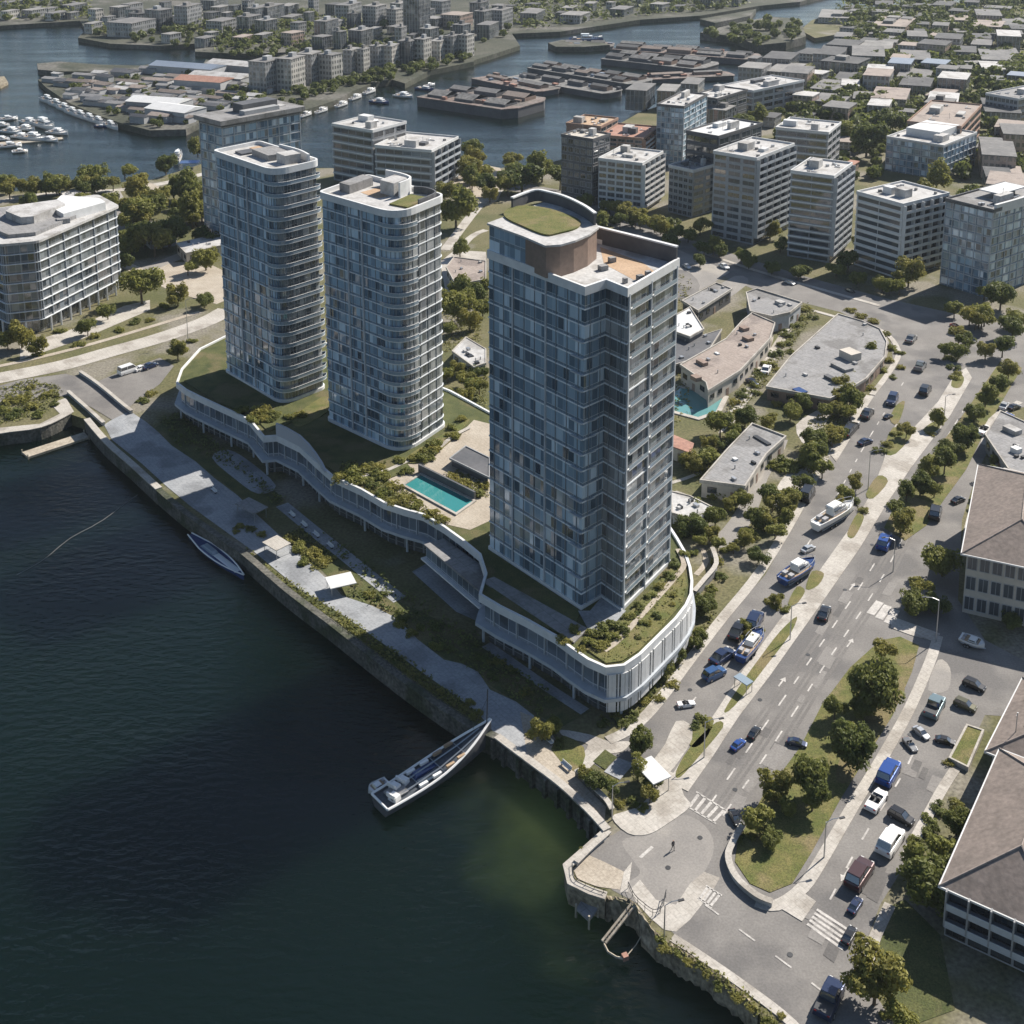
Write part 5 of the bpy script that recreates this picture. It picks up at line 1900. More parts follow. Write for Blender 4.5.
M['farroofdark'] = surf('dark_far_roofing', (0.07, 0.072, 0.075), (0.11, 0.11, 0.11), 0.1, 0.9, .6, .2)
M['farroofgrey'] = surf('grey_far_roofing', (0.13, 0.13, 0.13), (0.19, 0.185, 0.18), 0.1, 0.9, .6, .2)
FARTH = random.Random(9)


def farblock(xl, xn, xr, yb, yt, fac, roof, base=0.3):
    B = P(xn, yb, base).to_2d()
    k = MPP(xn, yb)
    th = rad(24 + FARTH.uniform(-9, 9))
    wl, wr = (xn - xl) * k / math.cos(th), (xr - xn) * k / math.sin(th)
    wr = min(wr, wl * 2.2)
    u, v = Vector((-math.cos(th), math.sin(th))), Vector((math.sin(th), math.cos(th)))
    p = [B + u * wl, B, B + v * wr, B + u * wl + v * wr]
    zr = HT(xn, yb, base, yt)
    c = sum(p, Vector((0, 0))) / 4
    root = empty('far_building', (c.x, c.y, base), None, 'building')
    h = zr - base
    nf = max(2, round(h / 3.4))
    m = MB()
    m.walls(p, base, zr, 0, 2.6, h / nf)
    m.build('wall', M[fac], root)
    m = MB()
    m.prism(offset(p, .3), zr + .01, zr + .5)
    m.build('roof', M[roof], root)
    if h > 12 or wl > 25:
        f = lambda s, t: p[1] + (p[0] - p[1]) * s + (p[2] - p[1]) * t
        s, t = R.uniform(.15, .5), R.uniform(.15, .5)
        m = MB()
        m.prism([f(s, t), f(s + .3, t), f(s + .3, t + .3), f(s, t + .3)], zr + .5, zr + 3)
        m.build('plant_room', M[R.choice(('farroofpale', 'farroofgrey', 'greywall'))], root)
    FAROBJ.append((root, fac, roof, h, wl + wr, (xn, yb)))


for q in FARB:
    farblock(*q)
rq = random.Random(3)
for q in FARQ:
    q = list(q)
    q[4] = q[3] - (q[3] - q[4]) * rq.uniform(.5, .85)
    if rq.random() < .6:
        q[5] = rq.choice(('fardark', 'fardark', 'farfacade', 'farbrick'))
    if rq.random() < .55:
        q[6] = rq.choice(('farroofgrey', 'farroofdark', 'farroofgrey', 'rooftan'))
    q[0] += rq.uniform(-5, 5)
    q[2] += rq.uniform(-5, 12)
    farblock(*q)


rd = random.Random(17)
USED = [(o[5][0], o[5][1], 14, 6) for o in FAROBJ]
for q in MID:
    USED.append((q[4][0], (q[4][1] + q[6]) / 2, (q[5][0] - q[3][0]) * .62, (q[4][1] - q[6]) * .62 + 8))


def dense(poly, n, wpx, hpx, facs, roofs):
    k = t = 0
    while k < n and t < 6000:
        t += 1
        x, y = rd.uniform(min(a[0] for a in poly), max(a[0] for a in poly)), rd.uniform(min(a[1] for a in poly), max(a[1] for a in poly))
        if not inside((x, y), poly):
            continue
        sc = (y + 150) / 215
        w_, h_ = rd.uniform(*wpx) * sc, rd.uniform(*hpx) * sc
        if any(abs(x - u[0]) < (w_ * .5 + u[2]) * .8 and abs(y - u[1]) < 4 * sc + u[3] * .45 for u in USED):
            continue
        farblock(x - w_ * .58, x, x + w_ * .42, y, y - h_, rd.choice(facs), rd.choice(roofs))
        USED.append((x, y, w_ * .5, 5))
        k += 1


dense([(800, 66), (850, 56), (1030, 50), (1030, 126), (968, 136), (850, 124), (790, 112), (775, 84)], 32, (24, 54), (8, 17), ('farfacade', 'fardark', 'fardark', 'farbrick', 'farfacade'), ('farroofgrey', 'farroofgrey', 'farroofdark', 'rooftan', 'roofpale', 'hullroof'))
dense([(840, 14), (1030, 4), (1030, 50), (864, 52)], 36, (18, 50), (4, 11), ('farfacade', 'fardark', 'fardark', 'farbrick'), ('farroofgrey', 'farroofgrey', 'farroofdark', 'farroofdark', 'farroofpale'))
dense([(980, 130), (1030, 126), (1030, 230), (1000, 200)], 9, (24, 36), (10, 16), ('farfacade', 'fardark', 'farbrick'), ('farroofgrey', 'farroofdark', 'rooftan'))
dense([(90, 16), (520, 10), (508, 30), (470, 50), (200, 50), (92, 38)], 52, (12, 26), (7, 19), ('fardark', 'fardark', 'farfacade'), ('farroofgrey', 'farroofdark', 'farroofpale'))
dense([(-10, 2), (90, 2), (80, 20), (-10, 24)], 12, (10, 18), (3, 8), ('fardark', 'farfacade', 'farcream'), ('farroofgrey', 'farroofpale'))
dense([(520, -2), (770, -6), (740, 8), (620, 18), (520, 28)], 24, (12, 24), (4, 11), ('fardark', 'fardark', 'farfacade'), ('farroofgrey', 'farroofdark', 'farroofpale'))
dense([(640, 112), (700, 96), (780, 82), (800, 110), (760, 130), (700, 140)], 8, (24, 38), (10, 18), ('farfacade', 'fardark'), ('farroofgrey', 'farroofpale'))


# ---- finger piers and moored barges across the river
M['pierdeck'] = surf('grey_deck', (0.12, 0.12, 0.12), (0.19, 0.185, 0.175), 0.06, 0.9, 0.5, 0.4)
M['farpier'] = surf('rusty_deck', (0.15, 0.115, 0.1), (0.2, 0.165, 0.15), 0.05, 0.9, 0.5, 0.4, 0, 0, (0.12, 0.11, 0.1), 0.06)
PIERS = [  # end, end, width in m, deck height, deck, sheds, label
    ((440, 92), (524, 104), 44, 5.5, 'farpier', 3, 'broad dark sided pier with rusty brown deck in the bay centre'),
    ((484, 77), (548, 90), 22, 3.0, 'farpier', 2, 'short brown decked pier behind the broad pier'),
    ((516, 76), (612, 92), 20, 3.4, 'pierdeck', 4, 'long narrow grey decked pier in mid river'),
    ((540, 66), (640, 82), 26, 3.6, 'pierdeck', 5, 'long shed covered pier behind the narrow grey pier'),
    ((614, 56), (706, 66), 36, 4.0, 'pierdeck', 4, 'dark shed covered pier nearest the right bank'),
    ((620, 47), (752, 57), 30, 4.0, 'farpier', 5, 'long brown topped wharf reaching into the river at right'),
    ((644, 78), (728, 74), 18, 2.4, 'farpier', 2, 'low dark wharf platform before the brown topped wharf'),
    ((560, 44), (610, 45), 24, 2.0, 'farpier', 2, 'small dark jetty far up the river'),
]
rpi = random.Random(8)
for A_, B_, wd, h, mt, ns, lab in PIERS:
    a, b = P(A_[0], A_[1], WZ + h).to_2d(), P(B_[0], B_[1], WZ + h).to_2d()
    d = unit(b - a)
    n_ = Vector((-d.y, d.x))
    L = (b - a).length
    p = ccw([a - n_ * wd / 2, b - n_ * wd / 2, b + d * wd * .12 - n_ * wd * .3, b + d * wd * .12 + n_ * wd * .3, b + n_ * wd / 2, a + n_ * wd / 2])
    c = (a + b) / 2
    root = empty('pier', (c.x, c.y, WZ), lab, 'pier')
    m = MB()
    m.walls(p, WZ - 1, WZ + h, 0)
    m.build('quay_wall', M['darkwall'], root)
    m = MB()
    m.prism(offset(p, .4), WZ + h + .01, WZ + h + .5)
    m.build('deck', M[mt], root)
    rz = math.atan2(d.y, d.x)
    z = WZ + h + .5
    for row in ((-.24, .22) if wd > 24 else (.05,)):
        for k in range(ns):
            t0 = (k + .5) / ns
            ln, w2, hh = L / ns * rpi.uniform(.55, .92), wd * rpi.uniform(.22, .34), rpi.uniform(1.2, 2.8)
            q = a + d * L * (t0 + rpi.uniform(-.03, .03)) + n_ * wd * row
            m = MB()
            f = lambda u, v, zz: (q.x + d.x * u + n_.x * v, q.y + d.y * u + n_.y * v, zz)
            u, v = ln / 2, w2 / 2
            for s_ in ((-u, -v, u, -v), (u, -v, u, v), (u, v, -u, v), (-u, v, -u, -v)):
                m.face([f(s_[0], s_[1], z), f(s_[2], s_[3], z), f(s_[2], s_[3], z + hh), f(s_[0], s_[1], z + hh)])
            m.face([f(-u, -v, z + hh), f(u, -v, z + hh), f(u, 0, z + hh + w2 * .16), f(-u, 0, z + hh + w2 * .16)], 1)
            m.face([f(-u, 0, z + hh + w2 * .16), f(u, 0, z + hh + w2 * .16), f(u, v, z + hh), f(-u, v, z + hh)], 1)
            m.build('shed', [M[rpi.choice(('darkwall', 'darkwall', 'brownclad'))], M[rpi.choice(('farroofgrey', 'pierdeck', 'farroofdark', 'pierdeck', 'roofbrown'))]], root)
    for k in range(10):
        q = a + d * L * rpi.random() + n_ * wd * rpi.uniform(-.45, .45)
        m = MB()
        hh = rpi.uniform(.8, 2)
        m.box((q.x, q.y, z + hh / 2), (rpi.uniform(2, 5), rpi.uniform(1.5, 3), hh), rz)
        m.build('container', M[rpi.choice(('roofgrey', 'brownclad', 'darkwall', 'roofred', 'hullroof'))], root)

# ---------------------------------------------------------------- trees and shrubs
def crown_mesh(name, mat, seed, blobs, leaves, shape='round', ls=0.13):
    rr = random.Random(seed)
    b = MB()
    lobes = []
    for k in range(rr.randrange(5, 8)):
        an = rr.uniform(0, 6.28)
        q = rr.uniform(.2, .62)
        lobes.append((Vector((math.cos(an) * q, math.sin(an) * q, rr.uniform(-.35, .5))), rr.uniform(.36, .6), rr.uniform(-.2, .2)))
    for k in range(blobs):
        lc, lr, lt = lobes[k % len(lobes)]
        v = Vector((rr.gauss(0, 1), rr.gauss(0, 1), rr.gauss(0, 1))).normalized() * lr * rr.uniform(.35, .95) + lc
        if shape == 'round':
            v.z *= .85
        elif shape == 'spread':
            v.z *= .55
            v.x *= 1.12
        elif shape == 'tall':
            v.z *= 1.9
            v.x *= .7
            v.y *= .7
        elif shape == 'mound':
            v.z = abs(v.z) * .75 - .15
        br = rr.uniform(.15, .3)
        tone = min(1, max(0, rr.uniform(.15, .85) + lt))
        for _ in range(leaves):
            n = Vector((rr.gauss(0, 1), rr.gauss(0, 1), rr.gauss(0, 1) + .3)).normalized()
            c = v + n * br * rr.uniform(.75, 1.1)
            m = (n + Vector((rr.gauss(0, .45), rr.gauss(0, .45), rr.gauss(0, .45)))).normalized()
            t = m.orthogonal().normalized()
            a = rr.uniform(0, 6.28)
            s = m.cross(t)
            t, s = t * math.cos(a) + s * math.sin(a), s * math.cos(a) - t * math.sin(a)
            L, W = ls * rr.uniform(.7, 1.3), ls * rr.uniform(.4, .75)
            b.face([c - t * L * .6, c + s * W * .5, c + t * L * .6, c - s * W * .5], 0, None, min(1, max(0, tone + rr.uniform(-.25, .25))))
    return b.data(name, [mat])


def trunk_mesh(seed, limbs=5):
    rr = random.Random(seed)
    b = MB()
    top = Vector((rr.uniform(-.06, .06), rr.uniform(-.06, .06), 1.0))
    b.tube([(0, 0, 0), (0.01, 0, .5), top], .085, 7, 0, .05)
    for k in range(limbs):
        a = 2 * math.pi * (k + rr.random() * .6) / limbs
        e = Vector((math.cos(a) * rr.uniform(.4, .65), math.sin(a) * rr.uniform(.4, .65), 1.0 + rr.uniform(.35, .75)))
        s = Vector((0.01, 0, rr.uniform(.6, .95)))
        b.tube([s, s.lerp(e, .5) + Vector((0, 0, -.06)), e], .045, 5, 0, .012)
    return b.data('trunk', [M['bark']])


CR = {
    'd': [crown_mesh('crown', M['leaf_dark'], 100 + i, 100, 52, 'round', .15) for i in range(3)],
    'm': [crown_mesh('crown', M['leaf_mid'], 110 + i, 96, 50, ('round', 'spread', 'round')[i], .15) for i in range(3)],
    'o': [crown_mesh('crown', M['leaf_olive'], 120 + i, 92, 48, ('round', 'spread')[i], .15) for i in range(2)],
    't': [crown_mesh('crown', M['leaf_mid'], 130, 48, 40, 'tall')],
}
SH = {
    'd': [crown_mesh('shrub', M['leaf_dark'], 200 + i, 30, 34, 'mound', .19) for i in range(2)],
    'm': [crown_mesh('shrub', M['leaf_mid'], 210 + i, 30, 34, 'mound', .19) for i in range(2)],
    'o': [crown_mesh('shrub', M['leaf_olive'], 220 + i, 30, 34, 'mound', .19) for i in range(2)],
}
TR = [trunk_mesh(300 + i) for i in range(4)]
TREES, SHRUBS = [], []
TONE = {'d': 'dark green', 'm': 'mid green', 'o': 'olive green', 't': 'slender green'}


def tree(x, y, r, k='m', z=0.0):
    """x, y: crown centre in the photo, r crown radius in pixels"""
    yb = y + r * .95
    p = P(x, yb, z)
    s = MPP(x, yb, z) * r * 1.3
    root = empty('tree', p)
    h = s * .8
    rz = R.uniform(0, 6.28)
    inst('trunk', TR[R.randrange(4)], root, (0, 0, 0), rz, (h * .9, h * .9, h))
    f = R.uniform(.9, 1.12)
    inst('crown', R.choice(CR[k]), root, (0, 0, h * 1.3 if k != 't' else h * 1.8), rz, (s * f, s / f, s * R.uniform(.9, 1.1)))
    TREES.append((root, k, r, (x, y)))
    return root


def shrub(x, y, r, k='m', z=0.0, fl=0.75):
    p = P(x, y + r * .45, z)
    s = MPP(x, y, z) * r * 1.22
    o = inst('shrub', R.choice(SH[k]), None, (p.x, p.y, z + s * .12), R.uniform(0, 6.28), (s * R.uniform(.9, 1.15), s, s * fl))
    SHRUBS.append((o, k, r, (x, y)))
    return o


TL = '''8 186 9 d|30 190 8 o|60 186 10 m|95 176 11 m|125 172 8 m|166 166 9 d|135 192 12 o|112 203 9 m|150 212 14 m|186 188 13 m|206 203 11 o|170 233 13 d|196 213 14 m|130 222 10 m|155 243 15 o|206 260 11 m|142 288 17 m|178 298 9 o|
122 262 9 d|188 268 8 m|30 205 8 d|80 202 9 m|100 222 8 d|118 240 9 m|205 236 10 d|180 216 9 d|198 150 8 m|22 338 11 o|38 348 8 o|108 312 8 m|88 328 8 d|8 342 8 m|178 352 8 o|205 300 8 d|
278 136 9 m|290 146 7 o|456 212 17 m|470 154 10 d|472 180 10 m|445 195 9 o|522 178 16 d|542 170 13 m|508 186 11 m|560 180 11 d|482 172 8 m|490 196 7 o|458 306 15 m|474 296 9 d|460 250 8 m|436 150 8 d|470 322 9 o|452 330 7 m|470 388 9 m|456 400 8 o|478 372 7 d|448 376 7 m|
742 128 11 d|716 140 8 d|756 118 9 m|800 142 8 d|866 142 16 d|850 132 11 m|890 122 12 d|936 180 13 m|926 192 9 o|908 276 12 o|1000 298 13 d|984 316 11 m|1012 330 11 d|1002 348 10 d|958 352 8 m|1008 250 10 o|930 255 8 d|
848 262 10 d|836 270 8 m|860 244 8 o|868 226 7 o|770 232 8 o|780 246 7 m|700 228 8 o|688 236 7 m|672 244 8 d|640 222 8 m|655 226 7 o|620 222 7 d|585 205 8 d|606 218 7 m|700 262 6 d|965 340 8 d|985 352 8 o|944 352 7 d|
720 426 12 m|745 418 9 d|766 424 8 o|704 458 11 m|736 440 8 m|690 462 7 o|770 498 10 d|760 520 8 m|775 530 9 m|814 438 11 d|810 456 10 m|822 470 9 m|803 482 8 d|848 494 9 m|856 484 7 o|758 556 8 d|744 542 7 o|832 440 8 o|790 412 9 m|804 404 8 d|826 410 7 m|842 388 8 o|856 376 7 m|838 400 7 o|872 352 7 m|
962 438 11 d|950 448 9 d|944 464 11 d|930 470 10 m|920 486 10 d|934 490 8 m|906 494 9 d|896 512 9 d|900 524 11 o|985 398 10 m|974 412 9 d|998 388 9 d|1008 372 8 o|992 474 9 d|986 490 8 m|984 500 7 o|942 562 15 m|920 588 10 o|912 602 12 d|936 604 10 d|1002 448 7 m|994 462 6 d|
870 690 21 d|834 710 11 d|848 746 19 d|808 778 18 d|776 790 13 o|760 824 14 m|884 652 10 o|812 798 14 d|768 838 9 d|844 728 10 m|862 705 12 d|790 806 9 m|
930 878 24 d|946 848 16 m|956 824 12 d|874 982 24 o|906 1018 16 m|916 862 12 m|940 900 14 d|
542 732 10 o|552 726 8 m|640 742 12 d|598 784 10 d|586 776 7 o|638 772 10 t|612 790 7 d|650 796 8 o|652 782 7 d|
692 524 11 d|715 518 9 d|745 500 8 m|700 505 7 m|728 505 7 o|784 520 8 m|700 640 8 d|706 604 9 d|688 644 8 m|665 668 8 m|676 656 8 d|
938 420 8 m|906 432 7 o|840 508 7 o|700 540 6 m|748 640 6 o|776 600 6 o|744 626 6 m|895 565 0 m|1016 480 7 d|1010 620 9 d'''
for row in TL.replace('\n', '').split('|'):
    q = row.split()
    if len(q) == 4 and float(q[2]) > 0:
        tree(float(q[0]), float(q[1]), float(q[2]), q[3])
rx = random.Random(77)
for poly_, n_, r0, r1, ks in (([(126, 190), (206, 190), (216, 236), (176, 226), (130, 236)], 14, 8, 12, 'dmmo'), ([(140, 236), (176, 240), (150, 262), (124, 262)], 5, 9, 13, 'dmm'), ([(448, 290), (482, 284), (484, 330), (450, 340)], 6, 6, 10, 'mmo'), ([(446, 366), (484, 370), (484, 410), (448, 420)], 7, 6, 9, 'mo'),
                              ([(680, 470), (735, 430), (748, 420), (730, 450), (700, 486)], 9, 6, 9, 'dmo'), ([(770, 500), (802, 482), (820, 440), (850, 400), (858, 410), (826, 460), (790, 520), (770, 530)], 14, 6, 10, 'dmo'), ([(690, 540), (740, 520), (770, 530), (740, 560), (715, 570)], 8, 5, 9, 'dmo'),
                              ([(575, 200), (690, 236), (684, 246), (590, 212)], 8, 6, 9, 'dmo'), ([(700, 250), (850, 286), (940, 300), (936, 306), (850, 294), (700, 258)], 12, 6, 9, 'dm'), ([(940, 290), (1020, 300), (1020, 350), (960, 350)], 8, 7, 11, 'dmo'), ([(440, 160), (530, 168), (500, 196), (450, 200)], 8, 7, 11, 'dmo'), ([(0, 190), (110, 184), (120, 196), (0, 206)], 9, 7, 10, 'dmo')):
    k_ = 0
    while k_ < n_:
        x, y = rx.uniform(min(a[0] for a in poly_), max(a[0] for a in poly_)), rx.uniform(min(a[1] for a in poly_), max(a[1] for a in poly_))
        if inside((x, y), poly_):
            k_ += 1
            if len(TREES) < 299:
                r_ = rx.uniform(r0, r1)
                tree(x, y - r_ * .95, r_, rx.choice(ks))
# tree belts of the far right quarter and the far shores: each tree its own
rb = random.Random(5)
FARZONES = [((770, 110), (840, 150), 6, 26), ((850, 52), (1024, 76), 7, 130), ((790, 80), (1024, 118), 7, 200), ((850, 112), (1024, 150), 8, 80), ((960, 140), (1030, 240), 9, 40), ((845, 0), (1024, 48), 5, 320), ((560, 205), (700, 232), 6, 10), ((840, 150), (880, 176), 7, 12), ((745, 92), (790, 124), 5, 16)]
DT = MB()


def far_tree(x, y, r, rr, z=0.0):
    p = P(x, y + r * .8, z)
    s = MPP(x, y, z) * r
    t0 = rr.uniform(.15, .7)
    for _ in range(110):
        n = Vector((rr.gauss(0, 1), rr.gauss(0, 1), rr.gauss(0, 1))).normalized()
        k = rr.uniform(.65, 1)
        c = Vector((p.x + n.x * s * k, p.y + n.y * s * k, z + s * .95 + n.z * s * k * .8))
        m = (n + Vector((rr.gauss(0, .5), rr.gauss(0, .5), rr.gauss(0, .5)))).normalized()
        t = m.orthogonal().normalized()
        u = m.cross(t)
        L = s * rr.uniform(.22, .42)
        DT.face([c - t * L, c + u * L * .7, c + t * L, c - u * L * .7], 0, None, min(1, max(0, t0 + rr.uniform(-.25, .25))))


for (x0, y0), (x1, y1), r, n in FARZONES:
    for _ in range(n):
        far_tree(rb.uniform(x0, x1), rb.uniform(y0, y1), r * rb.uniform(.55, 1.15), rb)

SL = '''320 402 7 m 0|8 400 8 o 0|22 396 10 o 0|34 404 8 o 0|48 392 9 o 0|16 412 8 d 0|40 412 7 m 0|4 408 8 m 0|56 402 5 d 0|30 386 6 o 0|60 330 6 m 0|78 342 6 m 0|96 334 6 o 0|120 328 6 m 0|136 320 6 d 0|150 318 5 o 0|164 304 6 m 0|40 352 6 o 0|
150 392 6 o 0|144 398 6 m 0|182 348 6 o 0|192 340 5 m 0|
258 408 11 o 1|272 412 7 m 1|300 412 7 o 1|288 416 6 m 1|240 408 5 d 1|352 468 12 m 1|366 466 10 o 1|342 474 9 o 1|378 464 8 o 1|356 478 9 m 1|400 458 7 m 1|412 456 6 o 1|424 450 6 o 1|438 440 6 m 1|450 426 6 m 1|462 416 6 o 1|392 484 9 o 1|380 490 8 m 1|404 496 10 o 1|416 502 8 m 1|394 500 7 o 1|372 484 6 d 1|432 510 8 o 1|442 516 8 o 1|426 516 5 m 1|452 476 7 o 1|464 482 8 o 1|476 490 8 m 1|484 484 6 o 1|
608 622 11 d 1|596 630 8 m 1|602 642 9 o 1|590 640 8 m 1|572 628 7 m 1|564 638 8 o 1|580 648 6 o 1|612 634 8 m 1|622 626 7 d 1|630 614 6 m 1|640 604 6 d 1|650 594 6 m 1|660 584 6 o 1|670 574 6 d 1|674 594 4 o 1|656 614 5 d 1|648 622 4 o 1|676 562 6 d 1|684 552 6 m 1|
662 672 8 m 0|670 664 8 d 0|652 684 7 m 0|678 650 8 m 0|688 640 7 d 0|646 694 6 d 0|690 612 10 d 0|704 598 10 d 0|714 588 8 m 0|700 612 8 m 0|604 722 6 d 0|622 722 7 d 0|716 560 8 o 0|720 575 7 d 0|726 548 6 m 0|676 548 8 d 0|694 552 6 m 0|
725 486 14 d 0|715 492 9 m 0|736 486 9 d 0|788 460 14 m 0|774 462 9 m 0|800 462 8 d 0|692 528 13 d 0|682 522 9 m 0|704 528 8 m 0|754 534 7 o 0|
788 332 7 d 0|794 324 6 m 0|784 342 7 m 0|776 352 7 d 0|768 362 7 m 0|760 372 7 d 0|752 382 7 m 0|744 392 7 d 0|736 400 7 o 0|800 316 6 m 0|806 308 6 o 0|792 350 5 m 0|778 368 5 o 0|812 316 5 d 0|756 392 5 m 0|
850 308 6 o 0|862 314 7 o 0|874 320 6 o 0|884 332 6 m 0|890 346 6 m 0|888 358 6 o 0|880 368 6 m 0|858 322 5 o 0|868 386 6 o 0|860 392 6 d 0|846 396 6 m 0|834 402 7 d 0|824 400 6 d 0|812 402 6 m 0|790 406 7 m 0|778 402 6 o 0|
900 352 5 m 0|902 366 5 o 0|894 376 4 d 0|950 356 6 m 0|953 366 6 d 0|955 376 6 o 0|880 448 7 d 0|888 442 6 o 0|896 432 6 m 0|852 500 7 d 0|842 506 7 d 0|864 508 6 o 0|776 604 7 o 0|786 608 6 m 0|768 600 5 o 0|752 634 6 m 0|760 628 5 o 0|702 716 7 m 0|696 724 6 d 0|708 724 5 o 0|936 414 4 m 0|930 432 5 o 0|
958 372 5 o 0|912 606 9 d 0|926 600 8 m 0|890 668 7 d 0|878 640 6 o 0|772 830 8 d 0|752 834 6 o 0|740 836 5 m 0|958 752 6 o 0|950 760 6 o 0|962 760 6 m 0|940 806 8 d 0|930 818 8 m 0|948 812 7 o 0|920 842 8 d 0|912 838 6 m 0|956 800 8 o 0|932 830 9 d 0|1000 440 5 o 0|1002 452 5 m 0|998 430 4 o 0|
300 545 9 m 0|312 552 10 o 0|322 560 8 o 0|290 538 8 o 0|304 560 7 m 0|330 556 6 o 0|240 524 6 o 0|250 528 6 d 0|262 532 6 o 0|236 530 4 o 0|280 540 5 o 0|470 700 6 o 0|476 712 7 m 0|464 706 5 o 0|440 690 5 o 0|420 676 5 d 0|396 660 5 d 0|378 646 5 m 0|352 628 4 d 0|536 724 7 m 0|560 742 6 d 0|530 732 6 o 0|610 780 6 m 0|632 800 7 d 0|646 806 6 m 0|662 776 5 o 0|620 802 6 o 0|
664 946 7 o 0|676 952 5 m 0|688 962 6 o 0|706 974 5 o 0|720 984 6 m 0|738 996 7 o 0|752 1006 6 o 0|768 1018 7 m 0|782 1014 5 o 0|660 938 6 m 0|900 1010 8 o 0|886 1014 7 m 0|584 850 5 o 0|574 862 4 o 0'''
for row in SL.replace('\n', '').split('|'):
    q = row.split()
    if len(q) == 5:
        shrub(float(q[0]), float(q[1]), float(q[2]), q[3], TOWER_Z + .3 if q[4] == '1' else 0.1)


rs = random.Random(31)
for poly_, n_, r0, r1, dk in (([(586, 650), (604, 642), (626, 620), (670, 572), (682, 572), (684, 600), (640, 648), (610, 662)], 5, 3, 5, 1), ([(404, 462), (448, 434), (470, 422), (452, 442), (425, 464)], 8, 5, 8, 1), ([(232, 404), (290, 416), (268, 428), (244, 416)], 6, 5, 8, 1), ([(330, 470), (400, 462), (414, 472), (372, 486), (345, 480)], 8, 6, 9, 1),
                              ([(612, 712), (664, 664), (706, 616), (712, 622), (668, 690), (622, 728)], 16, 5, 8, 0), ([(350, 578), (440, 622), (550, 690), (540, 706), (440, 648), (350, 596)], 16, 5, 8, 0), ([(690, 470), (748, 424), (724, 460), (698, 490)], 8, 5, 9, 0)):
    k_ = 0
    while k_ < n_:
        x, y = rs.uniform(min(a[0] for a in poly_), max(a[0] for a in poly_)), rs.uniform(min(a[1] for a in poly_), max(a[1] for a in poly_))
        if inside((x, y), poly_):
            k_ += 1
            if len(SHRUBS) < 299:
                shrub(x, y, rs.uniform(r0, r1), rs.choice('dmmo'), TOWER_Z + .3 if dk else .1)


# leafy ground cover nobody could count
def cover(name, pts, z, dens, s, mat='cover', seed=1, hmax=0.6):
    rr = random.Random(seed)
    p = PP(pts, z)
    xs, ys = [q.x for q in p], [q.y for q in p]
    n = int(abs(area(p)) * dens)
    b = MB()
    while n > 0:
        c = Vector((rr.uniform(min(xs), max(xs)), rr.uniform(min(ys), max(ys))))
        if not inside(c, p):
            continue
        n -= 1
        tone = rr.random()
        hh = rr.uniform(.05, hmax) * (0.5 + 0.9 * (0.5 + .5 * math.sin(c.x * .5) * math.cos(c.y * .43 + 1)))
        for _ in range(3):
            m = Vector((rr.gauss(0, .6), rr.gauss(0, .6), 1)).normalized()
            t = m.orthogonal().normalized()
            a = rr.uniform(0, 6.28)
            u = m.cross(t)
            t, u = t * math.cos(a) + u * math.sin(a), u * math.cos(a) - t * math.sin(a)
            q = Vector((c.x + rr.uniform(-s, s), c.y + rr.uniform(-s, s), z + hh * rr.uniform(.4, 1)))
            b.face([q - t * s * .7, q - u * s * .4, q + t * s * .7, q + u * s * .4], 0, None, min(1, max(0, tone + rr.uniform(-.3, .3))))
    return tag(b.build(name, M[mat]), kind='stuff')


cover('ground_cover', [(588, 650), (606, 640), (628, 618), (668, 574), (680, 570), (688, 588), (680, 604), (660, 628), (640, 648), (622, 660), (606, 662)], TOWER_Z + .28, .7, .3, 'cover', 1, .25)
cover('ground_cover', [(364, 490), (376, 480), (396, 484), (424, 504), (446, 524), (436, 526), (406, 508), (384, 502)], TOWER_Z, 4, .4, 'cover', 2)
cover('ground_cover', [(446, 474), (456, 470), (488, 486), (488, 498), (474, 496)], TOWER_Z, 4, .4, 'cover', 3)
cover('ground_cover', [(330, 486), (344, 462), (390, 462), (352, 482)], TOWER_Z, 3, .45, 'cover', 4)
cover('ground_cover', [(604, 708), (640, 688), (664, 660), (694, 640), (712, 610), (722, 618), (690, 655), (660, 696), (640, 716), (610, 734), (598, 722)], .05, .9, .4, 'cover', 5, .4)
cover('ground_cover', [(286, 534), (300, 528), (330, 552), (328, 568), (312, 572)], .08, 3, .45, 'cover', 6)
cover('ground_cover', [(784, 340), (806, 304), (816, 312), (760, 392), (735, 420), (724, 430), (716, 424)], .05, 1.2, .5, 'cover', 7, .9)
cover('ground_cover', [(690, 470), (735, 425), (752, 420), (742, 436), (722, 452), (698, 486)], .05, 1.2, .5, 'cover', 8, .9)
cover('ground_cover', [(810, 420), (836, 408), (846, 424), (812, 486), (796, 500), (780, 520), (768, 512), (798, 480)], .05, 1.2, .5, 'cover', 9, .9)
cover('planting_strip', [(244, 548), (300, 588), (344, 615), (386, 645), (424, 673), (458, 697), (482, 717), (476, 726), (444, 706), (410, 682), (372, 653), (330, 620), (290, 588)], .08, 3, .4, 'cover', 25, .9)
cover('hanging_plants', [(340, 618), (372, 642), (410, 670), (444, 694), (478, 714), (486, 724), (472, 722), (440, 702), (406, 678), (366, 648), (336, 624)], .15, 3.5, .4, 'cover', 10, .8)
cover('bank_plants', [(658, 934), (668, 938), (694, 956), (742, 990), (780, 1026), (770, 1030), (736, 998), (690, 966), (660, 946)], .1, 4, .35, 'cover', 11, .8)
cover('ground_cover', [(0, 388), (30, 380), (60, 386), (62, 400), (50, 412), (20, 420), (0, 424)], .1, 1.2, .5, 'cover', 12, .8)
cover('ground_cover', [(160, 420), (178, 412), (200, 432), (250, 470), (285, 500), (276, 506), (236, 470), (205, 456), (176, 446)], .06, 1.2, .5, 'leaf_dark', 21, 1.0)
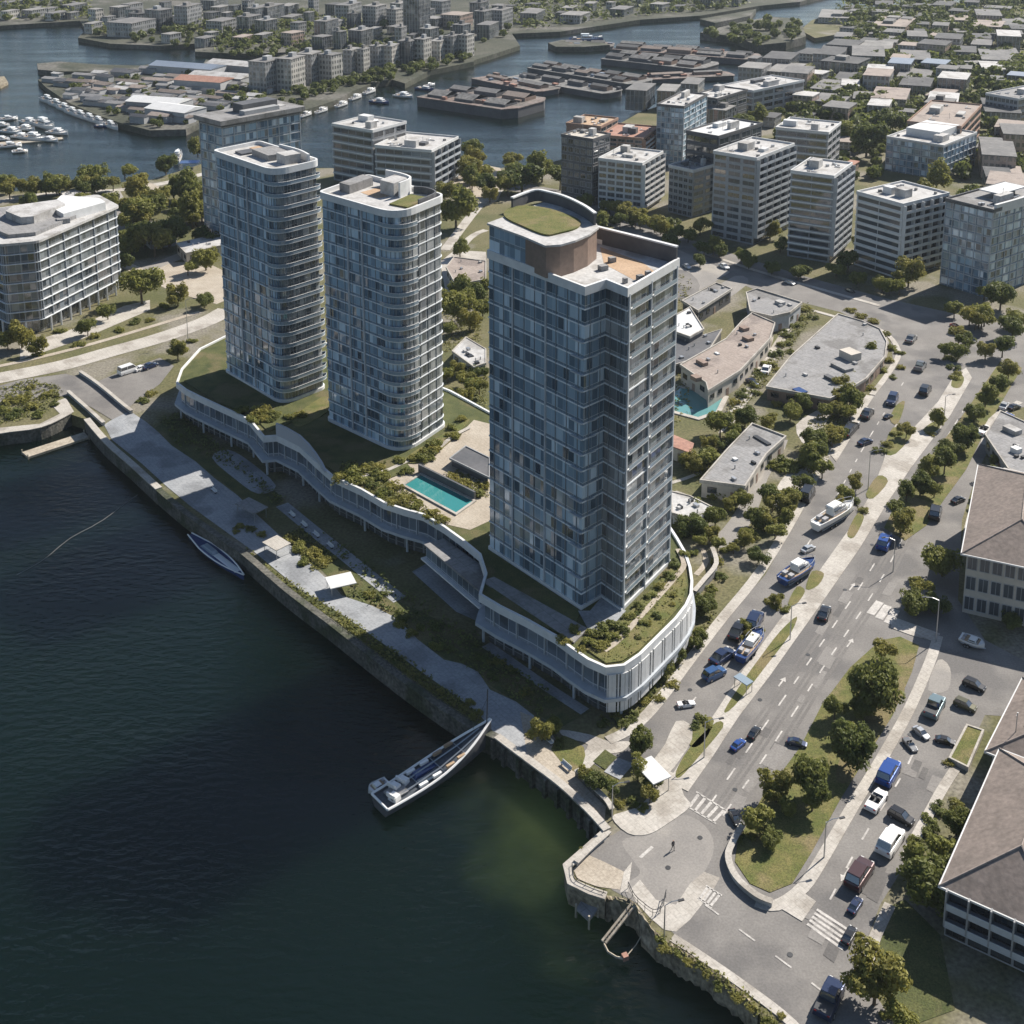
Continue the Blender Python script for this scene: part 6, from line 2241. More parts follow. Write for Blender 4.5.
cover('ground_cover', [(340, 574), (380, 600), (440, 620), (500, 658), (560, 700), (540, 716), (500, 690), (444, 650), (400, 616), (350, 596)], .06, 1.2, .5, 'leaf_dark', 22, 1.0)
cover('ground_cover', [(320, 530), (352, 552), (410, 596), (440, 612), (480, 636), (470, 644), (420, 612), (380, 590), (330, 552)], .06, .8, .5, 'leaf_dark', 23, 1.2)
cover('ground_cover', [(500, 300), (560, 230), (690, 280), (690, 420), (600, 470), (500, 440)], .05, .35, .6, 'cover', 27, 1.2)
cover('lawn_growth', [(440, 312), (480, 312), (482, 340), (446, 352)], .05, 1, .5, 'cover', 13, .5)
cover('ground_cover', [(446, 400), (486, 376), (486, 416), (462, 412)], .05, 1, .5, 'cover', 14, .8)
for i, z_ in enumerate([
        [(90, 22), (400, 18), (400, 26), (90, 34)], [(200, 34), (340, 26), (400, 40), (300, 48), (210, 50)], [(510, 2), (760, -6), (740, 8), (620, 18), (520, 30)],
        [(840, 2), (1040, -6), (1040, 26), (830, 26)], [(830, 66), (1040, 60), (1040, 108), (800, 112), (770, 88)], [(-10, 4), (90, 2), (90, 18), (-10, 22)]]):
    cover('woodland', z_, 1.0, .022, 2.6, 'leaf_dark', 30 + i, 7)
# the built-up clutter of the finger of land in the bay: boat yards
YARD = []
ry = random.Random(12)
yp = PP([(44, 74), (100, 76), (172, 70), (206, 76), (262, 84), (262, 100), (206, 112), (186, 124), (150, 126), (122, 118), (70, 98)], .4)


def yard_shed(x, y, w_, d_, h, mt):
    p = P(x, y, .4)
    root = empty('yard_shed', p)
    m = MB()
    a = ry.uniform(-.5, -.3)
    m.box((p.x, p.y, .4 + h / 2), (w_, d_, h), a)
    m.build('wall', M['greywall'], root)
    m = MB()
    cs, sn = math.cos(a), math.sin(a)
    f = lambda u, v, z: (p.x + u * cs - v * sn, p.y + u * sn + v * cs, z)
    w2, d2, z = w_ / 2 + .4, d_ / 2 + .4, .42 + h
    m.face([f(-w2, -d2, z), f(w2, -d2, z), f(w2, 0, z + h * .35), f(-w2, 0, z + h * .35)])
    m.face([f(-w2, 0, z + h * .35), f(w2, 0, z + h * .35), f(w2, d2, z), f(-w2, d2, z)])
    m.face([f(-w2, -d2, z), f(-w2, 0, z + h * .35), f(-w2, d2, z)])
    m.face([f(w2, -d2, z), f(w2, d2, z), f(w2, 0, z + h * .35)])
    m.build('roof', M[mt], root)
    YARD.append((root, mt, w_, (x, y)))


n = 0
while n < 120:
    x, y = ry.uniform(44, 262), ry.uniform(70, 128)
    if inside(P(x, y, .4), yp):
        yard_shed(x, y, ry.uniform(6, 18), ry.uniform(4, 8), ry.uniform(2.2, 4), ry.choice(('roofgrey', 'roofgrey', 'rooftan', 'roofpale', 'darkwall', 'darkwall', 'roofbrown', 'roofbrown')))
        n += 1
for x, y, w_, mt in ((188, 74, 50, 'hullroof'), (222, 84, 40, 'roofpale'), (240, 72, 44, 'roofpale'), (205, 88, 34, 'roofred'), (176, 118, 30, 'white'), (160, 110, 34, 'white')):
    yard_shed(x, y, w_, 18, 6, mt)
for _ in range(170):
    x, y = ry.uniform(40, 262), ry.uniform(72, 126)
    if inside(P(x, y, .4), yp):
        far_tree(x, y, ry.uniform(2.5, 4.5), ry, .4)
for poly_, n_, r_, z_ in (([(90, 20), (400, 14), (404, 30), (340, 40), (200, 50), (92, 40)], 150, 4.5, .3), ([(-10, 2), (90, 2), (90, 20), (-10, 22)], 60, 4, .3), ([(400, 30), (520, 20), (512, 34), (470, 60), (404, 62)], 50, 4, .3),
                          ([(512, 2), (760, -4), (740, 10), (620, 18), (514, 32)], 110, 4, .3), ([(700, 36), (770, 20), (800, 22), (806, 40), (757, 49)], 45, 5, 3), ([(210, 52), (400, 42), (400, 60), (250, 62)], 50, 4, .3),
                          ([(214, 108), (300, 108), (352, 88), (400, 80), (470, 60), (470, 50), (400, 66), (300, 92), (230, 98)], 120, 4.5, .4), ([(160, 42), (195, 43), (240, 52), (300, 50), (300, 44), (190, 36)], 40, 4, .3),
                          ([(670, 100), (700, 92), (790, 110), (760, 122)], 22, 5, 0)):
    q_ = PP(poly_, z_)
    k_ = 0
    while k_ < n_:
        x, y = ry.uniform(min(a[0] for a in poly_), max(a[0] for a in poly_)), ry.uniform(min(a[1] for a in poly_), max(a[1] for a in poly_))
        if inside(P(x, y, z_), q_):
            far_tree(x, y - r_ * .8, r_ * ry.uniform(.6, 1.1), ry, z_)
            k_ += 1
tag(DT.build('distant_trees', M['leaf_dark']), kind='stuff')

# ---------------------------------------------------------------- vehicles
WHEEL = {}


def wheel_mesh(r):
    b = MB()
    b.disc((0, 0, 0), r, 16, 0, 'y', .24)
    b.disc((0, -.125, 0), r * .62, 12, 1, 'y', .02)
    b.disc((0, .125, 0), r * .62, 12, 1, 'y', .02)
    return b.data('wheel', [M['tyre'], M['rim']])


WM = wheel_mesh(.34)


def car_protos():
    """unit cars, x forward, 4.5 long; returns dict kind -> dict of part meshes"""
    out = {}

    def sec(x, w_, z0, z1, ch=.12, top=.9):
        return [(x, -w_, z0), (x, w_, z0), (x, w_ * 1.0, z0 + (z1 - z0) * .55), (x, w_ * top, z1 - .02), (x, w_ * (top - .1), z1), (x, -w_ * (top - .1), z1), (x, -w_ * top, z1 - .02), (x, -w_, z0 + (z1 - z0) * .55)]
    spec = {
        'sedan': ([(-2.25, .7, .35, .72), (-2.15, .86, .24, .9), (-1.3, .9, .2, .96), (0, .91, .2, .95), (1.0, .9, .2, .92), (1.9, .86, .22, .78), (2.25, .68, .32, .62)], (-1.75, -.95, .35, 1.15), .95, 1.42, .72),
        'suv': ([(-2.25, .78, .4, .95), (-2.18, .9, .3, 1.06), (-1.2, .94, .26, 1.1), (0, .95, .26, 1.1), (1.1, .94, .26, 1.06), (1.95, .9, .28, .98), (2.25, .74, .36, .78)], (-2.05, -1.7, .3, 1.15), 1.08, 1.72, .78),
        'van': ([(-2.25, .86, .35, 1.0), (-2.2, .94, .28, 1.12), (0, .95, .26, 1.14), (1.3, .95, .26, 1.12), (2.0, .9, .28, .96), (2.25, .76, .36, .76)], (-2.15, -2.0, 1.05, 1.8), 1.1, 1.95, .82),
        'pickup': ([(-2.25, .86, .4, .92), (-2.2, .92, .34, 1.0), (0, .93, .3, 1.04), (1.0, .93, .3, 1.04), (1.95, .9, .3, .98), (2.25, .78, .38, .8)], (-.75, -.55, .35, 1.05), 1.02, 1.72, .76),
        'convertible': ([(-2.25, .7, .35, .74), (-2.1, .86, .24, .92), (-1.3, .9, .2, .94), (0, .91, .2, .9), (1.0, .9, .2, .88), (1.9, .84, .22, .76), (2.25, .66, .32, .6)], None, .9, 1.3, .7),
        'limo': ([(-3.4, .7, .35, .75), (-3.2, .86, .24, .92), (-2, .9, .2, .97), (0, .91, .2, .97), (1.8, .9, .2, .94), (2.8, .86, .22, .8), (3.2, .68, .32, .62)], (-2.7, -2.0, .9, 1.8), .95, 1.45, .72),
    }
    for k, (st, cab, zb, zt, wt) in spec.items():
        b = MB()
        b.loft([sec(*q) for q in st])
        parts = {'body': (b, ['paint'])}
        if cab:
            x0, x1, x2, x3 = cab
            g = MB()
            hw = st[2][1] * .93
            lo = [(x0, -hw * .9, zb - .06), (x3, -hw * .92, zb - .06), (x3, hw * .92, zb - .06), (x0, hw * .9, zb - .06)]
            hi = [(x1, -wt * .9, zt - .06), (x2, -wt * .9, zt - .06), (x2, wt * .9, zt - .06), (x1, wt * .9, zt - .06)]
            g.mesh(lo + hi, [(0, 1, 5, 4), (1, 2, 6, 5), (2, 3, 7, 6), (3, 0, 4, 7)])
            parts['windows'] = (g, ['glass'])
            r_ = MB()
            r_.box(((x1 + x2) / 2, 0, zt - .02), (x2 - x1 + .1, wt * 1.86, .09), 0, 0, .94)
            for s in (-1, 1):
                for (a, c) in ((lo[0], hi[0]), (lo[1], hi[1])):
                    r_.tube([(a[0], s * abs(a[1]), a[2]), (c[0], s * abs(c[1]), c[2])], .05, 4)
                xm = (x1 + x2) / 2
                r_.tube([(xm, s * hw * .92, zb - .06), (xm, s * wt * .9, zt - .06)], .05, 4)
            parts['roof'] = (r_, ['paint'])
        if k == 'pickup':
            c = MB()
            c.box((-1.5, 0, 1.03), (1.3, 1.6, .03))
            parts['load_bed'] = (c, ['dark'])
        if k == 'convertible':
            c = MB()
            c.box((-.35, 0, .9), (1.6, 1.4, .06))
            parts['cabin_floor'] = (c, ['dark'])
            for i, (x, y) in enumerate(((-.1, -.38), (-.1, .38))):
                c = MB()
                c.box((x, y, 1.0), (.5, .5, .2), 0)
                c.box((x - .28, y, 1.15), (.14, .5, .5), 0)
                parts['seat_%d' % i] = (c, ['dark'])
            g = MB()
            g.mesh([(.75, -.75, .88), (.75, .75, .88), (.4, .62, 1.3), (.4, -.62, 1.3)], [(0, 1, 2, 3)])
            parts['windscreen'] = (g, ['glass'])
        xf, xr = st[-1][0], st[0][0]
        for s in (-1, 1):
            h = MB()
            h.box((xf - .16, s * .56, .66 if k in ('sedan', 'limo', 'convertible') else .8), (.2, .3, .14))
            parts['headlight_%d' % s] = (h, ['lamp'])
            h = MB()
            h.box((xr + .06, s * .62, .78 if k in ('sedan', 'limo', 'convertible') else .9), (.12, .24, .16))
            parts['tail_light_%d' % s] = (h, ['tail'])
        out[k] = (parts, xf, xr)
    return out


PROTO = car_protos()
MESHC = {}
CARS = []


def car(kind, paint, x, y, dx, dy, L, label, z=0.04, cat='car', group=None):
    """L: length in the photo in pixels along (dx, dy)"""
    d = Vector((dx, dy)).normalized()
    a, b = P(x - d.x * L / 2, y - d.y * L / 2), P(x + d.x * L / 2, y + d.y * L / 2)
    c = (a + b) / 2
    s = (b - a).length
    parts, xf, xr = PROTO[kind]
    s = s / (xf - xr)
    s = min(max(s, .75), 1.42)
    rz = math.atan2(b.y - a.y, b.x - a.x)
    name = {'sedan': 'parked_car', 'suv': 'parked_car', 'van': 'van', 'pickup': 'pickup_truck', 'convertible': 'convertible_car', 'limo': 'long_car'}[kind]
    root = empty(name, (c.x, c.y, z), label, cat, group)
    root.rotation_euler = (0, 0, rz)
    root.scale = (s, s, s)
    for pn, (mb, mts) in parts.items():
        key = (kind, pn, paint if mts[0] == 'paint' else '')
        if key not in MESHC:
            base = pn.rsplit('_', 1)[0] if pn[-1].isdigit() else pn
            MESHC[key] = mb.data(base, [{'paint': PAINT[paint], 'glass': M['glass'], 'dark': M['darkmetal'], 'lamp': M['lamp'], 'tail': M['taillamp']}[mts[0]]], (0, 0, 0), False)
        base = pn.rsplit('_', 1)[0] if pn[-1].isdigit() else pn
        inst(base, MESHC[key], root)
    for wx in (xr + .85, xf - .85):
        for wy in (-.82, .82):
            inst('wheel', WM, root, (wx, wy, .34))
    CARS.append((root, kind, paint, (x, y)))
    return root


UP = (5, -8)
car('limo', 'black', 850, 432, 15, -17, 24, 'long black car parked against the pale pavement of the frontage road', group='cars')
car('sedan', 'black', 867, 416, 6, -8, 13, 'black car parked ahead of the long black car')
car('sedan', 'navy', 865, 444, 8, -3, 13, 'dark blue car driving on the frontage road beside the long black car')
car('sedan', 'black', 888, 418, 6, -3, 8, 'tiny black car left of the dividing line behind the navy car')
car('suv', 'navy', 892, 403, -4, 8, 14, 'dark blue car coming down the road left of the pale lane dashes')
car('pickup', 'grey', 920, 369, 5, -7, 15, 'grey pickup truck with open bed near the top of the avenue')
car('suv', 'black', 925, 393, 5, -8, 16, 'black large car right of the solid lane line near the avenue top')
car('sedan', 'grey', 911, 341, 5, -6, 9, 'small grey car at the shaded junction end of the avenue')
car('van', 'black', 807, 498, 5, -8, 20, 'black van at the kerb of the frontage road beside green verge')  # van body put in place of a plain dark rectangle
car('sedan', 'silver', 808, 551, 8, -4, 13, 'silver car between the two boats on the frontage road')
car('suv', 'navy', 754, 625, 4, -8, 28, 'navy car parked nearest the big trailer on the frontage road')
car('sedan', 'black', 738, 634, 5, -8, 24, 'black car parked at the left of the navy car pair')
car('sedan', 'navy', 722, 660, 8, -6, 24, 'navy car in the middle of the parked cluster on the frontage road')
car('suv', 'midblue', 714, 677, 8, -4, 22, 'shiny mid blue car lowest in the parked cluster')
car('convertible', 'white', 686, 706, 8, -1, 15, 'small white open car alone on the lower frontage road')
car('suv', 'blue', 884, 546, 6, -13, 36, 'large bright blue car driving beside the pale median pavement')
car('sedan', 'black', 824, 616, 3, -8, 15, 'small black car following the lane dashes in mid avenue')
car('sedan', 'blue', 738, 747, 6, -5, 13, 'small bright blue car in the lower avenue')
car('sedan', 'black', 754, 735, 5, -7, 14, 'small black car just ahead of the small bright blue car')
car('sedan', 'navy', 797, 745, 8, 2, 16, 'navy car by the pale driveway gap beside the island trees')
car('sedan', 'black', 735, 820, 3, 6, 13, 'black car stopped at the crosswalk by the curved island wall')
car('suv', 'black', 935, 516, 2, -8, 20, 'black car leaving the side street near the olive median tree')
car('sedan', 'black', 958, 502, 7, -3, 12, 'black car half in the shade of the flat roofed building')
car('sedan', 'black', 1014, 409, 6, -2, 11, 'black car beside the blue one in front of the pale garage')
car('sedan', 'blue', 1007, 418, 8, -2, 12, 'blue car beside the pale garage at the right edge')
car('sedan', 'silver', 1004, 408, 4, -6, 8, 'small silver car left of the cars by the pale garage')
car('convertible', 'white', 984, 433, 6, -4, 15, 'white open car on the pale pavement below the blue car')
car('suv', 'black', 974, 688, 7, 3, 24, 'black car with its side to the pale paint stripe in the parking street')
car('suv', 'olive', 965, 708, 7, 3, 24, 'olive car parked alongside the black car in the parking street')
car('pickup', 'teal', 934, 711, 9, -17, 36, 'big pale teal pickup truck with chrome front in the parking street')
car('sedan', 'black', 945, 743, 8, 2, 17, 'black car beside the planter box in the parking street')
car('suv', 'blue', 888, 777, 8, -14, 36, 'bright blue car parked along the island pavement')
car('convertible', 'white', 876, 804, 7, -10, 24, 'white open topped car behind the bright blue parked car')
car('suv', 'black', 901, 820, 9, 5, 28, 'black car with a yellow stripe near it above the white car')
car('suv', 'white', 890, 846, 8, -12, 38, 'big white car parked by the hedge of the corner house')
car('suv', 'maroon', 859, 879, 7, -11, 34, 'maroon car in the parking street below the big white car')
car('sedan', 'navy', 855, 908, 5, -8, 16, 'small navy car just below the maroon car')
car('sedan', 'black', 849, 938, 5, -9, 19, 'black car at the striped crossing of the parking street')
car('pickup', 'navy', 829, 1004, 7, -16, 40, 'dark blue pickup truck at the bottom edge of the picture')
car('sedan', 'silver', 921, 735, 6, 5, 14, 'silver car behind the big teal pickup')
car('convertible', 'grey', 910, 747, 5, 6, 15, 'grey open car against the island pavement below the teal pickup')
car('van', 'white', 128, 373, 12, -4, 19, 'white van parked on the tan quay yard at left')
car('sedan', 'navy', 150, 368, 10, -4, 15, 'navy car beside the white van on the quay yard')
car('sedan', 'white', 141, 370, 10, -4, 13, 'white car between the van and navy car on the quay yard')
car('sedan', 'silver', 687, 268, 5, 3, 7, 'small silver car alone on the worn car park behind the tallest tower')
car('sedan', 'navy', 752, 384, 6, 4, 11, 'navy car tucked in bushes right of the tan roofed shop')
car('sedan', 'white', 766, 372, 4, -8, 11, 'white car among bushes beside the grey car park roof')
car('sedan', 'black', 850, 292, 8, 3, 9, 'black car in the shaded cross street near the junction')
car('sedan', 'white', 724, 268, 8, 4, 9, 'white car in the shaded cross street below the pale slab')
car('sedan', 'red', 955, 327, 8, 2, 10, 'red car in the shade of the teal glass block')
car('sedan', 'silver', 790, 284, 8, 3, 9, 'silver car in the shaded street below the pale grey tower')


def dock(name, label, pts, z, th, mat, cat='dock', piles=()):
    p = ccw(PP(pts, z))
    c = sum(p, Vector((0, 0))) / len(p)
    root = empty(name, (c.x, c.y, WZ), label, cat)
    m = MB()
    m.prism(p, z - th, z, 0, None, True)
    m.build('deck', M[mat], root)
    for q in p:
        m = MB()
        m.tube([(q.x, q.y, WZ - 2), (q.x, q.y, z + .7)], .16, 6)
        m.build('pile', M['timber'], root)
    return root


# ---------------------------------------------------------------- boats
def hull_secs(L, W, H, bow=.35, n=9, tr=.8):
    secs = []
    for i in range(n):
        t = i / (n - 1)
        x = -L / 2 + L * t
        w_ = W / 2 * (tr + (1 - tr) * min(1, t * 3)) * (1 if t < 1 - bow else max(.03, 1 - ((t - 1 + bow) / bow) ** 2))
        sh = H * (1 + .25 * max(0, t - .5))
        secs.append([(x, -w_ * .55, -.3), (x, w_ * .55, -.3), (x, w_ * .95, sh * .4), (x, w_, sh), (x, w_ * .88, sh), (x, w_ * .86, sh * .8), (x, -w_ * .86, sh * .8), (x, -w_ * .88, sh), (x, -w_, sh), (x, -w_ * .95, sh * .4)])
    return secs


def boat(name, label, x, y, dx, dy, Lpx, z, kind='cruiser', hullm='gel', group=None, W=None, base=0.0):
    d = Vector((dx, dy)).normalized()
    a, b = P(x - d.x * Lpx / 2, y - d.y * Lpx / 2, z), P(x + d.x * Lpx / 2, y + d.y * Lpx / 2, z)
    c = (a + b) / 2
    L = (b - a).length
    W = W or L * .3
    H = max(.6, L * .11)
    root = empty(name, (c.x, c.y, z + base), label, 'boat', group)
    root.rotation_euler = (0, 0, math.atan2(b.y - a.y, b.x - a.x))
    O = (0, 0, 0)

    def part(mb, nm, mt, par=None):
        me = mb.data(nm, mt if isinstance(mt, list) else [mt], O)
        return inst(nm, me, par or root)
    m = MB()
    m.loft(hull_secs(L, W, H))
    part(m, 'hull', M[hullm])
    m = MB()
    m.box((-L * .06, 0, H * .83), (L * .7, W * .8, .05))
    part(m, 'deck', M['teak'])
    m = MB()
    m.box((L * .04, 0, H + L * .035), (L * .36, W * .62, L * .09), 0, 0, .82)
    cab = part(m, 'cabin', M['gel'])
    m = MB()
    z1 = H + L * .04
    x0 = L * .04 + L * .18
    m.mesh([(x0 + .02, -W * .29, z1 - L * .03), (x0 + .02, W * .29, z1 - L * .03), (x0 - L * .04, W * .25, z1 + L * .045), (x0 - L * .04, -W * .25, z1 + L * .045)], [(0, 1, 2, 3)])
    for s in (-1, 1):
        m.box((L * .02, s * W * .295, z1 + L * .005), (L * .26, .05, L * .035))
    part(m, 'windscreen', M['glass'], cab)
    if kind == 'cruiser':
        m = MB()
        m.box((-L * .03, 0, H + L * .13), (L * .26, W * .56, L * .02), 0, 0, .9)
        for s in (-1, 1):
            for q in (-.14, .07):
                m.tube([(L * q, s * W * .24, H + L * .05), (L * q, s * W * .24, H + L * .125)], L * .008, 5)
        part(m, 'hardtop', M['gel'])
    for s in (-1, 1):
        m = MB()
        m.box((-L * .33, s * W * .2, H * .83 + L * .03), (L * .1, W * .26, L * .05))
        part(m, 'seat', M['canvas'])
    m = MB()
    pts = []
    for t in (.5, .62, .74, .86, .97):
        w_ = W / 2 * .86 * (1 if t < .65 else max(.05, 1 - ((t - .65) / .35) ** 2))
        pts.append((-L / 2 + L * t, w_, H * 1.2 + L * .05))
    m.tube(pts, L * .005, 4)
    m.tube([(p[0], -p[1], p[2]) for p in pts], L * .005, 4)
    for p in pts:
        for s in (-1, 1):
            m.tube([(p[0], s * p[1], H), (p[0], s * p[1], p[2])], L * .004, 4)
    part(m, 'bow_rail', M['metal'])
    if base:
        m = MB()
        for s in (-1, 1):
            m.tube([(-L * .42, s * W * .28, -base + .5), (L * .2, s * W * .28, -base + .5), (L * .55, 0, -base + .5)], .09, 5)
        for q in (-.38, -.15, .1):
            m.tube([(L * q, -W * .34, -base + .5), (L * q, W * .34, -base + .5)], .08, 5)
            for s in (-1, 1):
                m.tube([(L * q, s * W * .28, -base + .5), (L * q, s * W * .2, -.2)], .07, 5)
        tr = part(m, 'trailer', M['metal'])
        for q in (-.22, -.1):
            for s in (-1, 1):
                inst('wheel', WM, tr, (L * q, s * W * .4, -base + .34))
    return root


boat('motor_boat', 'white and blue motor cruiser standing on the frontage road facing up the hill', 834, 522, 40, -24, 44, 0, 'cruiser', 'gel', None, 3.6, 1.0)
boat('motor_boat', 'white topped motor boat standing on the road behind the silver car', 798, 577, 34, -22, 38, 0, 'cruiser', 'hullblue', None, 3.8, .9)
boat('motor_boat', 'white boat on the shaded courtyard beside the hip roofed house', 972, 646, 22, 8, 26, 0, 'open', 'gel', None, 3.0, .8)
boat('motor_boat', 'grey hulled boat hull parked beside the navy cars', 751, 651, 22, -28, 36, 0, 'open', 'hullblue', None, 3.0, .8)
boat('dinghy', 'small white dinghy floating at the stern of the long moored yacht', 378, 788, -14, 8, 22, WZ, 'open', 'gel', None, 2.2)
for i, (x, y, dx, dy, L, lab) in enumerate([
        (8, 120, 10, -1, 20, 'white motor yacht at the back left of the marina raft'), (44, 128, 10, 3, 22, 'white motor yacht at the back right of the marina raft'), (58, 134, 10, 1, 20, 'white motor yacht at the right tip of the marina raft'),
        (34, 140, 10, 1, 26, 'white motor yacht at the front right of the marina raft'), (10, 147, 10, -1, 24, 'white motor yacht at the front left of the marina raft'), (12, 133, 10, 1, 20, 'white motor yacht at the left middle of the marina raft'),
        (30, 124, 10, 2, 16, 'smaller white motor yacht between the two back yachts of the marina raft'),
        (22, 138, 10, 1, 17, 'white motor yacht in the middle of the marina raft'), (50, 141, 10, 1, 16, 'white motor yacht at the lower right corner of the marina raft'), (2, 126, 10, 0, 16, 'white motor yacht cut by the frame at the back of the marina raft'),
        (26, 130, 10, 1, 18, 'white motor yacht just behind the middle yacht of the marina raft'), (2, 140, 10, 0, 16, 'white motor yacht cut by the frame in the middle of the marina raft'), (20, 152, 10, -1, 16, 'white motor yacht lowest in the marina raft')]):
    boat('motor_yacht', lab, x, y, dx, dy, L, WZ, 'cruiser', 'gel', 'yachts of the marina raft', 6.0)
for i, (x, y) in enumerate(((48, 103), (57, 107), (65, 111), (73, 115), (81, 118), (90, 121), (99, 124), (111, 128))):
    boat('moored_boat', ('white boat moored along the finger of land, %s from its left tip' % ('first', 'second', 'third', 'fourth', 'fifth', 'sixth', 'seventh', 'eighth')[i]), x, y, 9, 3, 15, WZ, 'cruiser', 'gel', 'boats moored along the finger of land', 3.4)
boat('tour_boat', 'grey boat with tall cabin drifting in front of the bay towers', 380, 103, 10, 1, 18, WZ, 'cruiser', 'hullblue', None, 7)
boat('tour_boat', 'brown decked round ferry near the bay tower quay', 404, 97, 10, 1, 18, WZ, 'cruiser', 'gel', None, 8)
for x, y, lab in ((306, 116, 'white launch by the shore below the bay apartment towers, leftmost of five'), (322, 112, 'white launch by the bay towers shore, second of five from left'), (342, 106, 'white launch by the bay towers shore, third of five from left'),
                  (356, 99, 'white launch by the bay towers shore, fourth of five from left'), (370, 93, 'white launch by the bay towers shore, rightmost of five')):
    boat('launch', lab, x, y, 9, -3, 12, WZ, 'cruiser', 'gel', 'launches by the bay towers shore', 3.6)
dock('marina_dock', 'long pale floating dock running through the marina raft of yachts', [(-10, 143), (62, 137), (63, 139), (-10, 146)], WZ + .5, .5, 'timber')
boat('work_boat', 'small dark boat in mid bay left of the broad barge pier', 425, 90, 10, 1, 18, WZ, 'open', 'hullblue', None, 5)
boat('motor_boat', 'tiny dark boat on open water below the finger of land', 101, 127, 10, 1, 12, WZ, 'open', 'hullblue', None, 3)
boat('motor_boat', 'white boat tied by the blue canopy near the bay shore trees', 178, 160, 3, -8, 10, WZ, 'cruiser', 'gel', None, 4)
boat('work_boat', 'dark work boat beyond the piers far up the river', 586, 42, 10, 0, 34, WZ, 'cruiser', 'hullblue', None, 10)
boat('motor_boat', 'white boat beside the quay of the bay towers', 430, 86, 9, -2, 10, WZ, 'open', 'gel', None, 4)


M['yachtdeck'] = surf('dark_teak_deck', (0.05, 0.06, 0.075), (0.09, 0.1, 0.115), 0.5, 0.5, 3, 0.2)


def long_yacht():
    z = WZ
    a, b = P(380, 812, z), P(491, 748, z)
    c = (a + b) / 2
    L = (b - a).length
    W = 5.2
    root = empty('long_yacht', (c.x, c.y, z), 'long slim open yacht with white rim moored bow to the seawall', 'boat')
    root.rotation_euler = (0, 0, math.atan2(b.y - a.y, b.x - a.x))

    def part(mb, nm, mt, par=None):
        return inst(nm, mb.data(nm, mt if isinstance(mt, list) else [M[mt]], (0, 0, 0)), par or root)
    H = 1.9
    secs = hull_secs(L, W, H, .6, 15, .9)
    lift = lambda x: 3.6 * max(0, (x / L + .5)) ** 2.2
    secs = [[(p[0], p[1], p[2] + lift(p[0]) * (1 if p[2] > 0 else .4)) for p in q] for q in secs]
    m = MB()
    m.loft(secs)
    part(m, 'hull', 'darkwall')
    m = MB()
    for s in (3, 8):
        m.tube([(q[s][0], q[s][1], q[s][2] + .05) for q in secs], .22, 6)
    m.tube([secs[0][3], secs[0][8]], .22, 6)
    part(m, 'rim', 'gel')
    m = MB()
    for i in range(len(secs) - 1):
        g = lambda q: [(q[6][0], q[6][1], q[6][2] + .12), (q[5][0], q[5][1], q[5][2] + .12)]
        a_, b_ = g(secs[i]), g(secs[i + 1])
        m.face([a_[0], b_[0], b_[1], a_[1]])
    part(m, 'deck', 'yachtdeck')
    for t in (.32, .44, .56, .66):
        x = -L / 2 + L * t
        for s in (-1, 1):
            m = MB()
            m.box((x, s * W * .36, H + .25 + lift(x)), (L * .07, .5, .45))
            part(m, 'bench', 'gel' if t < .5 else 'teak')
    m = MB()
    for k in (.18, -.18):
        m.tube([(-L / 2 + L * t, W * k * (1 if t < .5 else 1 - (t - .5) * 1.5), H + .12 + lift(-L / 2 + L * t)) for t in (.12, .3, .5, .7, .9)], .13, 5)
    for t in (.3, .5, .7):
        w_ = W / 2 * (1 if t < .4 else max(.1, 1 - ((t - .4) / .6) ** 2)) * .9
        m.tube([(-L / 2 + L * t, -w_, H + .06 + lift(-L / 2 + L * t)), (-L / 2 + L * t, w_, H + .06 + lift(-L / 2 + L * t))], .09, 5)
    part(m, 'deck_frame', 'mullion')
    m = MB()
    m.box((-L * .02, W * .17, H + .3), (L * .34, W * .3, .5), 0, 0, .9)
    part(m, 'cover', 'hullblue')
    m = MB()
    m.box((-L * .02, -W * .2, H + .3), (L * .38, W * .28, .35), 0, 0, .9)
    part(m, 'skylight', [GLASSV[0]])
    for k, (x, y) in enumerate(((-.34, .2), (-.26, .24), (-.4, -.16))):
        m = MB()
        m.box((L * x, W * y, H + .2), (L * .06, W * .34, .9), .25, 0, .85)
        m.box((L * x - L * .03, W * y, H + .8), (.3, W * .34, .7), .25)
        part(m, 'seat', 'gel')
    m = MB()
    m.box((-L * .36, 0, H + .15), (L * .14, W * .5, .3))
    part(m, 'stern_deck', 'roofgrey')
    m = MB()
    m.tube([(L * .46, 0, H + 3), (L * .47, 0, H + 10)], .1, 6)
    m.tube([(L * .47, 0, H + 8.4), (L * .36, .9, H + 3)], .04, 4)
    part(m, 'mast', 'darkmetal')


long_yacht()


def slim_boat():
    z = WZ
    a, b = P(190, 538, z), P(244, 580, z)
    c = (a + b) / 2
    L = (b - a).length
    root = empty('slim_boat', (c.x, c.y, z), 'slim blue and white racing boat alongside the shaded seawall', 'boat')
    root.rotation_euler = (0, 0, math.atan2(b.y - a.y, b.x - a.x))
    for nm, fn in (('hull', 0), ('deck', 1), ('cockpit', 2)):
        m = MB()
        if fn == 0:
            m.loft(hull_secs(L, 3.4, 1.1, .5, 11, .3))
            mt = M['hullblue']
        elif fn == 1:
            for s in (3, 8):
                sec = hull_secs(L, 3.4, 1.1, .5, 11, .3)
                m.tube([q[s] for q in sec], .16, 5)
            m.box((L * .2, 0, 1.02), (L * .4, 1.5, .06), 0, 0, .5)
            mt = M['gel']
        else:
            m.box((-L * .12, 0, 1.2), (L * .24, 1.6, .6), 0, 0, .7)
            mt = M['railglass']
        inst(nm, m.data(nm, [mt], (0, 0, 0)), root)


slim_boat()


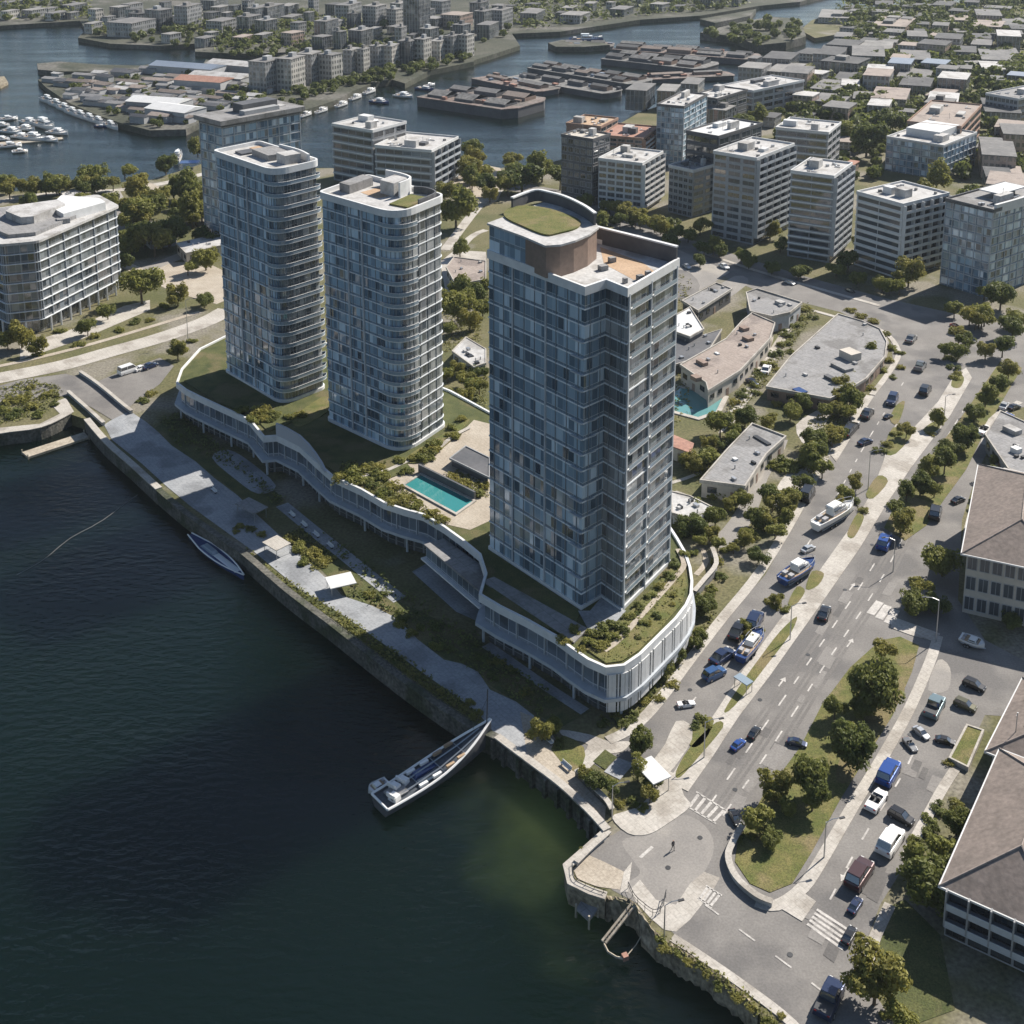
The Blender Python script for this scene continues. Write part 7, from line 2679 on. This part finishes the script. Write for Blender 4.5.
# ---------------------------------------------------------------- docks, jetties, lamps, small things
dock('floating_dock', 'narrow timber floating dock below the shrubby quay at left', [(22, 452), (84, 432), (89, 437), (28, 457)], WZ + .7, .6, 'timber')
dock('dock_platform', 'grey square swim platform hung below the sandy quay corner', [(576, 908), (584, 897), (598, 908), (589, 920)], WZ + 1.6, .4, 'roofgrey')


def gangway():
    z = WZ + 1
    c = P(612, 925, z)
    root = empty('gangway', (c.x, c.y, WZ), 'bent timber gangway reaching into the water with looped rail', 'jetty')
    m = MB()
    for dx in (0, 3.5):
        a, b = P(632 + dx, 903 + dx * .6, 0), P(602 + dx, 941 + dx * .6, z)
        m.tube([a, a.lerp(b, .5), b], .22, 5)
    for k in range(14):
        t = k / 13
        a, b = P(632, 903, 0).lerp(P(602, 941, z), t), P(635.5, 905, 0).lerp(P(605.5, 943, z), t)
        m.tube([a, b], .1, 4)
    m.build('walkway', M['timber'], root)
    m = MB()
    m.tube([P(604, 944, z), P(608, 952, z), P(616, 957, z), P(624, 959, z)], .17, 5)
    m.tube([P(624, 959, z), P(636, 945, z), P(640, 938, z), P(652, 920, .4)], .07, 5)
    m.build('mooring_boom', M['timber'], root)
    m = MB()
    q = P(625, 958, z)
    m.box((q.x, q.y, z + .2), (.8, .8, .7), .4)
    m.build('buoy', M['roofred'], root)


gangway()


def railing(name, label, pts, z, h, mat='darkmetal', step=1.4, cat='railing'):
    L = catmull(PP(pts, z), 8, False)
    c = L[len(L) // 2]
    root = empty(name, (c.x, c.y, z), label, cat)
    m = MB()
    m.tube([(q.x, q.y, z + h) for q in L], .06, 4)
    m.tube([(q.x, q.y, z + h * .5) for q in L], .04, 4)
    m.build('rail', M[mat], root)
    m = MB()
    acc = 99
    for i, q in enumerate(L):
        if i:
            acc += (q - L[i - 1]).length
        if acc > step:
            m.tube([(q.x, q.y, z), (q.x, q.y, z + h)], .05, 4)
            acc = 0
    m.build('posts', M[mat], root)


railing('railing', 'dark railing on the rocky ledge above the timber gangway', [(628, 888), (634, 900), (642, 908), (654, 916), (662, 910), (666, 896)], .1, 1.1)
railing('railing', 'dark railing along the shaded promenade edge by the long yacht', [(330, 621), (372, 654), (410, 683), (444, 707), (470, 724)], .75, 1.0)
railing('railing', 'railing on the sandy quay corner above the swim platform', [(572, 868), (575, 882), (592, 891), (606, 896)], .1, 1.0)
wallrun('island_wall', [(742, 830), (733, 846), (728, 862), (736, 882), (756, 900), (772, 907)], .5, 0, .9, 'roofpale', 'low pale wall curving round the tip of the green island', 'wall', .15, 'concrete')
wallrun('kerb_wall', [(606, 838), (592, 850), (576, 866)], .45, 0, .7, 'roofpale', 'low pale kerb wall along the sandy quay corner', 'wall', .12, 'concrete')
wallrun('garden_wall', [(576, 776), (590, 790), (606, 806), (612, 816)], .4, 0, 1.2, 'seawall', 'low dark garden wall at the corner of the waterfront garden', 'wall', .15, 'concrete')
wallrun('bridge_parapet', [(80, 374), (100, 388), (124, 408), (132, 414)], .5, 0, 1.0, 'roofpale', 'pale parapet along the right side of the quay bridge road', 'wall', .12, 'concrete')
wallrun('bridge_parapet', [(68, 394), (84, 408), (104, 426)], .5, 0, 1.0, 'roofpale', 'pale parapet along the water side of the quay bridge road', 'wall', .12, 'concrete')
wallrun('retaining_wall', [(694, 600), (704, 588), (716, 572), (712, 556)], .5, 0, 2.0, 'roofgrey', 'curved grey retaining wall right of the podium corner', 'wall', .15, 'concrete')


def lamp(x, y, ytop, arm, label):
    p = P(x, y)
    h = max(5, HT(x, y, 0, ytop))
    root = empty('street_lamp', p, label, 'street lamp')
    m = MB()
    m.tube([(p.x, p.y, 0), (p.x, p.y, h * .5), (p.x, p.y, h)], .13, 6, 0, .07)
    m.build('pole', M['metal'], root)
    m = MB()
    m.tube([(p.x, p.y, h - .1), (p.x + arm * .5, p.y + .3, h + .3), (p.x + arm, p.y + .5, h + .3)], .06, 5)
    m.build('arm', M['metal'], root)
    m = MB()
    m.box((p.x + arm * 1.15, p.y + .55, h + .28), (.9, .35, .16), .3)
    m.build('lamp_head', M['darkmetal'], root)


lamp(188, 341, 300, 2.2, 'tall lamp pole on the quay road left of the leftmost tower')
lamp(868, 489, 452, 2.2, 'lamp pole in the median beside the white and blue cruiser')
lamp(936, 642, 600, -2.4, 'lamp pole at the top tip of the green island')
lamp(704, 758, 722, 2.4, 'lamp pole on the median grass near the small white open car')
lamp(824, 858, 822, 2.2, 'lamp pole on the pavement between green island and big white car')
lamp(944, 420, 396, 2.0, 'lamp pole on the pale path near the avenue top')
lamp(790, 640, 606, 2.2, 'lamp pole on the median beside the small black car in mid avenue')
lamp(664, 940, 905, 2.0, 'lamp pole by the shrubs on the waterside bend')
lamp(612, 820, 786, 2.0, 'lamp pole at the corner of the waterfront garden')
lamp(893, 572, 540, -2.0, 'lamp pole beside the bright blue car at the side street mouth')


def planter(label, pts, h):
    p = ccw(PP(pts))
    c = sum(p, Vector((0, 0))) / len(p)
    root = empty('planter_box', (c.x, c.y, 0), label, 'planter')
    m = MB()
    m.ringwall(p, .35, 0, h)
    m.build('box', M['concrete'], root)
    m = MB()
    m.face([(q.x, q.y, h - .15) for q in offset(p, -.3)])
    m.build('soil', M['grass'], root)


planter('pale planter box with yellow shrubs in the parking street', [(948, 762), (966, 728), (984, 734), (968, 772)], .9)


def canopy(label, x, y, sx, sy, h, mat, rz=-1.05):
    p = P(x, y)
    root = empty('canopy', p, label, 'canopy')
    m = MB()
    m.box((p.x, p.y, h), (sx, sy, .18), rz)
    m.build('top', M[mat], root)
    m = MB()
    cs, sn = math.cos(rz), math.sin(rz)
    for a in (-.44, .44):
        for b in (-.42, .42):
            u, v = a * sx, b * sy
            m.tube([(p.x + u * cs - v * sn, p.y + u * sn + v * cs, 0), (p.x + u * cs - v * sn, p.y + u * sn + v * cs, h)], .07, 5)
    m.build('posts', M['metal'], root)


canopy('white square canopy beside the slender garden tree by the crosswalk', 652, 785, 5.5, 3.6, 2.8, 'white')
canopy('white sail canopy on the shaded promenade in a patch of sun', 341, 590, 5.5, 4.5, 2.2, 'white', .4)
canopy('pale pergola roof where the promenade steps meet the planted corner', 252, 516, 7, 4, 2.6, 'roofgrey', -.7)
canopy('blue canopy on the bay shore beside the tied white boat', 190, 168, 9, 6, 3, 'hullblue', .1)
canopy('pale pergola roof at the sunlit promenade corner', 277, 553, 5, 4, 2.4, 'concrete', -.75)
canopy('small grey shelter beside the grass of the median pavement', 743, 690, 3.2, 1.8, 2.2, 'railglass', -.9)


def bench(x, y, dx, dy, label, z=.09):
    a = P(x, y, z)
    d = (P(x + dx, y + dy, z) - a).to_2d().normalized()
    n = Vector((-d.y, d.x))
    rz = math.atan2(d.y, d.x)
    root = empty('bench', a, label, 'bench')
    m = MB()
    m.box((a.x, a.y, z + .45), (2.4, .55, .08), rz)
    m.build('seat', M['white'], root)
    m = MB()
    m.box((a.x + n.x * .28, a.y + n.y * .28, z + .72), (2.4, .07, .4), rz)
    m.build('backrest', M['white'], root)
    for s_ in (-.95, .95):
        m = MB()
        m.box((a.x + d.x * s_, a.y + d.y * s_, z + .21), (.1, .5, .4), rz)
        m.build('leg', M['darkmetal'], root)


for i, (x, y) in enumerate(((292, 516), (304, 526), (316, 536), (330, 547))):
    bench(x, y, 10, 8.5, 'white bench on the shaded garden path, %s from the leftmost tower side' % ('first', 'second', 'third', 'fourth')[i])
bench(548, 742, 8, 7, 'white bench beside the small lawn of the waterfront garden')
bench(566, 768, 8, 7, 'white bench on the sunlit paving above the panelled seawall')
bench(214, 492, 8, 7, 'white bench on the promenade near the grey terrace oval')


def boom():
    m = MB()
    a, b = P(16, 576, WZ + .05), P(140, 494, WZ + .05)
    m.tube([a + (b - a) * (i / 12) + Vector((math.sin(i * .9) * .5, math.cos(i * 1.3) * .5, 0)) for i in range(13)], .05, 5)
    c = (a + b) / 2
    o = m.build('floating_line', M['roofgrey'], None, (c.x, c.y, WZ))
    tag(o, 'thin pale floating line lying on the dark water at left', 'floating line')


boom()


def person(x, y, z, label, top, rz=0.0):
    """one skinned figure, standing, mid-stride"""
    p = P(x, y, z)
    J = {'pel': (0, 0, .95), 'che': (0, .02, 1.3), 'nec': (0, .02, 1.5), 'hd': (0, 0, 1.62), 'ht': (0, 0, 1.74), 'ls': (.19, .02, 1.42), 'rs': (-.19, .02, 1.42), 'le': (.25, .0, 1.15), 're': (-.25, .05, 1.15), 'lh': (.24, -.1, .9), 'rh': (-.24, .08, .9),
         'lp': (.1, 0, .9), 'rp': (-.1, 0, .9), 'lk': (.11, -.12, .5), 'rk': (-.11, .06, .5), 'la': (.11, -.12, .07), 'ra': (-.11, .24, .09), 'lf': (.12, -.3, .04), 'rf': (-.11, .1, .03)}
    rd = {'pel': .15, 'che': .17, 'nec': .06, 'hd': .105, 'ht': .09, 'ls': .07, 'rs': .07, 'le': .045, 're': .045, 'lh': .04, 'rh': .04, 'lp': .1, 'rp': .1, 'lk': .065, 'rk': .065, 'la': .045, 'ra': .045, 'lf': .04, 'rf': .04}
    E_ = [('pel', 'che'), ('che', 'nec'), ('nec', 'hd'), ('hd', 'ht'), ('che', 'ls'), ('che', 'rs'), ('ls', 'le'), ('rs', 're'), ('le', 'lh'), ('re', 'rh'), ('pel', 'lp'), ('pel', 'rp'), ('lp', 'lk'), ('rp', 'rk'), ('lk', 'la'), ('rk', 'ra'), ('la', 'lf'), ('ra', 'rf')]
    m = MB()
    for a, b in E_:
        m.tube([J[a], J[b]], rd[a], 6, 1 if a in ('lp', 'rp', 'lk', 'rk', 'la', 'ra') else (2 if a in ('hd', 'nec') else 0), rd[b])
    me = m.data('person', [top, M['darkmetal'], plain('skin', (.35, .22, .16), .6)])
    o = inst('person', me, None, (p.x, p.y, z), rz)
    tag(o, label, 'person')


person(673, 850, .06, 'person in a dark top walking alone across the pale intersection', plain('dark_top', (.03, .03, .035), .8), .5)

# ---------------------------------------------------------------- labels for the many
LM = [(575, 420, 'the tallest tower'), (380, 320, 'the middle tower'), (270, 280, 'the leftmost tower'), (60, 270, 'the rounded left block'), (620, 180, 'the striped balcony block'), (745, 195, 'the tall pale slab'), (815, 215, 'the pale grey tower'),
      (890, 230, 'the banded white tower'), (980, 245, 'the teal glass block'), (925, 155, 'the blue grey glass block'), (715, 350, 'the tan roofed shop'), (830, 360, 'the grey car park roof'), (740, 455, 'the slot rooflight building'),
      (835, 522, 'the white and blue cruiser'), (798, 577, 'the white topped boat'), (884, 546, 'the bright blue car'), (990, 570, 'the hip roofed house'), (990, 860, 'the brown corner house'), (888, 777, 'the bright blue parked car'), (934, 711, 'the teal pickup'),
      (830, 780, 'the green island'), (440, 492, 'the podium pool'), (430, 765, 'the long yacht'), (640, 640, 'the podium corner'), (600, 770, 'the waterfront garden'), (700, 860, 'the intersection'), (30, 410, 'the left quay point'), (400, 155, 'the bay apartment block'),
      (698, 402, 'the pale pool'), (925, 393, 'the black car on the avenue'), (940, 470, 'the green median'), (300, 540, 'the sunlit promenade corner'), (140, 100, 'the finger of land'), (760, 990, 'the bottom road'), (820, 100, 'the river bend'), (960, 60, 'the far right quarter'), (880, 900, 'the parking street'), (415, 20, 'the tall dark far tower'),
      (720, 655, 'the parked navy cars'), (1010, 440, 'the pale garage'), (170, 300, 'the quay plaza'), (150, 195, 'the bay shore path')]
ORD = ['nearest to it', 'second nearest to it', 'third nearest to it', 'fourth nearest to it', 'fifth nearest to it', 'sixth nearest to it', 'seventh nearest to it', 'eighth nearest to it', 'ninth nearest to it', 'tenth nearest to it']


def autolabel(items, noun, cat, group, adj):
    """items: (obj, adj args..., (px, py)); the landmark nearest in the photo, the side it is on and its rank there tell each apart"""
    bins = {}
    for it in items:
        x, y = it[-1]
        L = min(LM, key=lambda l: (l[0] - x) ** 2 + (l[1] - y) ** 2)
        dx, dy = x - L[0], y - L[1]
        side = ('right of' if dx > 0 else 'left of') if abs(dx) > abs(dy) else ('below' if dy > 0 else 'above')
        bins.setdefault((L[2], side), []).append(((dx * dx + dy * dy), it))
    for (nm, side), lst in bins.items():
        lst.sort(key=lambda q: q[0])
        for i, (_, it) in enumerate(lst):
            s = '%s %s %s %s' % (adj(it), noun, side, nm)
            if len(lst) > 1:
                s += ', ' + (ORD[i] if i < 10 else 'number %d counting outward' % (i + 1))
            tag(it[0], s, cat, group)


SIZE = lambda r: 'large' if r > 13 else ('small' if r < 6 else 'medium')
autolabel(TREES, 'tree', 'tree', 'trees', lambda it: ('%s %s' % (SIZE(it[2]), TONE[it[1]])))
autolabel(SHRUBS, 'shrub', 'shrub', 'shrubs and bushes', lambda it: ('%s %s' % ('big' if it[2] > 8 else 'low', TONE[it[1]])))
FT = {'farfacade': 'grey', 'farcream': 'cream', 'fardark': 'dark', 'farbrick': 'brown'}
autolabel(FAROBJ, 'building', 'building', 'far buildings', lambda it: ('%s %s' % (FT[it[1]], 'high' if it[3] > it[4] * .7 else 'low')))
RT = {'roofpale': 'pale', 'roofgrey': 'grey', 'rooftan': 'tan', 'white': 'white', 'darkwall': 'dark', 'roofbrown': 'brown', 'hullroof': 'blue grey', 'roofred': 'red brown', 'farroofgrey': 'grey', 'farroofdark': 'dark'}
autolabel(YARD, 'roofed yard shed', 'shed', 'boat yard sheds', lambda it: RT[it[1]])
for o, kind, paint, px in CARS:
    o['group'] = 'cars on the roads'


def haze():
    b = MB()
    b.box((0, 900, 71.5), (3600, 2400, 157))
    m = bpy.data.materials.new('haze_air')
    m.use_nodes = True
    N, L = m.node_tree.nodes, m.node_tree.links
    N.remove(N['Principled BSDF'])
    v = N.new('ShaderNodeVolumePrincipled')
    v.inputs['Color'].default_value = (.75, .85, .95, 1)
    v.inputs['Density'].default_value = 0.00005
    v.inputs['Anisotropy'].default_value = 0.2
    L.new(v.outputs[0], N['Material Output'].inputs['Volume'])
    o = b.build('haze', m)
    tag(o, kind='stuff')


HAZE = True
if HAZE:
    haze()
